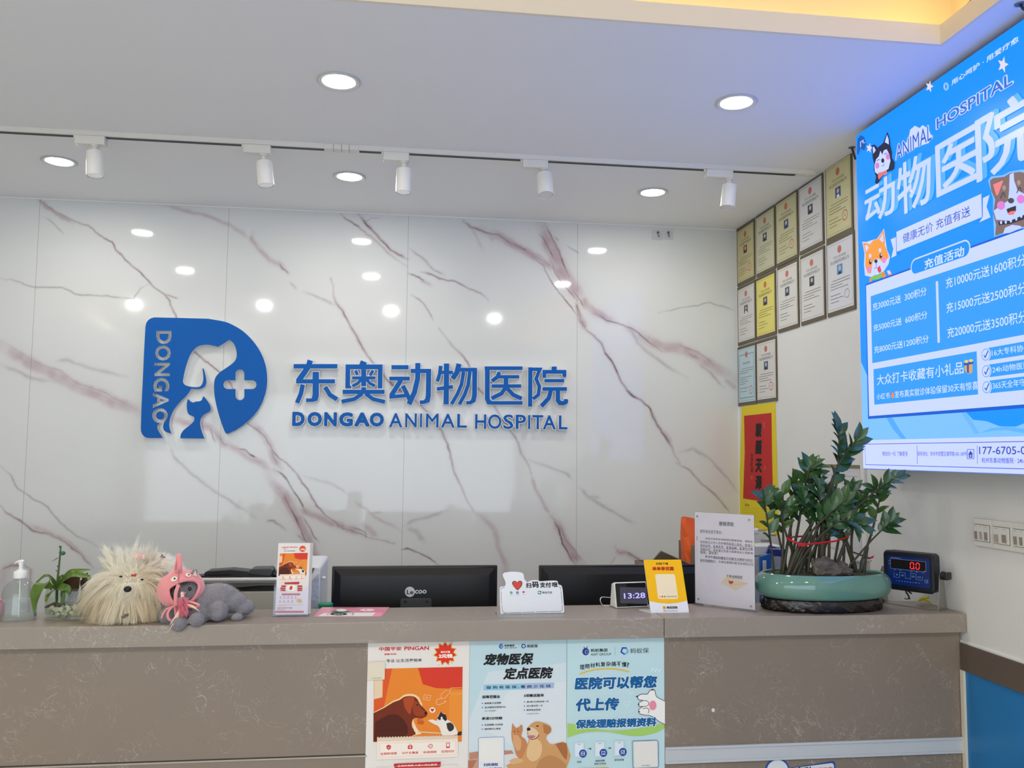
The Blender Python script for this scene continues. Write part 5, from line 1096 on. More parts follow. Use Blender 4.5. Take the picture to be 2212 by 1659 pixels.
for i, (x0, x1, yt) in enumerate(((716, 1075, 1223.5), (1166, 1522, 1221.5))):
    Y = 2.98; a = hit(x0, 1260, 1, Y).x; b = hit(x1, 1260, 1, Y).x; zt = hit((x0+x1)/2, yt, 1, Y).z; zb_ = zt-.335
    r = thing('monitor', ['black computer monitor seen from behind with a white round logo', 'black computer monitor seen from behind, behind the small clock'][i], 'monitor', ((a+b)/2, Y+.05, DZ), 'monitors behind the counter')
    MB().box((a, Y+.012, zb_), (b, Y+.03, zt)).build('screen_frame', mat('monitor_bezel', (14, 14, 16), .3), r, bevel=.003)
    mb = MB(); f = FY(Y+.0115); i0 = .006; i1 = .030
    o4 = [(a+i0, zb_+i0), (b-i0, zb_+i0), (b-i0, zt-i0), (a+i0, zt-i0)]; n4 = [(a+i1, zb_+i1), (b-i1, zb_+i1), (b-i1, zt-i1), (a+i1, zt-i1)]
    mb.add([f.P(*p, 0) for p in o4] + [f.P(*p, .012) for p in n4], [(4,5,6,7), (0,1,5,4), (1,2,6,5), (2,3,7,6), (3,0,4,7), (3,2,1,0)]); mb.build('back_cover', blk, r, bevel=.004, seg=3)
    c = (a+b)/2; sg = mat('stand_grey', (62, 64, 66), .45)
    MB().box((c-.03, Y+.032, DZ+.012), (c+.03, Y+.046, zb_+.1)).box((c-.11, Y-.06, DZ), (c+.11, Y+.13, DZ+.012)).build('stand', sg, r, bevel=.002)
    F2 = FY(Y-.0006)
    if i == 0:
        pa0, pz1 = F2.loc(865, 1292.5); pa1, _ = F2.loc(932.5, 1300)
        mpl = MB().prism(rrect(pa0, pz1-.09, pa1, pz1, .008), .0002, .003, F2).build('mount_plate', sg, r, bevel=.001)
        for hx in (875.5, 922): q_ = F2.loc(hx, 1299.5); T_ = Matrix.Translation(F2.P(*q_, .0032)) @ Matrix.Rotation(math.pi/2, 4, 'X'); MB().lathe([(0, 0), (.0042, 0), (.0042, .0006), (0, .0006)], 16, T_).build('screw_hole', mat('hole_black', (6, 6, 7), .6), mpl)
        A = Art(F2, (560, 1100, 3.687), h=.0004); lg = (206, 206, 208)
        A.oval(lg, (1200, 658), 40, 41, 32); A.text('Le', (1174, 678), (1229, 641), (22, 22, 24), .02); A.text('coo', (1239, 673), (1333, 641), lg, .03); A.build('logo', r)
    else:
        A = Art(F2, (1040, 1100, 3.568), h=.0003); A.text('AOC', (905, 628), (1010, 580), (34, 34, 38), .01); A.build('logo', r)

# printer
Y = 2.93; F2 = FY(Y)
pr = thing('printer', 'large office printer with black lid and pale body behind the grey plush cat', 'printer', (hit(520, 1300, 1, Y).x, Y+.2, DZ))
pb_ = mat('printer_pale', (186, 186, 174), .45); pk = mat('printer_dark', (36, 38, 38), .4); pg = mat('printer_grey', (120, 128, 132), .3); pwh = mat('printer_white', (214, 218, 222), .35)
lp = lambda pts: [F2.loc(*p) for p in pts]
pxb(MB(), 396, 1277, 652, 1310, Y, .24, DZ).build('body', pb_, pr, bevel=.003)
pxb(MB(), 396, 1262, 652, 1276.7, Y+.012, .06).build('tray_gap', mat('printer_black', (20, 20, 20), .5), pr)
MB().prism(lp([(396,1262),(652,1260),(652,1265),(560,1265),(480,1272),(396,1272)]), -.01, .003, F2).build('grey_lip', mat('printer_mid', (92, 88, 84), .5), pr, bevel=.001)
pxb(MB(), 396, 1247.2, 652, 1256, Y-.006, .03).build('light_rail', mat('printer_rail', (232, 234, 230), .3), pr, bevel=.003)
pxb(MB(), 396, 1256.3, 652, 1261.8, Y, .05).build('grey_band', pg, pr, bevel=.001)
MB().prism(lp([(396,1247),(396,1245.5),(440,1243.5),(640,1243),(640,1247)]), -.05, -.002, F2).build('scanner_base', pk, pr)
MB().prism(lp([(439.5,1243.3),(441,1237.5),(447,1234.3),(498,1230.8),(535,1234.5),(560,1240),(585,1246),(513,1246.5),(497,1243)]), -.07, -.004, F2).build('feeder_tray', pk, pr, bevel=.002)
MB().prism(lp([(534,1240),(541,1230),(548,1228.5),(584,1228),(589,1232),(589,1240),(583,1246),(562,1243)]), -.07, .004, F2).build('feeder_cover', mat('printer_cover', (52, 54, 54), .4), pr, bevel=.003)
MB().prism(lp([(586,1246),(598,1230),(604,1226),(622,1224),(640,1224),(640,1247),(586,1247)]), -.08, -.002, F2).build('hinge', mat('printer_black2', (16, 16, 17), .35), pr, bevel=.002)
mb = MB().use(pwh); TP = lp([(640,1312),(640,1226),(646,1222),(690,1222),(694,1226),(694,1230),(692,1312)]); TP[0] = (TP[0][0], DZ); TP[-1] = (TP[-1][0], DZ)
mb.prism(TP, -.28, .03, F2); mb.build('side_tower', None, pr, bevel=.004)
MB().prism(lp([(668,1224.5),(682,1224.5),(676,1238),(666,1238)]), .0301, .0312, F2).build('control_panel', mat('panel_grey', (84, 86, 90), .4), pr)
MB().prism(lp([(675,1252),(691,1236),(690,1312),(670,1312)]), .0301, .0318, F2).build('plastic_sleeve', mat('plastic_sleeve', (170, 180, 200), .12, bump=(70, 1., .004)), pr)
hx = hit(695, 1249, 1, Y); MB().ell((hx.x+.006, Y+.005, hx.z), (.008, .008, .006)).build('side_knob', pwh, pr, smooth='all')

gx_ = hit(707, 1303, 1, 2.93); r = thing('green_canister', 'green canister lid peeking above the counter beside the monitor', 'canister', (gx_.x, 2.87, DZ))
MB().lathe([(.02, DZ), (.022, DZ+.005), (.022, gx_.z-.014)], 28, Matrix.Translation((gx_.x, 2.87, 0))).build('body', mat('canister_white', (220, 222, 216), .4), r, smooth=True)
MB().lathe([(.0235, gx_.z-.0138), (.0235, gx_.z+.008), (.021, gx_.z+.011), (0, gx_.z+.011)], 28, Matrix.Translation((gx_.x, 2.87, 0))).build('lid', mat('canister_green', (16, 132, 92), .35), r, smooth=True)

# cardboard box with an orange bag
Y = 3.15; card = mat('cardboard', (136, 122, 102), .75, noisecol=(30, (122, 110, 92))); F2 = FY(Y)
bx = thing('cardboard_box', 'open brown cardboard box on the desk behind the yellow sign', 'box', (hit(1475, 1300, 1, Y).x, Y+.1, DZ))
xa = hit(1400, 1300, 1, Y).x; xb_ = hit(1512, 1300, 1, Y).x; ztb = hit(1490, 1222, 1, Y).z
mb = MB().box((xa, Y, DZ), (xb_, Y+.004, ztb)).box((xa, Y+.18, DZ), (xb_, Y+.184, ztb)).box((xa, Y+.004, DZ), (xa+.004, Y+.18, ztb)).box((xb_-.004, Y+.004, DZ), (xb_, Y+.18, ztb)).box((xa, Y+.004, DZ), (xb_, Y+.18, DZ+.004))
mb.build('carton', card, bx)
A3 = [hit(1428, 1191, 1, Y-.05), hit(1491, 1219, 1, Y-.01), Vector((xb_, Y, ztb)), Vector((xa, Y, ztb))]
MB().add([A3[0], A3[1], A3[2], A3[3]] + [p + Vector((.0, .004, .003)) for p in A3], [(0,1,2,3), (7,6,5,4), (0,4,5,1), (1,5,6,2), (2,6,7,3), (3,7,4,0)]).build('front_flap', card, bx)
pxb(MB(), 1467, 1167, 1474.5, 1222, Y+.15, .004).build('back_flap', card, bx); pxb(MB(), 1493.5, 1178, 1512, 1226, Y+.02, .004).build('side_flap', card, bx)
Yb = Y+.075; mb = MB(); F3 = FY(Yb)
prof = [((1472,1118),(1479,1115.5),(1500,1120),(1512,1121)), ((1471.5,1132),(1480,1131),(1498,1133),(1512,1133)), ((1473,1160),(1484,1158),(1500,1160),(1513,1158)), ((1475,1188),(1486,1190),(1500,1188),(1511,1184)), ((1477,1215),(1489,1219),(1498,1216),(1508,1212)), ((1480,1240),(1489,1240),(1497,1240),(1506,1240))]
vs = []
for j, row in enumerate(prof):
    th_ = .004 + .006*j
    for side in (-1, 1):
        for k, p in enumerate(row): a_, b_ = F3.loc(*p); vs.append(F3.P(a_, b_, side*th_*(1 if k in (0, 3) else 1.7) + .004*math.sin(j*2.1+k*1.7)))
fs = []
for j in range(5):
    for side in (0, 1):
        for k in range(3): q0 = j*8+side*4+k; fs.append((q0, q0+1, q0+9, q0+8))
    fs.append((j*8, j*8+4, j*8+12, j*8+8)); fs.append((j*8+3, j*8+7, j*8+15, j*8+11))
mb.add(vs, fs); o = mb.build('orange_bag', mat('orange_paper', (230, 92, 20), .45, bump=(35, .6, .004)), None, bevel=.0); tagp(o, 'crumpled bright orange bag standing in the cardboard box', 'bag')

# wrapped white bag with script lettering, white carton, blue boxes, plastic tub
def lumpy(name, lb, cat, pts, Y, dep, m, bump_=.004):
    F3 = FY(Y); P_ = [F3.loc(*p) for p in pts]; P_ = [(a, DZ if b < 1.0 else b) for a, b in P_]; mb = MB(); mb.prism(P_, -dep, 0, F3)
    o = mb.build(name, m, None, bevel=.006, seg=3); tagp(o, lb, cat); return o
Yw = 3.30; F3 = FY(Yw)
pts = [(1612,1160),(1616,1149),(1640,1142),(1672,1152),(1684,1163),(1690,1180),(1690,1300),(1600,1300),(1600,1180)]
o = lumpy('wrapped_bundle', 'white wrapped bundle printed with dark script words, between the paper notice and the plant', 'bundle', pts, Yw, .14, mat('bundle_white', (204, 202, 194), .6, bump=(22, .5, .01)))
A = Art(FY(Yw-.0), (1590, 860, 5.18), h=.0006)
for bl_, tr_ in (((248,1490),(340,1462)), ((208,1523),(250,1512)), ((278,1608),(372,1578)), ((362,1545),(452,1516)), ((235,1442),(262,1434))): A.text('Comed', bl_, tr_, (66, 50, 48), .01, .3)
pp = A.build('script_print', o)
Yc = 3.12
mb = MB(); pxb(mb, 1600, 1180, 1694, 1201, Yc+.02, .12); o = mb.build('white_carton', mat('carton_white', (214, 214, 210), .5), None, bevel=.002); tagp(o, 'flat white carton under the white wrapped bundle', 'box')
mb = MB(); pxb(mb, 1600, 1202, 1700, 1300, Yc+.02, .12, DZ); o = mb.build('storage_carton', mat('carton_grey', (190, 192, 196), .5), None, bevel=.002); tagp(o, 'pale grey carton standing on the desk behind the plant', 'box')
for i, (pts, col, lb) in enumerate(([[(1656,1196),(1663,1178),(1700,1188),(1700,1206)], (28, 44, 130), 'dark blue box with white brand letters behind the plant stems'], [[(1642,1203),(1666,1196),(1668,1240),(1642,1240)], (30, 100, 180), 'bright blue open box behind the left rim of the bowl'], [(((1724,1170),(1738,1176),(1740,1240),(1722,1240))), (50, 120, 190), 'blue packet visible between the plant stems'])):
    Yk = Yc - .03 - i*.014; F4 = FY(Yk); P_ = [F4.loc(*p) for p in pts]; mb = MB(); 
    if i: P_ = P_[:2] + [(P_[2][0], DZ), (P_[3][0], DZ)]
    mb.prism(P_, -.012, 0, F4); o = mb.build('blue_box', mat('blue_box_%d' % i, col, .35), None, bevel=.001); tagp(o, lb, 'box')
    if i == 0: A = Art(F4, (1640, 1130, 6.9125), h=.0003); A.text('b·biodog', (156, 402), (318, 366), (226, 230, 240), .03, -.15); A.build('brand_letters', o)
mb = MB(); pxb(mb, 1649, 1211, 1656, 1240, Yc-.066, .006, DZ); o = mb.build('white_dispenser', mat('carton_white', (214, 214, 210), .5), None, bevel=.002); tagp(o, 'small white dispenser in front of the bright blue box', 'dispenser')
Yt = 2.92; mb = MB(); c = hit(1872, 1215, 1, Yt); R_ = .036
mb.lathe([(R_*.8, DZ), (R_*.86, c.z-.03), (R_*.86, c.z-.002), (R_*1.05, c.z), (R_*1.05, c.z+.006), (0, c.z+.008)], 28, Matrix.Translation((c.x+.006, Yt+.05, 0)))
o = mb.build('plastic_tub', mat('cloudy_plastic', (206, 208, 210), .3), None, smooth=True); tagp(o, 'cloudy plastic tub behind the right rim of the bowl', 'tub')
a = hit(1838, 1191, 1, Yt+.05); b = hit(1878, 1206, 1, Yt+.05); o = MB().tube([a, b], .006, flat=(1, .5)).build('scissors_handle', mat('dark_tool', (60, 58, 58), .4), None, smooth=True)
r = o; tagp(o, 'dark hand tool with a red tip lying on the plastic tub', 'tool')
c1 = hit(1886, 1203, 1, Yt+.05); MB().tube([b, c1], .0035).tube([(c1.x-.006, c1.y, c1.z-.004), (c1.x+.002, c1.y, c1.z+.004)], .0022).build('red_tip', mat('red_plastic', (206, 26, 60), .35), o, smooth=True, label='red tip')

# ================================================================== SMALL THINGS ON THE COUNTER
def cz(x, y): return hit(x, y, 2, ZC)
clear = glassy('clear_acrylic', (249, 251, 251))
# --- pump bottle
p = cz(39, 1337); r = thing('pump_bottle', 'clear bottle of hand gel with white pump, left end of counter', 'bottle', p)
T_ = Matrix.Translation(p); Hs = .1335/(.1335)
outer = [(0, .0005), (.044, .0005), (.0475, .004), (.0475, .02), (.0455, .06), (.044, .078), (.040, .092), (.031, .104), (.019, .112), (.0145, .115), (.0145, .128)]
inner = [(.0130, .128), (.0132, .1155), (.0180, .1105), (.0298, .1025), (.0385, .091), (.0427, .0775), (.0442, .06), (.0462, .02), (.0460, .005), (.043, .0022), (0, .0022)]
MB().lathe(outer + inner, 48, T_).build('bottle_shell', clear, r, smooth='all')
MB().lathe([(0, .0028), (.0425, .0028), (.0455, .006), (.0457, .02), (.0439, .054), (0, .054)], 40, T_).build('gel', glassy('clear_gel', (250, 252, 252), .03, .10, 1.2), r, smooth=True)
wpl = mat('pump_white', (238, 238, 238), .3)
MB().lathe([(.0150, .1165), (.0172, .1165), (.0175, .118), (.0175, .134), (.0165, .1355), (.011, .136), (.011, .1395), (.0062, .140), (.0052, .145), (.0058, .157), (0, .157)], 32, T_).build('collar', wpl, r, smooth=True)
mb = MB(); pk_ = [p + Vector(v) for v in ((.008, 0, .163), (.0, 0, .1645), (-.008, 0, .163), (-.017, 0, .158))]
mb.tube(pk_, [.0062, .0058, .0046, .0026], 14, flat=(1, .62)); mb.lathe([(.0068, .154), (.0072, .162), (0, .163)], 24, T_); mb.build('pump_head', wpl, r, smooth=True)
MB().cyl(p+Vector((.002, 0, .006)), p+Vector((0, 0, .116)), .0026, n=12).build('dip_tube', mat('dip_tube', (236, 236, 232), .3), r, smooth=True)
MB().box((p.x+.046-.0015, p.y-.006, p.z+.008), (p.x+.049, p.y-.001, p.z+.018)).build('blue_mark', mat('blue_mark', (50, 120, 190), .4), r)
# --- pink pot cut by the left edge
p = cz(-14, 1334); r = thing('pink_jar', 'pink rounded jar mostly cut off by the left edge of the photo', 'jar', p)
MB().lathe([(0, .0005), (.024, .0005), (.027, .005), (.028, .03), (.026, .045), (0, .0455)], 32, Matrix.Translation(p)).build('jar', mat('pink_plastic', (240, 160, 190), .35), r, smooth=True)
MB().lathe([(0, .046), (.022, .046), (.022, .05), (0, .051)], 32, Matrix.Translation(p)).build('lid', mat('pink_lid', (230, 120, 160), .35), r, smooth=True)

# --- glass vase with plant
p = cz(155, 1333); VZ = p.z; r = thing('glass_vase', 'low round glass vase of water and white pebbles beside the white plush dog', 'vase', p)
T_ = Matrix.Translation(p); Rv = .074; sy_v = .72
def lv(mb, prof): return mb.lathe(prof, 56, T_, 1., sy_v)
lv(MB(), [(0, .0004), (.066, .0004), (.0705, .003), (Rv, .010), (Rv, .074), (.0715, .080), (.0725, .084), (.0735, .087), (.0715, .0885), (.0700, .087), (.0690, .080), (.0710, .074), (.0710, .012), (.067, .006), (0, .005)]).build('glass_wall', glassy('vase_glass', (249, 252, 250)), r, smooth='all')
lv(MB(), [(0, .0056), (.0665, .0066), (.0704, .0124), (.0704, .054), (0, .054)]).build('water', glassy('water', (250, 252, 246), .01, .02, 1.15), r, smooth=True)
peb = mat('pebble', (226, 220, 204), .6, noisecol=(60, (206, 200, 182)))
proto = None; placed = []; tries = 0
while len(placed) < 62 and tries < 9000:
    tries += 1; ang = rnd.uniform(0, 6.283); rad = rnd.uniform(.0, .060)**1.0
    if rnd.random() < .7: rad = rnd.uniform(.045, .060)
    x = rad*math.cos(ang); y = rad*math.sin(ang)*sy_v; s = rnd.uniform(.0062, .0088)
    top = .028 + .016*(x/.06 > .1)*min(1, x/.05)
    z = rnd.uniform(.0135, top+.004)
    if all((x-a)**2+(y-b_)**2+(z-c_)**2 > ((s+s2)*.92)**2 for a, b_, c_, s2 in placed): placed.append((x, y, z, s))
pm = []
for k in range(4):
    bm = bmesh.new(); bmesh.ops.create_icosphere(bm, subdivisions=3, radius=1)
    for v in bm.verts:
        n = v.co.normalized(); d = 1 + .22*math.sin(n.x*2.1+k)*math.cos(n.y*2.7+k*2) + .12*math.sin(n.z*4+k*3); v.co = Vector((n.x*1.12*d, n.y*.85*d, n.z*.82*d))
    me = bpy.data.meshes.new('pebble'); bm.to_mesh(me); bm.free(); me.materials.append(peb); me.polygons.foreach_set('use_smooth', [True]*len(me.polygons)); pm.append(me)
for k, (x, y, z, s) in enumerate(placed):
    o = bpy.data.objects.new('pebble', pm[k % 4]); C.objects.link(o); o.location = p + Vector((x, y, z)); o.scale = (s, s, s); o.rotation_euler = (rnd.uniform(0, 6), rnd.uniform(0, 6), rnd.uniform(0, 6))
    tagp(o, 'small white pebble under water in the glass vase', 'pebble', 'white pebbles in the glass vase')
wd_ = mat('driftwood', (98, 70, 46), .8, bump=(80, .8, .004), noisecol=(25, (60, 42, 28)))
g1 = thing('driftwood_stump', 'brown cut wood stump standing in the glass vase', 'driftwood', p+Vector((-.002, .012, .035)))
lx0 = hit(151, 1300, 1, p.y+.012).x
MB().lathe([(.021, .018), (.020, .04), (.0215, .07), (.0235, .095), (.0245, .117), (.022, .119), (0, .1185)], 26, Matrix.Translation((lx0, p.y+.012, VZ))).tube([(lx0-.008, p.y+.004, VZ+.03), (lx0-.035, p.y-.01, VZ+.040), (lx0-.060, p.y-.008, VZ+.030)], [.007, .006, .003]).build('stump', wd_, g1, smooth=True)
g2 = thing('driftwood_root', 'dark gnarled root leaning on the right rim of the glass vase', 'driftwood', p+Vector((.04, .01, .03)))
mb = MB(); bx0 = hit(183, 1290, 1, p.y+.005).x
for dx, dz, rr_ in ((-.006, .118, .005), (.004, .126, .004), (.014, .115, .0045), (-.012, .105, .004), (.010, .10, .005)):
    mb.tube(smoothpath([(bx0-.014, p.y+.005, VZ+.03), (bx0-.004+dx*.3, p.y+.008, VZ+.07), (bx0+dx, p.y+.004, VZ+dz)], 4), [rr_*1.3]*5+[rr_]*3+[rr_*.5], 7)
mb.build('root', mat('dark_root', (70, 48, 36), .8, bump=(90, .9, .004)), g2, smooth=True)

def leafstrip(mb, path, widths, normal, fold=.25, sag=0):
    """leaf blade as a strip of quads folded along the midrib"""
    pts = smoothpath(path, 5); n = len(pts); ws = np.interp(np.linspace(0, 1, n), np.linspace(0, 1, len(widths)), widths); vs = []
    N = Vector(normal).normalized()
    for i, q_ in enumerate(pts):
        q_ = Vector(q_); t = (Vector(pts[min(i+1, n-1)])-Vector(pts[max(i-1, 0)])).normalized(); s_ = t.cross(N)
        if s_.length < .1: s_ = t.cross(Vector((0, 0, 1)))
        s_.normalize(); nn = s_.cross(t).normalized(); w = ws[i]/2
        vs += [q_ - s_*w + nn*w*fold, q_ - s_*w*.5 + nn*w*fold*.42, q_, q_ + s_*w*.5 + nn*w*fold*.42, q_ + s_*w + nn*w*fold]
    fs = [(i*5+j, i*5+j+1, (i+1)*5+j+1, (i+1)*5+j) for i in range(n-1) for j in range(4)]
    mb.add(vs, fs)
lf = mat('green_leaf', (92, 122, 42), .35, spec=.5, noisecol=(30, (66, 94, 32)))
c = hit(123, 1269, 1, p.y-.01); r = thing('potted_plant', 'light green strap-leaf plant growing out of the low glass vase', 'plant', (c.x, c.y, VZ+.03), None)
def at3(x, y, dy=0.): return hit(x, y, 1, c.y+dy)
MB().tube([(c.x+.002, c.y, VZ+.025), c, at3(124, 1262), at3(125, 1245), at3(127.5, 1222), at3(131.5, 1180)], [.0035, .004, .0038, .0032, .0028, .0022], 8).ell(tuple(at3(130, 1181)), (.0035, .0035, .0035), n=10, m=6).tube([at3(127, 1193), at3(131, 1195)], .0012).tube([at3(125, 1205), at3(119, 1209), at3(112, 1213)], [.0012, .001, .0004], 6).tube([at3(123.5, 1222), at3(126, 1225)], .0016, 6).tube([at3(121, 1232), at3(123, 1234)], .0016, 6).build('flower_stalk', mat('stalk_green', (74, 92, 52), .6, bump=(200, .6, .002)), r, smooth=True)
MB().ell(tuple(at3(136, 1195)), (.0068, .0068, .0062)).build('bud', mat('bud_green', (50, 100, 66), .4), r, smooth='all')
for path, ws, nrm in (
    ([at3(122,1270), at3(113,1252,-.01), at3(99,1244,-.02), at3(80,1259,-.02), at3(69,1271,-.02)], [.008,.014,.015,.014,.002], (0,-.5,1)),
    ([at3(122,1271), at3(108,1262,-.03), at3(93,1262,-.055), at3(79,1284,-.07), at3(74,1328,-.072)], [.010,.026,.046,.040,.003], (-.5,-1,.4)),
    ([at3(124,1270), at3(137,1250,.0), at3(152,1236,.0), at3(172,1234,.005), at3(196,1231,.01)], [.008,.014,.018,.018,.006], (0,-.7,1)),
    ([at3(125,1269), at3(143,1250,-.02), at3(158,1241,-.03), at3(175,1243,-.02), at3(196,1247,.0)], [.008,.016,.02,.022,.012], (0,-1,1)),
    ([at3(120,1274), at3(131,1268,-.03), at3(142,1274,-.045), at3(139,1290,-.03), at3(131,1305,-.012)], [.010,.022,.028,.026,.004], (.2,-1,.6)),
    ([at3(121,1268), at3(116,1256), at3(108,1246)], [.007,.012,.002], (.3,-1,.5)), ([at3(124,1268), at3(127,1254), at3(131,1246), at3(137,1241)], [.007,.010,.008,.002], (-.3,-1,.4)),
    ([at3(121,1272), at3(112,1268,-.01), at3(110,1276,-.02)], [.008,.014,.002], (0,-1,1)), ([at3(121,1272), at3(104,1286,-.07), at3(99,1300,-.075)], [.004,.012,.006], (0,-1,.4))):
    mb = MB(); leafstrip(mb, path, ws, nrm); mb.build('leaf', lf, r, smooth='all')

# --- leaflet holder with leaflets
pl, pr_ = cz(590, 1331), cz(666, 1331); Fl = None
u_ = Vector((1, 0, 0)); v_ = Vector((0, .10, 1)).normalized(); O_ = Vector((pl.x, pl.y, ZC))
FL = Frame(O_, u_, v_); wH = pr_.x-pl.x
hd = thing('leaflet_holder', 'clear acrylic leaflet holder on the counter left of the monitor', 'leaflet holder', ((pl.x+pr_.x)/2, pl.y, ZC))
lav = glassy('lavender_acrylic', (249, 249, 254), .03, .02, 1.4)
mb = MB(); hf = .088
mb.prism([(0, .001), (wH, .001)] + [(wH - k/12*wH, hf - .020*math.sin(math.pi*k/12)) for k in range(13)], .0062, .0082, FL)
mb.prism([(0, .001), (wH, .001), (wH, .15), (0, .15)], -.026, -.024, FL)
mb.prism([(0, .001), (.002, .001), (.002, .1), (0, .09)], -.024, .0062, FL); mb.prism([(wH-.002, .001), (wH, .001), (wH, .09), (wH-.002, .1)], -.024, .0062, FL); mb.prism([(0, .001), (wH, .001), (wH, .004), (0, .004)], -.024, .0062, FL)
mb.build('acrylic_pocket', lav, hd)
MB().box((pl.x, pl.y-.012, ZC+.0003), (pr_.x, pl.y+.05, ZC+.0025)).build('foot', lav, hd)
a0 = FL.loc(596, 1300)[0]; a1 = FL.loc(665.5, 1300)[0]; bt_ = FL.loc(630, 1173.5)[1]
wpap = mat('leaflet_paper', (236, 230, 226), .4)
for k in range(7):
    lbl = 'white and orange leaflet with a brown dog, front of the stack in holder' if k == 0 else 'white leaflet edge, %s behind the front leaflet in the clear holder' % ['', 'first', 'second', 'third', 'fourth', 'fifth', 'last'][k]
    h = .004 - k*.0036; sh = k*.0011
    lf_ = thing('leaflet', lbl, 'leaflet', FL.P((a0+a1)/2+sh, .005, h), 'leaflets in the clear holder')
    MB().prism([(a0+sh, .0045), (a1+sh, .0045), (a1+sh, bt_+.0006*(k % 3)), (a0+sh, bt_+.0006*(k % 3))], h-.0008, h, FL).build('sheet', wpap, lf_)
    if k == 0:
        A = Art(FL, (560, 1100, 3.687), h=h+.0001, step=.000012); A.aff = lambda x, y: (165+(x-135)*.2365 - (y-365)*.012, 352+(y-365)*.229)
        ping_an(A); A.aff = None; rr = (200, 56, 56); OR = (240, 214, 196)
        A.poly(rr, [(203,583),(318,583),(318,597),(203,597)]); A.poly(rr, [(182,671),(327,670),(327,683),(182,684)])
        for y0 in (612, 629, 645): A.poly(rr, [(178-(y0>620)*8,y0-6),(214-(y0>620)*4,y0-6),(214-(y0>620)*4,y0+6),(178-(y0>620)*8,y0+6)]); A.poly(rr, [(306,y0-6),(345,y0-6),(345,y0+6),(306,y0+6)])
        A.oval((250,244,240), (258,625), 42, 28); A.poly((210,90,60), [(240,635),(246,615),(262,606),(268,622),(262,640),(248,642)])
        for k2 in range(5): A.oval(rr, (172+k2*30, 697), 4, 4); A.line((160,110,110), [(163+k2*30,709),(181+k2*30,709)], 3)
        for k2 in range(4): A.oval(rr, (168+k2*32, 729), 4, 4); A.line((160,110,110), [(159+k2*32,740),(177+k2*32,740)], 3)
        A.poly((230,180,90), [(300,738),(302,720),(312,708),(318,718),(340,716),(342,742),(325,746)]); A.line((214,150,120), [(150,760),(350,760)], 2); A.line((214,150,120), [(150,768),(220,768)], 2)
        A.text('中国平安财产保险', (142, 792), (266, 778), rr, .01); A.line((70,70,70), [(142,800),(205,800)], 2.5); A.poly(rr, [(130,809),(356,808),(356,822),(130,823)])
        A.build('print', lf_)

# --- pink card lying flat
TFc = Frame((0, 0, ZC), (1, 0, 0), (0, 1, 0), (0, 0, 1)); q = lambda x, y: TFc.loc(560+x/3.687, 1100+y/3.687)
r = thing('pink_card', 'pink and white card lying flat on the counter in front of the monitor', 'card', TFc.P(*q(730, 830), 0))
MB().prism([q(431, 857), q(978, 857), q(1037, 783), q(500, 783)], .0002, .0012, TFc).build('card', mat('card_pink', (232, 150, 170), .25), r)
A = Art(TFc, (560, 1100, 3.687), h=.00125); A.poly((228, 226, 222), [(462,856),(965,855),(985,828),(920,826),(515,830)]); A.poly((232,150,170), [(900,856),(965,855),(985,828),(925,827)])
A.oval((20, 24, 24), (632, 838), 70, 12); A.text('加微信', (590, 846), (675, 832), (216, 216, 216), .0); A.poly((20, 120, 80), [(565,822),(600,812),(690,812),(738,822),(690,826),(600,826)]); A.oval((226, 216, 206), (655, 808), 42, 10); A.oval((240, 214, 214), (860, 806), 60, 9); A.oval((60,40,40), (850,803), 8, 3)
A.text('康复', (735, 848), (757, 828), (30, 130, 110)); A.text('咨询', (535, 848), (557, 828), (30, 130, 110)); A.line((120,60,80), [(590,789),(780,788)], 3)
A.build('print', r)

# --- payment sign (square codes and the mascot are left out, the heart stays)
pl, pr_ = cz(1083, 1328.5), cz(1216, 1326.5); FP_ = Frame((pl.x, pl.y+.012, ZC+.004), (1, 0, 0), (-.03, .12, 1)); q = lambda x, y: FP_.loc(1070+x/9.217, 1225+y/9.217)
r = thing('payment_sign', 'small white standing payment sign with a red heart and dashed outline', 'sign', ((pl.x+pr_.x)/2, pl.y+.012, ZC))
out = smoothpath([(120,935),(98,900),(84,480),(88,410),(120,385),(190,378),(200,300),(170,230),(145,160),(180,110),(260,98),(350,92),(460,98),(530,115),(565,160),(570,220),(600,272),(640,300),(720,262),(850,262),(880,280),(1000,275),(1130,268),(1230,278),(1255,345),(1310,365),(1335,440),(1350,600),(1370,860),(1355,905)], 3) + [(1330,915)]
MB().prism([q(*p_) for p_ in out], 0, .003, FP_).build('panel', mat('acrylic_white', (232, 234, 238), .2), r, bevel=.0005)
A = Art(FP_, (1070, 1225, 9.217), h=.0031)
for seg in ([(110,460),(112,425),(135,408),(180,408)], [(108,485),(128,740)], [(130,760),(138,860),(175,915),(250,912)], [(270,910),(515,905)], [(538,904),(780,894)], [(805,893),(1048,886)], [(1065,886),(1290,882),(1330,850),(1332,755)], [(1328,730),(1302,480)], [(1298,455),(1292,405),(1262,382)]): A.line((50, 54, 70), seg, 7)
heart = smoothpath([(428,305),(405,278),(360,278),(335,305),(338,345),(380,405),(438,458),(490,415),(528,360),(532,305),(505,274),(460,276)], 3)
A.poly((30,30,34), heart); A.poly((222, 76, 62), [(435+(x-435)*.88, 365+(y-365)*.88) for x, y in heart])
A.text('扫', (606, 415), (712, 312), (24,24,28), .04); A.text('码', (730, 412), (858, 288), (24,24,28), .04); A.text('支付', (885, 408), (1103, 300), (24,24,28), .04); A.text('哦', (1125, 398), (1232, 298), (24,24,28), .03)
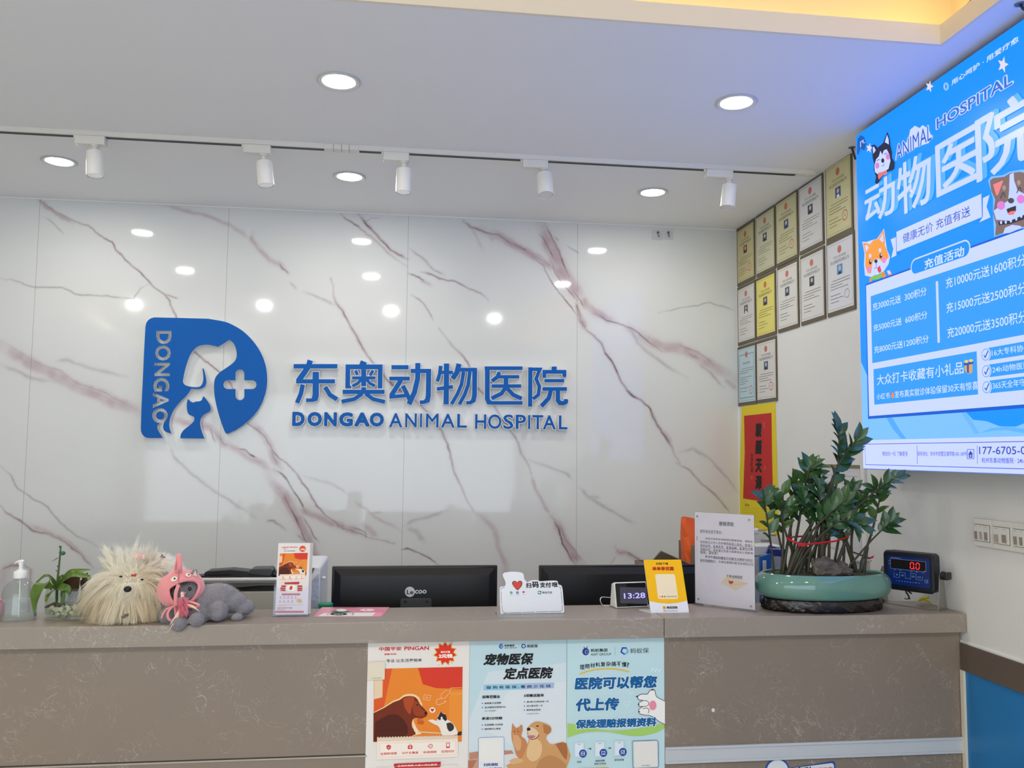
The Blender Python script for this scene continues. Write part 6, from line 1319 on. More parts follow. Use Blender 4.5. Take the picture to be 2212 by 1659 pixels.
A.oval((40, 150, 70), (313, 508), 26, 24); A.rect((30, 120, 190), (414, 482), (462, 528)); A.rect((206, 46, 50), (535, 482), (582, 506)); A.line((236,240,240), [(300,508),(310,518),(328,498)], 7); A.line((200,60,60), [(556,506),(556,520)], 8); A.line((220,240,250), [(425,495),(452,495)], 5); A.line((220,240,250), [(438,488),(438,518)], 5)
A.rect((30, 140, 80), (842, 474), (912, 538)); A.oval((236,244,238), (866, 500), 18, 14); A.oval((236,244,238), (888, 514), 14, 11)
A.text('微信客服', (928, 528), (1125, 482), (90, 92, 98), .01); A.text('微信支付', (284, 558), (350, 544), (60,110,80)); A.text('支付宝', (412, 556), (464, 542), (60,90,120)); A.text('云闪付', (538, 552), (586, 538), (110,80,80))
A.build('print', r)
pb0, pb1 = cz(1076, 1336), cz(1217, 1331.5); MB().box((pb0.x, pb0.y-.002, ZC+.0003), (pb1.x+.002, pl.y+.03, ZC+.0035)).build('clear_base', clear, r)

# --- small clock with cable
p0, p1 = cz(1331, 1315.5), cz(1415, 1313.5); O_ = Vector((p0.x, p0.y+.004, ZC+.0012)); u_ = Vector((p1.x-p0.x, p1.y-p0.y+.012, 0)).normalized(); nb = Vector((0, 0, 1)).cross(u_)
vv = (Vector((0, 0, 1)) + nb*.22).normalized(); FC = Frame(O_, u_, vv)
q = lambda x, y: FC.loc(1040+x/3.568, 1100+y/3.568)
r = thing('desk_clock', 'small white desk clock with black screen showing 13:28', 'clock', O_); (x0, y0), (x1, y1) = q(1038, 765), (0, 0)
wC = .112; hC = q(1030, 563)[1]
FC.n = -FC.u.cross(FC.v)*-1
wtc = mat('clock_white', (226, 226, 222), .35)
sideP = [FC.P(0, 0, 0), FC.P(wC, 0, 0), FC.P(wC, hC, 0), FC.P(0, hC, 0)]; back = [FC.O + nb*.05 , FC.O + u_*wC + nb*.05, FC.P(wC, hC*.92, 0)+nb*.022, FC.P(0, hC*.92, 0)+nb*.022]
MB().add(sideP+back, [(0,1,2,3), (7,6,5,4), (0,4,5,1), (1,5,6,2), (2,6,7,3), (3,7,4,0)]).build('case', wtc, r, bevel=.003, seg=3)
MB().prism(rrect(.004, .004, wC-.003, hC-.004, .003), .0003, .0012, FC).build('face', mat('clock_black', (10, 10, 12), .08), r)
A = Art(FC, (1040, 1100, 3.568), lit, h=.0013); A.poly((62, 62, 76), [(1064,600),(1274,604),(1276,730),(1070,724)]); A.text('13:28', (1099, 690), (1259, 642), (214, 200, 250), .012); A.build('screen', r)
pc = [FC.P(.0, hC*.45, 0)+nb*.03, cz(1318, 1304)+Vector((0, 0, .02)), hit(1300, 1290, 1, p0.y+.02), hit(1297, 1298, 1, p0.y+.01), cz(1302, 1308)+Vector((0, 0, .002)), cz(1315, 1309)+Vector((0, 0, .002)), cz(1328, 1308)+Vector((0, 0, .002))]
MB().tube(smoothpath([tuple(v) for v in pc], 6), .0014, 8).build('cable', wtc, r, smooth=True)

# --- yellow order sign
q3 = lambda x, y: (1040+x/3.568, 1100+y/3.568)
p0, p1 = cz(*q3(1305, 803)), cz(*q3(1600, 799)); TL = hit(*q3(1250, 390), 1, p0.y+.055); O_ = Vector((p0.x, p0.y, ZC+.0025))
FYs = Frame(O_, p1-p0, TL-O_); q = lambda x, y: FYs.loc(*q3(x, y))
r = thing('order_sign', 'glossy yellow and white leaning sign with red and black headline', 'sign', ((p0.x+p1.x)/2, p0.y, ZC)); W_ = (p1-p0).length; Hh = (TL-O_).length
yel = mat('sign_yellow', (250, 190, 8), .2)
MB().prism(rrect(0, 0, W_, Hh, .004), -.003, 0, FYs).build('panel', mat('acrylic_white', (232, 234, 238), .2), r)
nb2 = Vector((0, 0, 1)).cross(p1-p0).normalized()
f0, f1 = cz(*q3(1258, 772)), cz(*q3(1500, 770)); MB().add([O_, O_+(p1-p0), O_+(p1-p0)+nb2*.055+Vector((-.012, 0, 0)), O_+nb2*.055+Vector((-.022, 0, 0))] + [v_ - Vector((0, 0, .0022)) for v_ in (O_, O_+(p1-p0), O_+(p1-p0)+nb2*.055+Vector((-.012, 0, 0)), O_+nb2*.055+Vector((-.022, 0, 0)))], [(0,1,2,3), (7,6,5,4), (0,4,5,1), (1,5,6,2), (2,6,7,3), (3,7,4,0)]).build('foot', mat('acrylic_white', (232, 234, 238), .2), r)
A = Art(FYs, (1040, 1100, 3.568), h=.0002)
ylim = q(1340, 728)[1]; ymid = q(1440, 738)[1]; ty = rrect(0, 0, W_, Hh, .004)[6:18]
h = A.up((250, 190, 8)); A.face([(0, q(1293, 708)[1])] + [(W_*k/8, q(1293, 708)[1]-.0085*math.sin(math.pi*k/8)) for k in range(1, 8)] + [(W_, q(1293, 708)[1])] + ty, h)
A.text('扫码下单', (1346, 430), (1438, 410), (60, 30, 10), .04); A.text('单单享优惠', (1318, 474), (1481, 442), (190, 44, 20), .06)
A.poly((246, 228, 190), [(1338,508),(1350,500),(1478,500),(1490,508),(1516,680),(1506,692),(1372,692),(1360,684)])
A.oval((240,140,30), (1377,673), 6, 5); A.rect((214,60,40), (1388,668), (1400,680)); A.rect((60,150,70), (1406,668), (1418,680)); A.text('扫码即享优惠', (1424, 680), (1503, 667), (70, 56, 40))
A.rect((250, 180, 10), (1397, 746), (1420, 772)); A.text('美团', (1400, 764), (1418, 754), (40,30,20)); A.text('美团团购', (1428, 768), (1509, 747), (40, 36, 34), .03); A.text('团好多,省好多', (1403, 788), (1512, 779), (60, 56, 54))
A.build('print', r)

# --- A4 notice in clear acrylic
p0, p1 = cz(*q3(1645, 735)), cz(*q3(2113, 792)); p0 = p0 + Vector((0, 0, .004)); p1 = p1 + Vector((0, 0, .004))
FA = Frame(p0, p1-p0, (0, 0, 1)); q = lambda x, y: FA.loc(*q3(x, y)); W_ = (p1-p0).length; Hh = q(1638, 18)[1]
r = thing('notice_stand', 'tall clear acrylic stand with a printed white notice beside the plant bowl', 'sign', ((p0.x+p1.x)/2, (p0.y+p1.y)/2, ZC))
MB().prism([(0, 0), (W_, 0), (W_, Hh), (0, Hh)], -.0045, -.0018, FA).build('back_plate', clear, r)
MB().prism([(0, 0), (W_, 0), (W_, Hh), (0, Hh)], 0, .0022, FA).build('front_plate', glassy('thin_acrylic', (252, 252, 253)), r)
MB().prism([(.0015, .0015), (W_-.002, .0015), (W_-.002, Hh-.0015), (.0015, Hh-.0015)], -.0014, -.0006, FA).build('paper', mat('notice_white', (226, 222, 232), .4, bump=(14, .12, .002)), r)
n3 = FA.n; e0 = p0 - FA.u*.006; e1 = p1 + FA.u*.008
MB().add([e0 - n3*.03 - Vector((0, 0, .0037)), e1 - n3*.03 - Vector((0, 0, .0037)), e1 + n3*.012 - Vector((0, 0, .0037)), e0 + n3*.012 - Vector((0, 0, .0037)), e0 - n3*.03 - Vector((0, 0, .0005)), e1 - n3*.03 - Vector((0, 0, .0005)), e1 + n3*.012 - Vector((0, 0, .0005)), e0 + n3*.012 - Vector((0, 0, .0005))], [(0,3,2,1), (4,5,6,7), (0,1,5,4), (1,2,6,5), (2,3,7,6), (3,0,4,7)]).build('base', clear, r)
for x, y in ((1665, 54), (2066, 82), (1675, 690), (2079, 747)):
    a_, b_ = q(x, y); T_ = Matrix.Translation(FA.P(a_, b_, .0023)) @ FA.n.to_track_quat('Z', 'Y').to_matrix().to_4x4(); MB().lathe([(0, 0), (.0028, 0), (.0026, .001), (0, .0014)], 16, T_).build('screw', mat('steel', (150, 150, 152), .3, metal=1.), r, smooth=True)
A = Art(FA, (1040, 1100, 3.568), h=-.0005, step=.00002); IN = (58, 58, 66); PU = (70, 66, 110)
A.text('报销须知', (1830, 127), (1942, 100), IN, .02)
A.texts([('致所有毛孩子家长：', (1684, 183), (1856, 166)), ('如宝贝有购买宠物保险需要报销，请提前', (1725, 234), (2090, 242)), ('告知前台工作人员并提供投保人姓名、投保人', (1686, 262), (2092, 270)), ('保单信息，避免登记信息与保单有出入而影响', (1686, 318), (2092, 330)), ('报销，望知悉！', (1686, 343), (1822, 328)), ('面和侧面照片，方便您报销时提交给保险公司', (1686, 402), (2095, 418))], IN, .004)
A.texts([('身份证号、爱宠名字、爱宠品种、爱宠生日等', (1686, 290), (2092, 299)), ('就诊时请您拍摄宝贝在医生诊室就诊的正', (1725, 374), (2092, 386))], PU, .012)
for (x0, y0, x1, y1) in ((1900,276,2090,294), (1686,294,2070,318), (1790,380,2090,411), (1686,405,1800,412)): A.line(PU, [(x0, y0), (x1, y1)], 1.6)
A.text('东奥动物医院', (1888, 528), (2010, 514), IN, .004)
A.poly((226, 206, 178), [(1845,567),(1892,516),(2056,572),(1958,627)]); A.line((196,166,136), [(1892,518),(1930,580),(2054,572)], 2); A.poly((190, 50, 66), [(1918,580),(1904,562),(1908,550),(1918,552),(1924,556),(1936,552),(1944,562),(1938,570)])
A.line((196,170,150), [(1660,135),(1660,405)], 1.2); A.line((176,120,110), [(1652,240),(1668,215),(1656,212),(1668,240)], 2)
A.build('print', r)
# ================================================================== PLUSH DOG
def strands(name, groups, m, parent, seed=3):
    """long soft fibres: groups of (roots, normals, flow, length, colour arrays) -> one ribbon mesh with a colour attribute"""
    V = []; Fc = []; Cc = []; base = 0; R = np.random.default_rng(seed)
    for P0, N0, FLW, LEN, COL, wid, grav, zmin, seg in groups:
        n = len(P0); t = np.linspace(0, 1, seg+1)[None, :, None]
        Pp = P0[:, None, :] + N0[:, None, :]*LEN[:, None, None]*(.55*t - .35*t*t) + FLW[:, None, :]*LEN[:, None, None]*t
        wob = R.normal(0, .035, (n, 1, 3)) * LEN[:, None, None]; Pp = Pp + wob*np.sin(t*5 + R.random((n, 1, 1))*6)*t
        Pp[:, :, 2] -= (grav*LEN[:, None]*t[:, :, 0]**2)
        low = np.maximum(0, zmin - Pp[:, :, 2]); Pp[:, :, 2] = np.maximum(Pp[:, :, 2], zmin + R.random((n, 1))*.003); Pp[:, :, :2] += N0[:, None, :2]*low[:, :, None]*.15
        T = np.gradient(Pp, axis=1); T /= np.linalg.norm(T, axis=2, keepdims=True)+1e-9
        S_ = np.cross(T, N0[:, None, :] + R.normal(0, .35, (n, 1, 3))); S_ /= np.linalg.norm(S_, axis=2, keepdims=True)+1e-9
        w = wid * (1-t**2*.85)
        V.append(np.stack([Pp - S_*w, Pp + S_*w], 2).reshape(-1, 3)); k = (seg+1)*2
        a = (np.arange(n)*k)[:, None] + (np.arange(seg)*2)[None, :] + base
        Fc.append(np.stack([a, a+1, a+3, a+2], -1).reshape(-1, 4)); Cc.append(np.repeat(COL, k, axis=0)); base += n*k
    V = np.concatenate(V); Fc = np.concatenate(Fc); Cc = np.concatenate(Cc)
    me = bpy.data.meshes.new(name); me.vertices.add(len(V)); me.vertices.foreach_set('co', V.ravel())
    me.loops.add(Fc.size); me.loops.foreach_set('vertex_index', Fc.ravel().astype(np.int32)); me.polygons.add(len(Fc)); me.polygons.foreach_set('loop_start', np.arange(0, Fc.size, 4, dtype=np.int32))
    me.update(calc_edges=True); me.polygons.foreach_set('use_smooth', [True]*len(Fc))
    at = me.attributes.new('tone', 'FLOAT_COLOR', 'POINT'); at.data.foreach_set('color', np.concatenate([Cc, np.ones((len(Cc), 1))], 1).ravel().astype(np.float32))
    me.materials.append(m); o = bpy.data.objects.new(name, me); C.objects.link(o); adopt(o, parent); return o
def fibre(name, rough=.6):
    m = bpy.data.materials.new(name); m.use_nodes = True; nt = m.node_tree; b = nt.nodes['Principled BSDF']; a = nt.nodes.new('ShaderNodeAttribute'); a.attribute_name = 'tone'
    nt.links.new(a.outputs['Color'], b.inputs['Base Color']); b.inputs['Roughness'].default_value = rough; b.inputs['Specular IOR Level'].default_value = .25
    tr = nt.nodes.new('ShaderNodeBsdfTranslucent'); nt.links.new(a.outputs['Color'], tr.inputs[0]); mx = nt.nodes.new('ShaderNodeMixShader'); mx.inputs[0].default_value = .45
    nt.links.new(b.outputs[0], mx.inputs[1]); nt.links.new(tr.outputs[0], mx.inputs[2]); nt.links.new(mx.outputs[0], nt.nodes['Material Output'].inputs[0]); return m
YD = YF + .105; hc = hit(284, 1262, 1, YD); MP = (YD)/F_PX
HX, HZ = hc.x, hc.z
dog = thing('plush_dog', 'shaggy cream-white long-haired plush dog on the counter between the vase and cat', 'plush toy', (HX, YD, ZC))
core_ells = [((HX-.002, YD, HZ-.002), (.080, .071, .074)), ((HX-.004, YD+.006, ZC+.052), (.080, .076, .052)), ((HX+.055, YD+.060, ZC+.10), (.062, .055, .068)), ((HX+.02, YD+.05, ZC+.05), (.08, .055, .05))]
mb = MB()
for c_, r_ in core_ells: mb.ell(c_, r_, n=28, m=18)
remesh_blob('body', mb, .006, mat('plush_cream', (242, 236, 218), .9), dog, 4)
R = np.random.default_rng(5)
def tone(P, n_):
    """cream white above and behind, honey on the flanks and beard"""
    zz_ = (P[:, 2]-ZC)/.22
    wht = np.array(lin((255, 255, 252))); crm = np.array(lin((255, 250, 234))); tan_ = np.array(lin((240, 222, 184))); gry = np.array(lin((232, 224, 206)))
    pat = fnoise(P[:, 0]+3, P[:, 2]+5, 32., 31)[:, None]
    k = np.clip((zz_-.45)*2.2 + R.normal(0, .15, n_), 0, 1)[:, None]; q_ = np.clip(pat*1.0-.32 + R.normal(0, .16, (n_, 1)), 0, 1)
    lowc = crm*(1-q_) + tan_*q_; lowc = np.where(R.random((n_, 1)) < .15, gry, lowc); c = lowc*(1-k) + (wht*.85+crm*.15)*k
    bk = (P[:, 1] > YD+.035)[:, None]; return np.where(bk, wht, c)*R.uniform(.9, 1.04, (n_, 1))
groups = []
def ell_points(c_, r_, n_):
    d = R.normal(size=(n_, 3)); d /= np.linalg.norm(d, axis=1, keepdims=True); P = np.array(c_) + d*np.array(r_); N_ = d/np.array(r_); N_ /= np.linalg.norm(N_, axis=1, keepdims=True); return P, N_
nose = np.array((hit(281, 1270, 1, YD-.07).x, YD-.078, hit(281, 1270, 1, YD-.07).z))
for gi, (n_, ) in enumerate(((21000,), (11000,), (5200,), (2500,))):
    P, N_ = ell_points(*core_ells[gi], n_); keep = (P[:, 2] > ZC+.004) & ~((P[:, 1] > YD+.075) & (gi < 2)); P, N_ = P[keep], N_[keep]; n_ = len(P)
    # clump seeds give the tufted look
    seeds = P[R.choice(n_, 420 if gi == 0 else 150)]; near = ((P[:, None, :]-seeds[None])**2).sum(2).argmin(1); tip = seeds[near]
    rel = P - nose; rel[:, 1] *= .25; dist = np.linalg.norm(P-nose, axis=1); rad = rel/(np.linalg.norm(rel, axis=1, keepdims=True)+1e-6)
    side = np.sign(P[:, 0]-HX)[:, None]*np.array([[1., 0, 0]])
    if gi == 0:
        dx = (P[:, 0]-nose[0]); dzz = (P[:, 2]-nose[2]); top = N_[:, 2] > .62
        fx = np.where(dzz > 0, dx*20, dx*9); fz = np.where(dzz > .012, np.clip(.75-np.abs(dx)*16, -.75, .75), -.8)
        flow = np.stack([np.clip(fx, -.8, .8)*np.where(dzz > -.01, 1., .45), np.full(n_, -.10), fz], 1); flow[top] = np.stack([dx*5, np.full(n_, .05), np.full(n_, .62)], 1)[top]
        jit = R.normal(0, .22, (len(seeds), 3))[near]; flow = flow + jit*np.where(top, 1.45, .8)[:, None]
        LEN = np.interp(dist, [0, .02, .05, .09, .2], [.008, .020, .044, .060, .052]); LEN = np.where(top, .030+.026*R.random(len(seeds))[near], LEN)
        grav = np.where(top, .02, np.interp(np.abs(dx), [0, .03, .08], [.15, .42, .60]))[:, None]
    elif gi == 1: flow = np.array([[0, -.06, -.42]]) + N_*.25 + side*.12; LEN = np.full(n_, .060); grav = np.full((n_, 1), .55)
    elif gi == 2: flow = np.array([[.18, 0, .05]]) + N_*.3; LEN = np.full(n_, .044); grav = np.full((n_, 1), .25)
    else: flow = np.array([[.05, 0, -.3]]) + N_*.25; LEN = np.full(n_, .05); grav = np.full((n_, 1), .5)
    cl = (tip-P)*1.05; flow = flow + cl/np.maximum(LEN, .02)[:, None]*.8 + R.normal(0, .07, (n_, 3)); LEN = LEN*R.uniform(.6, 1.15, n_)
    # keep a clean spot round the nose and eyes
    ok = dist > .012; P, N_, flow, LEN, grav = P[ok], N_[ok], flow[ok], LEN[ok], grav[ok]
    groups.append((P, N_, flow, LEN, tone(P, len(P)), .00042, grav, ZC+.002, 8))
fur = strands('fur', groups, fibre('long_fur'), dog)
blackg = mat('glossy_black', (16, 16, 18), .25)
mb = MB(); mb.ell(tuple(nose+np.array((0, -.014, 0))), (.0105, .010, .0085)); mb.build('nose', mat('nose_black', (22, 22, 24), .55, bump=(300, .5, .002)), dog, smooth='all')
for x, y in ((261, 1245.5), (307, 1252)): q_ = hit(x, y, 1, YD-.078); MB().ell(tuple(q_), (.0045, .003, .0026)).build('eye', blackg, dog, smooth='all')
q_ = hit(279, 1276.5, 1, YD-.094); MB().ell(tuple(q_), (.0016, .001, .0022)).build('mouth', blackg, dog, smooth='all')
hb = hit(282, 1243, 1, YD-.102); silver = mat('rhinestone', (226, 222, 210), .15, metal=.8); redj = mat('red_jewel', (190, 10, 30), .12, coat=.8)
mb = MB().use(silver)
for k in range(9): mb.ell((hb.x-.013+.0022*k*.8, hb.y, hb.z-.001+.0035*math.sin(k*2.2)), (.0021, .002, .0021), n=8, m=6)
mb.use(redj)
for dx, dz in ((.004, .0005), (.0075, 0), (.0115, -.001), (.0135, .0025)): mb.ell((hb.x+dx, hb.y-.001, hb.z+dz), (.003, .0025, .003), n=10, m=8)
mb.use(mat('lime_jewel', (214, 224, 120), .12)); mb.ell((hb.x+.008, hb.y-.001, hb.z+.0078), (.0022, .002, .0022), n=8, m=6)
mb.build('jewel_clip', None, dog, smooth='all', label='silver and red jewelled clip')
pk = mat('clip_pink', (250, 176, 178), .35); c_ = hit(303, 1202.5, 1, YD-.060); f = Frame(c_, (1, 0, -.08), (0, .3, 1)); f.n = -f.u.cross(f.v)*-1
bone = smoothpath([(-.010,.0065),(-.0135,.003),(-.0115,0),(-.0135,-.003),(-.010,-.0062),(-.0065,-.0038),(.0065,-.0038),(.010,-.0062),(.0135,-.003),(.0115,0),(.0135,.003),(.010,.0065),(.0065,.004),(-.0065,.004)], 3)
MB().prism(bone, 0, .0022, f).build('bone_clip', pk, dog, bevel=.0005, label='pink bone-shaped hair clip'); MB().tube([f.P(a, b, .0026) for a, b in ((-.006, .0012), (.006, .0012), (.006, -.0012), (-.006, -.0012), (-.006, .0012))], .0005, 6).build('clip_wire', silver, dog)
c_ = hit(351, 1203, 1, YD+.03); dr = mat('dark_red_clip', (96, 26, 46), .35)
MB().tube([c_+Vector((-.002, 0, .007)), c_, c_+Vector((-.003, 0, -.007))], [.0022, .0032, .0012], 8).tube([c_, c_+Vector((.008, -.002, -.001))], [.0025, .0012], 8).tube([c_, c_+Vector((-.007, -.002, 0))], [.0028, .0018], 8).build('claw_clip', dr, dog, smooth=True, label='dark red claw clip')
c_ = hit(270, 1331, 1, YD-.098); mb = MB()
for k in range(7): mb.ell((c_.x+.004*math.cos(k*1.9)*k*.5, c_.y+.001*k, c_.z+.0035*math.sin(k*2.3)), (.0028, .0022, .0028), n=8, m=6)
mb.build('bell_charm', mat('charm_grey', (104, 98, 92), .3, metal=.5), dog, smooth='all', label='small dull grey charm')

# ================================================================== PLUSH CAT
YCt = YF + .075
kc = thing('plush_cat', 'grey plush cat lying on the counter in a pink hood with googly eyes', 'plush toy', (hit(440, 1330, 1, YCt).x, YCt, ZC))
def E(mb, x, y, Y, rx, ry, rz, T=None): p_ = hit(x, y, 1, Y); return mb.ell((p_.x, p_.y, p_.z), (rx, ry, rz), n=24, m=14)
mb = MB(); k = .00140
E(mb, 470, 1292, YCt+.035, 44*k, .052, 31*k); E(mb, 447, 1296, YCt+.025, 32*k, .048, 32*k); E(mb, 500, 1300, YCt+.035, 32*k, .046, 22*k); E(mb, 437, 1308, YCt, 24*k, .040, 24*k)
E(mb, 408, 1316, YCt+.01, 40*k, .040, 24*k); E(mb, 403, 1284, YCt, 34*k, .044, 30*k)
E(mb, 472, 1320, YCt-.02, 19*k, .026, 20*k); E(mb, 470, 1329, YCt-.03, 15*k, .024, 12*k); E(mb, 526, 1312, YCt+.03, 22*k, .030, 15*k); E(mb, 535, 1308, YCt+.03, 12*k, .02, 12*k); E(mb, 512, 1334, YCt-.01, 12*k, .022, 9*k)
E(mb, 430, 1330, YCt-.035, 19*k, .032, 20*k); E(mb, 425, 1338, YF-.004, 15*k, .020, 14*k)
E(mb, 372, 1330, YCt-.02, 26*k, .035, 22*k); E(mb, 386, 1346, YF-.008, 16*k, .020, 15*k); E(mb, 507, 1286, YCt+.075, 12*k, .02, 14*k)
for (bx_, by_), (tx_, ty_) in (((366, 1254), (357, 1235)), ((413, 1252), (423, 1229))):
    a = hit(bx_, by_, 1, YCt-.010); b = hit(tx_, ty_, 1, YCt-.014); mb.cyl(a, b, .019, .004, n=20)
grey_fab = mat('plush_grey', (138, 136, 142), .95, sheen=.6, bump=(260, .9, .003))
body_o = remesh_blob('body', mb, .0042, grey_fab, kc, 5)
# short pile on the body
dg = bpy.context.evaluated_depsgraph_get(); em_ = bpy.data.meshes.new_from_object(body_o.evaluated_get(dg))
nf = len(em_.polygons); cen = np.zeros(nf*3); nrm = np.zeros(nf*3); em_.polygons.foreach_get('center', cen); em_.polygons.foreach_get('normal', nrm); cen = cen.reshape(-1, 3); nrm = nrm.reshape(-1, 3)
sel = np.nonzero((nrm[:, 1] < .35) & (cen[:, 2] > ZS))[0]; R = np.random.default_rng(9); sel = R.choice(sel, 26000)
P = cen[sel] + R.normal(0, .0013, (len(sel), 3)); N_ = nrm[sel]; col = np.array(lin((152, 150, 156)))*R.uniform(.75, 1.15, (len(sel), 1))
strands('pile', [(P, N_, N_*.35 + R.normal(0, .35, P.shape) + np.array([[.25, 0, -.15]]), np.full(len(P), .0034), col, .00022, np.full((len(P), 1), .1), -9., 2)], fibre('short_pile', .9), kc, 12)
q_ = hit(421.5, 1238, 1, YCt-.030); MB().add([q_+Vector((.001, 0, .009)), q_+Vector((.006, .0, -.010)), q_+Vector((-.007, .0, -.006))], [(0, 1, 2)]).build('inner_ear', mat('inner_ear', (226, 190, 186), .8), kc)
for x, y in ((410, 1272), (380, 1270)): q_ = hit(x, y, 1, YCt-.041); MB().ell(tuple(q_), (.0052, .003, .0058)).build('eye', mat('cat_eye', (26, 16, 20), .12, coat=.6), kc, smooth='all')
q_ = hit(399, 1281, 1, YCt-.046); MB().add([q_+Vector((-.006, 0, .003)), q_+Vector((.006, 0, .003)), q_+Vector((0, -.003, -.006))], [(0, 1, 2)]).build('nose', mat('tan_nose', (206, 160, 96), .6), kc)
# hood
hp = mat('hood_pink', (236, 148, 152), .85, sheen=.5, bump=(120, .3, .002)); q = lambda x, y: (330+x/8.73, 1180+y/8.73)
Hc = hit(391, 1273, 1, YCt); rx, ry, rz = 44*k, .060, 38*k
opening = [q(*p_) for p_ in ((318,840),(335,785),(420,722),(560,660),(680,640),(780,655),(838,710),(848,790),(820,880),(770,970),(700,1035),(560,1075),(430,1080),(370,1010),(332,930))]
oc_ = (sum(p_[0] for p_ in opening)/len(opening), sum(p_[1] for p_ in opening)/len(opening)); opening = [(oc_[0]+(p_[0]-oc_[0])*1.10, oc_[1]+(p_[1]-oc_[1])*1.04) for p_ in opening]
def inside(p_, poly):
    x, y = p_; r_ = False; j = len(poly)-1
    for i in range(len(poly)):
        if (poly[i][1] > y) != (poly[j][1] > y) and x < (poly[j][0]-poly[i][0])*(y-poly[i][1])/(poly[j][1]-poly[i][1]+1e-9)+poly[i][0]: r_ = not r_
        j = i
    return r_
tmp = MB().ell(tuple(Hc), (rx, ry, rz), n=96, m=60); hd_ = MB(); hd_.v = tmp.v
for f_ in tmp.f:
    c_ = sum((Vector(tmp.v[i]) for i in f_), Vector())/len(f_)
    if c_.y < Hc.y+.01 and inside(pix(c_), opening): continue
    if c_.z < Hc.z - rz*.93: continue
    hd_.f.append(f_); hd_.mi.append(0)
o = hd_.build('hood', hp, kc, smooth='all'); sm = o.modifiers.new('s', 'SOLIDIFY'); sm.thickness = .004; sm.offset = 1
def on_hood(p_, out_=1.02):
    """point of the hood surface seen at a pixel"""
    d = ray(*p_); oo = EYE-Hc; A_ = sum((d[i]/(rx, ry, rz)[i])**2 for i in range(3)); B_ = 2*sum(d[i]*oo[i]/(rx, ry, rz)[i]**2 for i in range(3)); C_ = sum((oo[i]/(rx, ry, rz)[i])**2 for i in range(3))-out_**2
    disc_ = max(0, B_*B_-4*A_*C_); return EYE + d*((-B_-math.sqrt(disc_))/(2*A_))
rim = [on_hood(p_, 1.05) for p_ in smoothpath(opening+[opening[0]], 4)]
MB().tube(rim, .0045, 10).build('hood_rim', hp, kc, smooth=True)
for c_, rr in (((403, 618), 1.), ((665, 545), .85)):
    ctr = on_hood(q(*c_), 1.10); nrm_ = Vector([(ctr-Hc)[i]/(rx, ry, rz)[i]**2 for i in range(3)]).normalized(); T_ = Matrix.Translation(ctr) @ nrm_.to_track_quat('Z', 'Y').to_matrix().to_4x4()
    e = MB().lathe([(.0088*rr, 0), (.0088*rr, .0008), (0, .0014)], 24, T_).build('googly_eye', mat('felt_white', (240, 234, 220), .7), kc, smooth=True)
    MB().ell((0, 0, 0), (.0028*rr, .0028*rr, .0016), Matrix.Translation(ctr+nrm_*.0022+Vector((.0018, 0, .0))) @ nrm_.to_track_quat('Z', 'Y').to_matrix().to_4x4(), n=14, m=8).build('pupil', blackg, e, smooth='all')
ap = [on_hood(q(450, 500), 1.04), on_hood(q(450, 500), 1.04)+Vector((-.003, 0, .012)), hit(*q(462, 280), 1, YCt-.036), hit(*q(487, 165), 1, YCt-.04), hit(*q(508, 280), 1, YCt-.047), hit(*q(510, 420), 1, YCt-.05), on_hood(q(510, 490), 1.06)]
MB().tube(smoothpath([tuple(v) for v in ap], 6), .0072, 12, flat=(1., .55)).build('antenna_loop', hp, kc, smooth=True)
st_ = [hit(*q(487, 440), 1, YCt-.062), hit(*q(492, 560), 1, YCt-.074), hit(*q(495, 680), 1, YCt-.08), hit(*q(530, 780), 1, YCt-.085), hit(*q(552, 860), 1, YCt-.088)]
MB().tube(smoothpath([tuple(v) for v in st_], 5), .0009, 6).build('cord', mat('cord_brown', (150, 96, 100), .5), kc, smooth=True)
MB().cyl(st_[-1], hit(*q(562, 955), 1, YCt-.088), .0042, .0050, n=14).build('feather_cap', mat('cap_pale', (236, 196, 206), .5), kc, smooth=True)
fp = np.array(hit(*q(566, 955), 1, YCt-.088)); R = np.random.default_rng(4); n_ = 1800
d = np.stack([R.normal(.12, .34, n_), R.normal(0, .2, n_), -np.abs(R.normal(.8, .25, n_))], 1); P = fp + np.stack([R.normal(0, .005, n_), R.normal(0, .003, n_), -R.random(n_)*.040], 1)
cc = np.where(R.random((n_, 1)) < .45, np.array(lin((250, 120, 160))), np.array(lin((244, 196, 196)))); FT = [(P, d/np.linalg.norm(d, axis=1, keepdims=True), d*.5, R.uniform(.012, .026, n_), cc, .0005, np.full((n_, 1), .2), ZS, 4)]
strands('feather', FT, fibre('feather_fibre'), kc, 8)
sh_ = mat('feather_tip', (240, 196, 172), .6); mb = MB()
for e_ in (((318, 1570), -.02), ((316, 1490), -.01), ((880, 1228), .01)):
    mid = hit(*q((566+e_[0][0])/2+30, (1040+e_[0][1])/2), 1, YCt-.092); leafstrip(mb, [tuple(hit(*q(580, 1080), 1, YCt-.088)), tuple(mid), tuple(hit(*q(*e_[0]), 1, YF-.03))], [.003, .007, .0005], (0, -1, .2), .1)
mb.build('feather_quills', sh_, kc, smooth='all')
def band(name, pts, w=.0042, Y0=-.06): return MB().tube(smoothpath([tuple(hit(*q(x, y), 1, YCt+Y0+dy)) for x, y, dy in pts], 5), w, 10, flat=(1.2, .55)).build(name, hp, kc, smooth=True)
band('chin_strap', [(490,720,-.004),(440,860,-.008),(430,980,-.008),(430,1100,-.004)], .0075)
band('bow_loop', [(420,1110,0),(330,1180,-.01),(280,1270,-.016),(300,1370,-.018),(390,1410,-.018),(440,1340,-.016),(430,1240,-.01),(425,1130,0)])
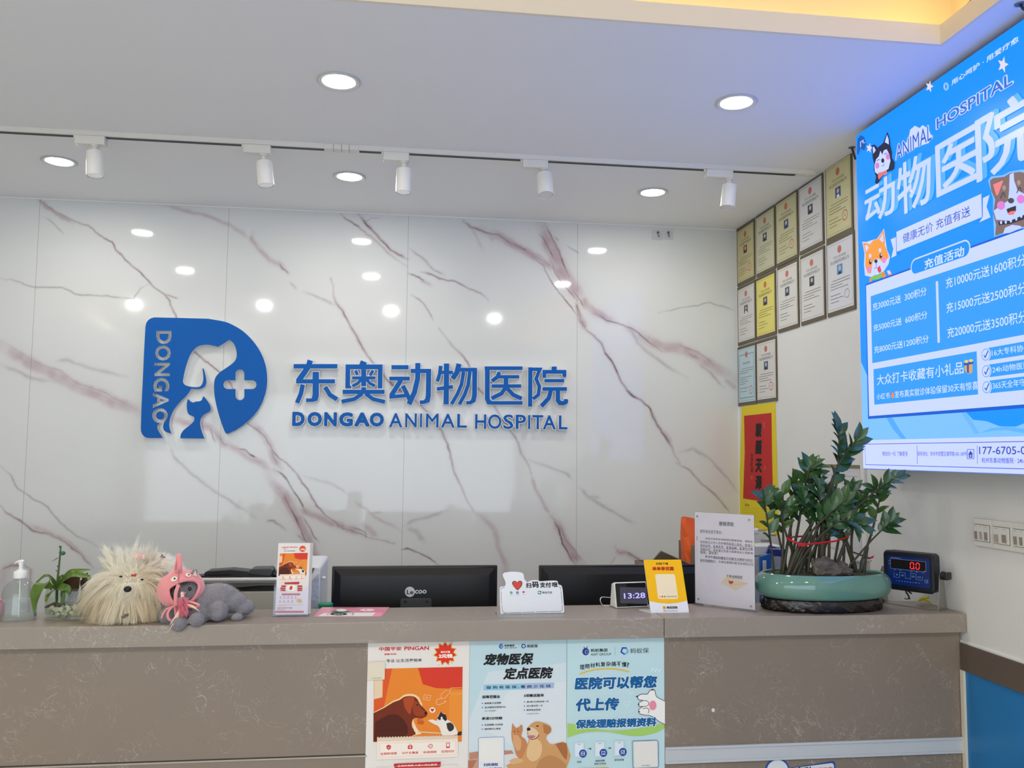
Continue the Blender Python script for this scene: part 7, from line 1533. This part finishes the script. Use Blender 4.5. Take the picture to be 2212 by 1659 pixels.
band('bow_tail', [(410,1140,0),(270,1180,-.008),(190,1280,-.014),(165,1360,-.016)]); band('bow_loop', [(440,1110,0),(600,1050,-.006),(740,1060,-.012),(870,1110,-.014),(800,1150,-.012),(680,1140,-.006),(560,1130,0)], .0055)

# ================================================================== BOWL WITH PLANT
BX = hit(1779, 1290, 1, YF+.12).x; BY = YF + .122; WB = .2265; DB_ = .120/.2265
stand = thing('wooden_stand', 'dark carved glossy wooden stand under the green bowl', 'stand', (BX-.005, BY, ZC))
n = 300; vs = []; fs = []; prof = [(.80, .0), (.86, .002), (.88, .008), (.875, .015), (.89, .022), (.875, .029), (.87, .034), (.86, .0385), (.80, .0385)]
for j, (r_, z_) in enumerate(prof):
    for kk in range(n):
        a = 2*math.pi*kk/n; car = 1 if 0 < j < 6 else 0
        dr_ = car*(.022*math.sin(a*23+j*1.4)*math.sin(a*9+j*.8) + .010*math.sin(a*47+j*2.6)); dz = (.0030*(1+math.sin(a*17))*(1 if j == 0 else .6) if j < 2 else .0015*car*math.sin(a*31+j))
        rr = r_ + dr_; vs.append((BX-.005 + rr*WB*math.cos(a), BY + rr*WB*DB_*math.sin(a), ZC + .0004 + z_ + dz))
for j in range(len(prof)-1):
    for kk in range(n): k2 = (kk+1) % n; fs.append((j*n+kk, j*n+k2, (j+1)*n+k2, (j+1)*n+kk))
fs.append(tuple((len(prof)-1)*n+kk for kk in range(n))); mb = MB().add(vs, fs); o = mb.build('carved_base', mat('carved_wood', (24, 15, 15), .22, coat=.3, bump=(60, .5, .004)), stand, smooth='all')
bowl = thing('plant_bowl', 'large oval celadon green glazed bowl holding a dark green plant', 'planter', (BX, BY, ZC+.041))
T_ = Matrix.Translation((BX, BY, ZC)); cel = mat('celadon', (98, 142, 128), .07, coat=.5, noisecol=(6, (92, 134, 122)))
MB().lathe([(r_*WB, z_) for r_, z_ in [(.84, .0392), (.90, .041), (.955, .049), (.99, .062), (1., .077), (.992, .090), (.965, .102), (.925, .111), (.895, .1155), (.88, .1165), (.868, .115), (.865, .110), (.90, .098), (.90, .08), (.5, .07), (0, .07)]], 96, T_, 1, DB_).build('glazed_shell', cel, bowl, smooth='all')
mb = MB(); nn, mm = 60, 14; vs = [(BX, BY, ZC+.112)]; fs = []
for j in range(1, mm+1):
    for kk in range(nn):
        a = 2*math.pi*kk/nn; rr = .868*j/mm; h_ = .1085 + .006*(1-(j/mm)**2) + .0022*math.sin(a*5+j)*math.cos(a*3-j*.7) - (.004 if j == mm else 0); vs.append((BX + rr*WB*math.cos(a), BY + rr*WB*DB_*math.sin(a), ZC+h_))
for kk in range(nn): fs.append((0, 1+kk, 1+(kk+1) % nn))
for j in range(mm-1):
    for kk in range(nn): k2 = (kk+1) % nn; fs.append((1+j*nn+kk, 1+(j+1)*nn+kk, 1+(j+1)*nn+k2, 1+j*nn+k2))
mb.add(vs, fs); mb.build('soil', mat('mossy_soil', (92, 84, 66), .95, bump=(160, 1., .006), noisecol=(26, (62, 64, 42))), bowl, smooth='all')
SZ = ZC + .112
def bz(x, y, dy): return hit(x, y, 1, BY+dy)
# rock
mb = MB()
for x, y, rx_, rz_, dy in ((1772, 1228, 18, 22, -.05), (1790, 1224, 20, 18, -.045), (1812, 1230, 20, 14, -.05), (1830, 1236, 14, 10, -.055), (1765, 1218, 12, 14, -.045), (1800, 1237, 36, 9, -.05), (1783, 1212, 12, 10, -.042), (1820, 1222, 10, 10, -.045)):
    p_ = bz(x, y, dy); mb.ell(tuple(p_), (rx_*.00142, .020, rz_*.00142), n=18, m=12)
o = remesh_blob('garden_rock', mb, .0026, mat('rock', (118, 112, 102), .85, bump=(120, 1., .006), noisecol=(38, (78, 74, 70))), None, 1, disp=(.010, .012))
tagp(o, 'rugged grey-brown rock standing on the soil in the green bowl', 'rock')
plant = thing('potted_plant', 'dense dark green plant with glossy pointed leaves growing from the celadon bowl', 'plant', (BX, BY, SZ))
stemm = mat('stem_green', (52, 58, 34), .5, noisecol=(40, (58, 44, 34))); leafm = mat('dark_leaf', (40, 74, 38), .26, coat=.3, noisecol=(18, (56, 92, 44))); leaf2 = mat('young_leaf', (58, 92, 34), .3, coat=.2)
def zz(pts, rad, n_leaf, L_, t0=.35, young=False, az=None, wf=.42, upb=.25):
    P_ = smoothpath([tuple(bz(x, y, dy)) for x, y, dy in pts], 8); nP = len(P_); P_[0] = (P_[0][0], P_[0][1], SZ-.003)
    st_o = MB().tube(P_, list(np.linspace(rad, rad*.45, nP)), 8).build('stem', stemm, plant, smooth=True)
    if not n_leaf: return
    mb = MB(); az = rnd.uniform(-.6, .6) if az is None else az
    for j in range(n_leaf):
        u = t0 + (1-t0)*(j+.6)/n_leaf; i = min(nP-2, int(u*(nP-1))); p_ = Vector(P_[i]).lerp(Vector(P_[i+1]), u*(nP-1)-i); t = (Vector(P_[i+1])-Vector(P_[i])).normalized()
        s_ = t.cross(Vector((math.sin(az), -math.cos(az), .2))).normalized()*(1 if j % 2 else -1)
        lean = .75 if u < .9 else 1.6; d_ = (s_*rnd.uniform(.8, 1.1) + t*lean + Vector((rnd.uniform(-.3, .3), rnd.uniform(-.45, .15), upb+rnd.uniform(-.15, .2)))).normalized()
        ln = L_*1.28*rnd.uniform(.75, 1.12)*(1 - .25*abs(u-.75)); nrm_ = (Vector((math.sin(az)*.6+rnd.uniform(-.3, .3), -.8, .75+rnd.uniform(-.3, .3)))).normalized(); sag = Vector((0, 0, -ln*.10))
        leafstrip(mb, [tuple(p_), tuple(p_+d_*ln*.35+nrm_*ln*.04), tuple(p_+d_*ln*.7+nrm_*ln*.03+sag*.4), tuple(p_+d_*ln+sag)], [.0025, ln*wf*.85, ln*wf, ln*wf*.78, ln*wf*.38, .0005], nrm_, .22)
    if not young:    # end leaf
        p_ = Vector(P_[-1]); t = (Vector(P_[-1])-Vector(P_[-3])).normalized(); leafstrip(mb, [tuple(p_), tuple(p_+t*L_*.5), tuple(p_+t*L_)], [.003, L_*wf*.9, L_*wf*.8, .0005], (0, -1, .5), .2)
    mb.build('foliage', leaf2 if young else leafm, st_o, smooth='all')
ZZ = [ # pixel path with depth offset, radius, leaves, leaf length, first leaf position
 ([(1672,1238,-.01),(1667,1190,-.01),(1660,1140,-.02),(1652,1085,-.03),(1655,1075,-.03)], .0042, 8, .052, .38, False),
 ([(1688,1236,.0),(1692,1170,.0),(1690,1120,.0),(1692,1065,.0)], .0048, 6, .050, .45, True),
 ([(1700,1236,.0),(1678,1140,.01),(1668,1095,.02),(1660,1080,.02)], .004, 5, .046, .5, False),
 ([(1702,1236,.02),(1722,1150,.02),(1733,1080,.02),(1746,1020,.02),(1752,1008,.02)], .0052, 12, .050, .35, False),
 ([(1715,1236,.02),(1708,1150,.03),(1712,1080,.03),(1718,1045,.03)], .0044, 7, .050, .4, True),
 ([(1728,1234,.0),(1770,1130,.0),(1800,1030,-.01),(1822,985,-.01),(1850,952,-.02)], .0058, 11, .060, .42, False),
 ([(1740,1232,.03),(1790,1110,.03),(1811,1020,.02),(1813,960,.02),(1808,920,.02)], .0056, 15, .052, .42, False),
 ([(1762,1232,.02),(1805,1130,.01),(1850,1095,-.01),(1895,1058,-.03),(1935,1030,-.03)], .0052, 10, .044, .52, False),
 ([(1858,1222,.0),(1880,1160,.0),(1893,1110,-.01),(1900,1070,-.01),(1888,1055,-.01)], .0046, 7, .048, .45, True),
 ([(1830,1228,-.01),(1880,1170,-.02),(1905,1145,-.02),(1922,1128,-.02)], .0038, 5, .048, .6, False),
 ([(1705,1238,-.03),(1745,1160,-.04),(1790,1110,-.05),(1820,1085,-.06)], .0052, 9, .056, .55, False),
 ([(1712,1238,-.03),(1765,1165,-.05),(1820,1125,-.06),(1860,1135,-.07)], .0044, 10, .050, .5, False),
 ([(1745,1236,-.02),(1752,1160,-.02),(1745,1110,-.02),(1735,1075,-.02)], .0050, 8, .050, .45, False),
 ([(1790,1232,.0),(1790,1150,-.01),(1775,1100,-.02),(1768,1060,-.02)], .0054, 9, .054, .45, False),
 ([(1840,1226,.01),(1840,1160,.0),(1850,1110,.0),(1858,1080,.0)], .0050, 8, .050, .45, True),
 ([(1822,1228,.02),(1822,1160,.02),(1805,1110,.02),(1785,1065,.02)], .0048, 9, .052, .45, False),
 ([(1850,1226,.0),(1838,1190,.0),(1820,1150,-.01),(1795,1140,-.03)], .0038, 6, .044, .5, False),
 ([(1730,1234,.0),(1700,1160,-.02),(1690,1110,-.02),(1705,1090,-.02)], .0044, 6, .046, .5, False),
 ([(1755,1232,.03),(1765,1140,.03),(1745,1060,.03),(1760,1025,.03)], .0046, 9, .050, .45, False),
 ([(1800,1230,.03),(1815,1150,.03),(1835,1090,.03),(1840,1060,.03)], .0046, 8, .048, .5, False)]
for pts, rad, nl, L_, t0, yg in ZZ: zz(pts, rad, nl+2, L_, t0-.05, yg, wf=.46)
for pts, r0, r1 in (([(1772,1232,.0),(1776,1170,.0),(1782,1115,.0)], .0135, .0115), ([(1700,1238,-.03),(1725,1180,-.035),(1755,1130,-.03)], .0075, .005), ([(1712,1240,-.03),(1732,1195,-.03),(1748,1160,-.03)], .0075, .005), ([(1722,1240,-.025),(1735,1205,-.02),(1742,1180,-.02)], .007, .0055),
        ([(1690,1236,-.01),(1700,1180,.0),(1712,1120,.0)], .0055, .004), ([(1800,1232,.0),(1830,1160,.0),(1850,1110,.0)], .006, .004), ([(1850,1228,.0),(1835,1195,.0),(1822,1150,.0)], .006, .0045), ([(1865,1222,.0),(1872,1195,.0),(1876,1182,.0)], .0055, .002), ([(1745,1236,.0),(1740,1200,.0),(1734,1192,.0)], .006, .005), ([(1690,1238,.01),(1694,1210,.01),(1690,1180,.01)], .0045, .0035)):
    P_ = [tuple(bz(*p_)) for p_ in pts]; P_[0] = (P_[0][0], P_[0][1], SZ-.003); MB().tube(P_, [r0, (r0+r1)/2, r1], 14).build('stem', stemm, plant, smooth=True)
# red tie holding the stems together
rp_ = [(1699,1162,-.035),(1712,1169,-.055),(1730,1176,-.062),(1752,1175,-.065),(1780,1172,-.065),(1808,1168,-.06),(1828,1161,-.05),(1834,1157,-.03),(1828,1156,.03),(1790,1157,.05),(1740,1158,.05),(1712,1160,.03),(1699,1162,-.035)]
o = MB().tube(smoothpath([tuple(bz(*p_)) for p_ in rp_], 4), .0032, 8, cap=False, flat=(.35, 1.)).build('plant_tie', mat('red_tie', (190, 20, 34), .35), None, smooth=True); tagp(o, 'bright red plastic band tied round the plant stems', 'tie')
kx = bz(1732, 1176, -.066); MB().box((kx.x-.012, kx.y-.002, kx.z-.006), (kx.x+.012, kx.y+.002, kx.z+.005)).build('buckle', mat('red_tie', (190, 20, 34), .35), o, bevel=.001)

# ================================================================== SCALE INDICATOR
p0, p1 = cz(1912, 1303.5), cz(2028, 1320); FS = Frame(p0, p1-p0, (0, 0, 1)); u_ = FS.u; nn_ = FS.n; bk_ = -nn_
q = lambda x, y: FS.loc(1900+x/9.759, 1170+y/9.759)
si = thing('scale_indicator', 'dark blue scale display reading 0.0 in red on a steel bracket at the right', 'scale display', (p0.x, p0.y, ZC))
steel = mat('brushed_steel', (176, 172, 166), .32, metal=.85); WL = (p1-p0).length
def obox(mb, a0, a1, h0, h1, b0_, b1_): return mb.prism([(a0, b0_), (a1, b0_), (a1, b1_), (a0, b1_)], h0, h1, FS)
mb = MB(); obox(mb, -.02, WL, -.062, 0, .0004, .0022)
mb.build('base_plate', steel, si)
MB().prism([(WL*.50, .0023), (WL*.66, .0023), (WL*.66, .0026), (WL*.50, .0026)], -.032, -.027, FS).build('slot', mat('hole_black', (6, 6, 7), .6), si)
hl, ht = q(78, 180); hr, _ = q(1125, 280); _, hb_ = q(600, 1040); ht = q(600, 225)[1]
Fa = Frame(FS.P(WL, 0, 0), bk_, (0, 0, 1), u_)
for aa in (WL-.0005, -.0195):
    Fa = Frame(FS.P(aa, 0, 0), bk_, (0, 0, 1), u_); top_ = hb_ + (ht-hb_)*.45
    MB().prism([(0, .0022), (.062, .0022), (.044, top_), (.036, top_+.012), (.022, top_+.012), (.014, top_)], -.0016, 0, Fa).build('side_arm', steel, si)
mid = hb_ + (ht-hb_)*.45
Fk = FS.P(WL+.001, mid+.002, -.028); mb = MB().cyl(Fk, Fk+u_*.012, .014, .013, n=24)
mb.cyl(Fk+u_*.010, Fk+u_*.022, .011, .010, n=6); mb.build('knob', mat('knob_black', (24, 24, 30), .4), si, bevel=.0015)
Fk2 = Fk + u_*.016 + bk_*.0; MB().box((-.004, -.017, -.012), (.008, .017, .012), Matrix.Translation(Fk2) @ Matrix(((u_.x, bk_.x, 0), (u_.y, bk_.y, 0), (0, 0, 1))).to_4x4()).build('knob_wing', mat('knob_black', (24, 24, 30), .4), si, bevel=.003)
MB().prism(rrect(hl, hb_, hr, ht, .014), -.052, -.004, FS).prism(rrect(hl-.002, hb_-.002, hr+.002, ht+.002, .016), -.012, .0, FS).build('housing', mat('housing_dark', (18, 22, 34), .38), si, bevel=.006, seg=3)
x0, y1 = q(170, 290); x1, y0 = q(1070, 970); y1 = q(600, 330)[1]; y0 = q(600, 935)[1]
MB().prism(rrect(x0, y0, x1, y1, .006), .0002, .0014, FS).build('face_panel', mat('panel_blue', (8, 40, 110), .3), si)
qx = lambda x: q(x, 500)[0]
dz0, dz1 = y0+(y1-y0)*.56, y0+(y1-y0)*.90
A = Art(FS, h=.0015); LB = (150, 170, 210)
def lr(col, a0, b0, a1, b1, r_=0): h = A.up(col); A.face(rrect(a0, b0, a1, b1, r_), h)
lr(LB, qx(238)-.0008, dz0-.0008, qx(975)+.0008, dz1+.0008, .002); lr((8, 8, 12), qx(238), dz0, qx(975), dz1, .0015)
def sv(t, a0, b0, a1, b1, col, bold=0.):
    v, f = text_flat(t); mn, mx = v.min(0), v.max(0); h = A.up(col)
    A.mb.add([FS.P(a0+(x-mn[0])/(mx[0]-mn[0])*(a1-a0), b0+(y-mn[1])/(mx[1]-mn[1])*(b1-b0), h) for x, y, z in v], f)
H_ = y1-y0
for t, xa, xb_2, ya, yb_ in (('去皮', 305, 345, .50, .53), ('净重', 415, 460, .50, .53), ('毛重', 645, 690, .50, .53), ('累计', 770, 815, .50, .53), ('充电', 890, 940, .50, .53), ('稳定', 190, 235, .80, .83), ('零位', 190, 235, .70, .73),
        ('零', 345, 385, .32, .38), ('功能', 448, 515, .32, .38), ('累计', 680, 750, .32, .38), ('开关', 798, 868, .32, .38), ('CE', 945, 1020, .18, .29), ('XK3190-A12', 245, 450, .925, .96), ('1 2 3 4 5 6 7 8 9', 350, 840, .13, .16)):
    sv(t, qx(xa), y0+H_*ya, qx(xb_2), y0+H_*yb_, LB)
zl = [(305, .42), (305, .26), (425, .26), (425, .45), (540, .45), (540, .26), (655, .26), (655, .45), (770, .45), (770, .26), (900, .26), (900, .40)]
Lp, Rp = offset_line([(qx(a), y0+H_*b_) for a, b_ in zl], .0007); h = A.up(LB)
for i in range(len(zl)-1): A.face([Lp[i], Lp[i+1], Rp[i+1], Rp[i]], h)
A.build('panel_print', si)
redl = mat('led_red', (255, 34, 40), .4, emit=3.2); mb = MB()
def seg7(a0, b0, w_, h_, segs):
    s_ = .14*w_; th_ = .0013
    S7 = {'t': ((s_, h_), (w_-s_, h_)), 'b': ((s_, 0), (w_-s_, 0)), 'tl': ((0, h_-s_), (0, h_/2+s_)), 'bl': ((0, h_/2-s_), (0, s_)), 'tr': ((w_, h_-s_), (w_, h_/2+s_)), 'br': ((w_, h_/2-s_), (w_, s_))}
    for k_ in segs:
        L_, R_ = offset_line([(a0+x_+ (y_*.06), b0+y_) for x_, y_ in S7[k_]], th_*1.3); mb.prism([tuple(L_[0]), tuple(L_[1]), tuple(R_[1]), tuple(R_[0])], .0019, .0022, FS)
hd_ = (dz1-dz0)*.62; b0_ = dz0+(dz1-dz0)*.18
for xa in (650, 770): seg7(qx(xa), b0_, qx(xa+68)-qx(xa), hd_, ('t', 'b', 'tl', 'bl', 'tr', 'br'))
xd = qx(733); mb.prism(rrect(xd-.001, b0_-.0006, xd+.001, b0_+.0014, 0), .0019, .0022, FS); xd = qx(948); mb.prism(rrect(xd-.0008, dz0+.001, xd+.0008, dz0+.0024, 0), .0019, .0022, FS)
mb.build('red_digits', redl, si)
# connector and cable under the housing, yellow plastic and a strap behind
mb = MB(); c0 = FS.P(qx(440), hb_, -.03); mb.tube([c0, c0+Vector((.004, 0, -.012)), c0+Vector((.010, 0, -.020)), c0+Vector((.014, 0, -.030)), c0+Vector((.012, 0, -.0335))], .0028, 8); mb.tube([c0+Vector((.006, 0, -.004)), c0+Vector((.014, -.003, -.010)), c0+Vector((.020, -.003, -.014))], .0024, 8); mb.tube([c0+Vector((-.004, 0, -.030)), c0+Vector((.004, -.002, -.0325)), c0+Vector((.012, -.002, -.028))], .0014, 8)
mb.build('cable', mat('cable_black', (14, 14, 15), .35), si, smooth=True)
ya_ = FS.P(qx(560), .012, -.085); ye = mat('yellow_plastic', (222, 200, 10), .35)
o = MB().tube([tuple(ya_), tuple(ya_+u_*.016+Vector((0, 0, .008))), tuple(ya_+u_*.032+Vector((0, 0, .014)))], [.007, .009, .005], 10, flat=(1, .6)).tube([tuple(ya_+u_*.018+Vector((0, 0, .004))), tuple(ya_+u_*.034+Vector((0, 0, -.002))), tuple(ya_+u_*.042+Vector((0, 0, -.0085)))], [.006, .006, .003], 10, flat=(1, .5)).build('yellow_tool', ye, None, smooth=True)
tagp(o, 'small bright yellow plastic thing lying behind the scale display', 'plastic tool')
for ob in list(bpy.data.objects):
    if ob.type == 'MESH' and ob.users_collection == (): bpy.data.objects.remove(ob)
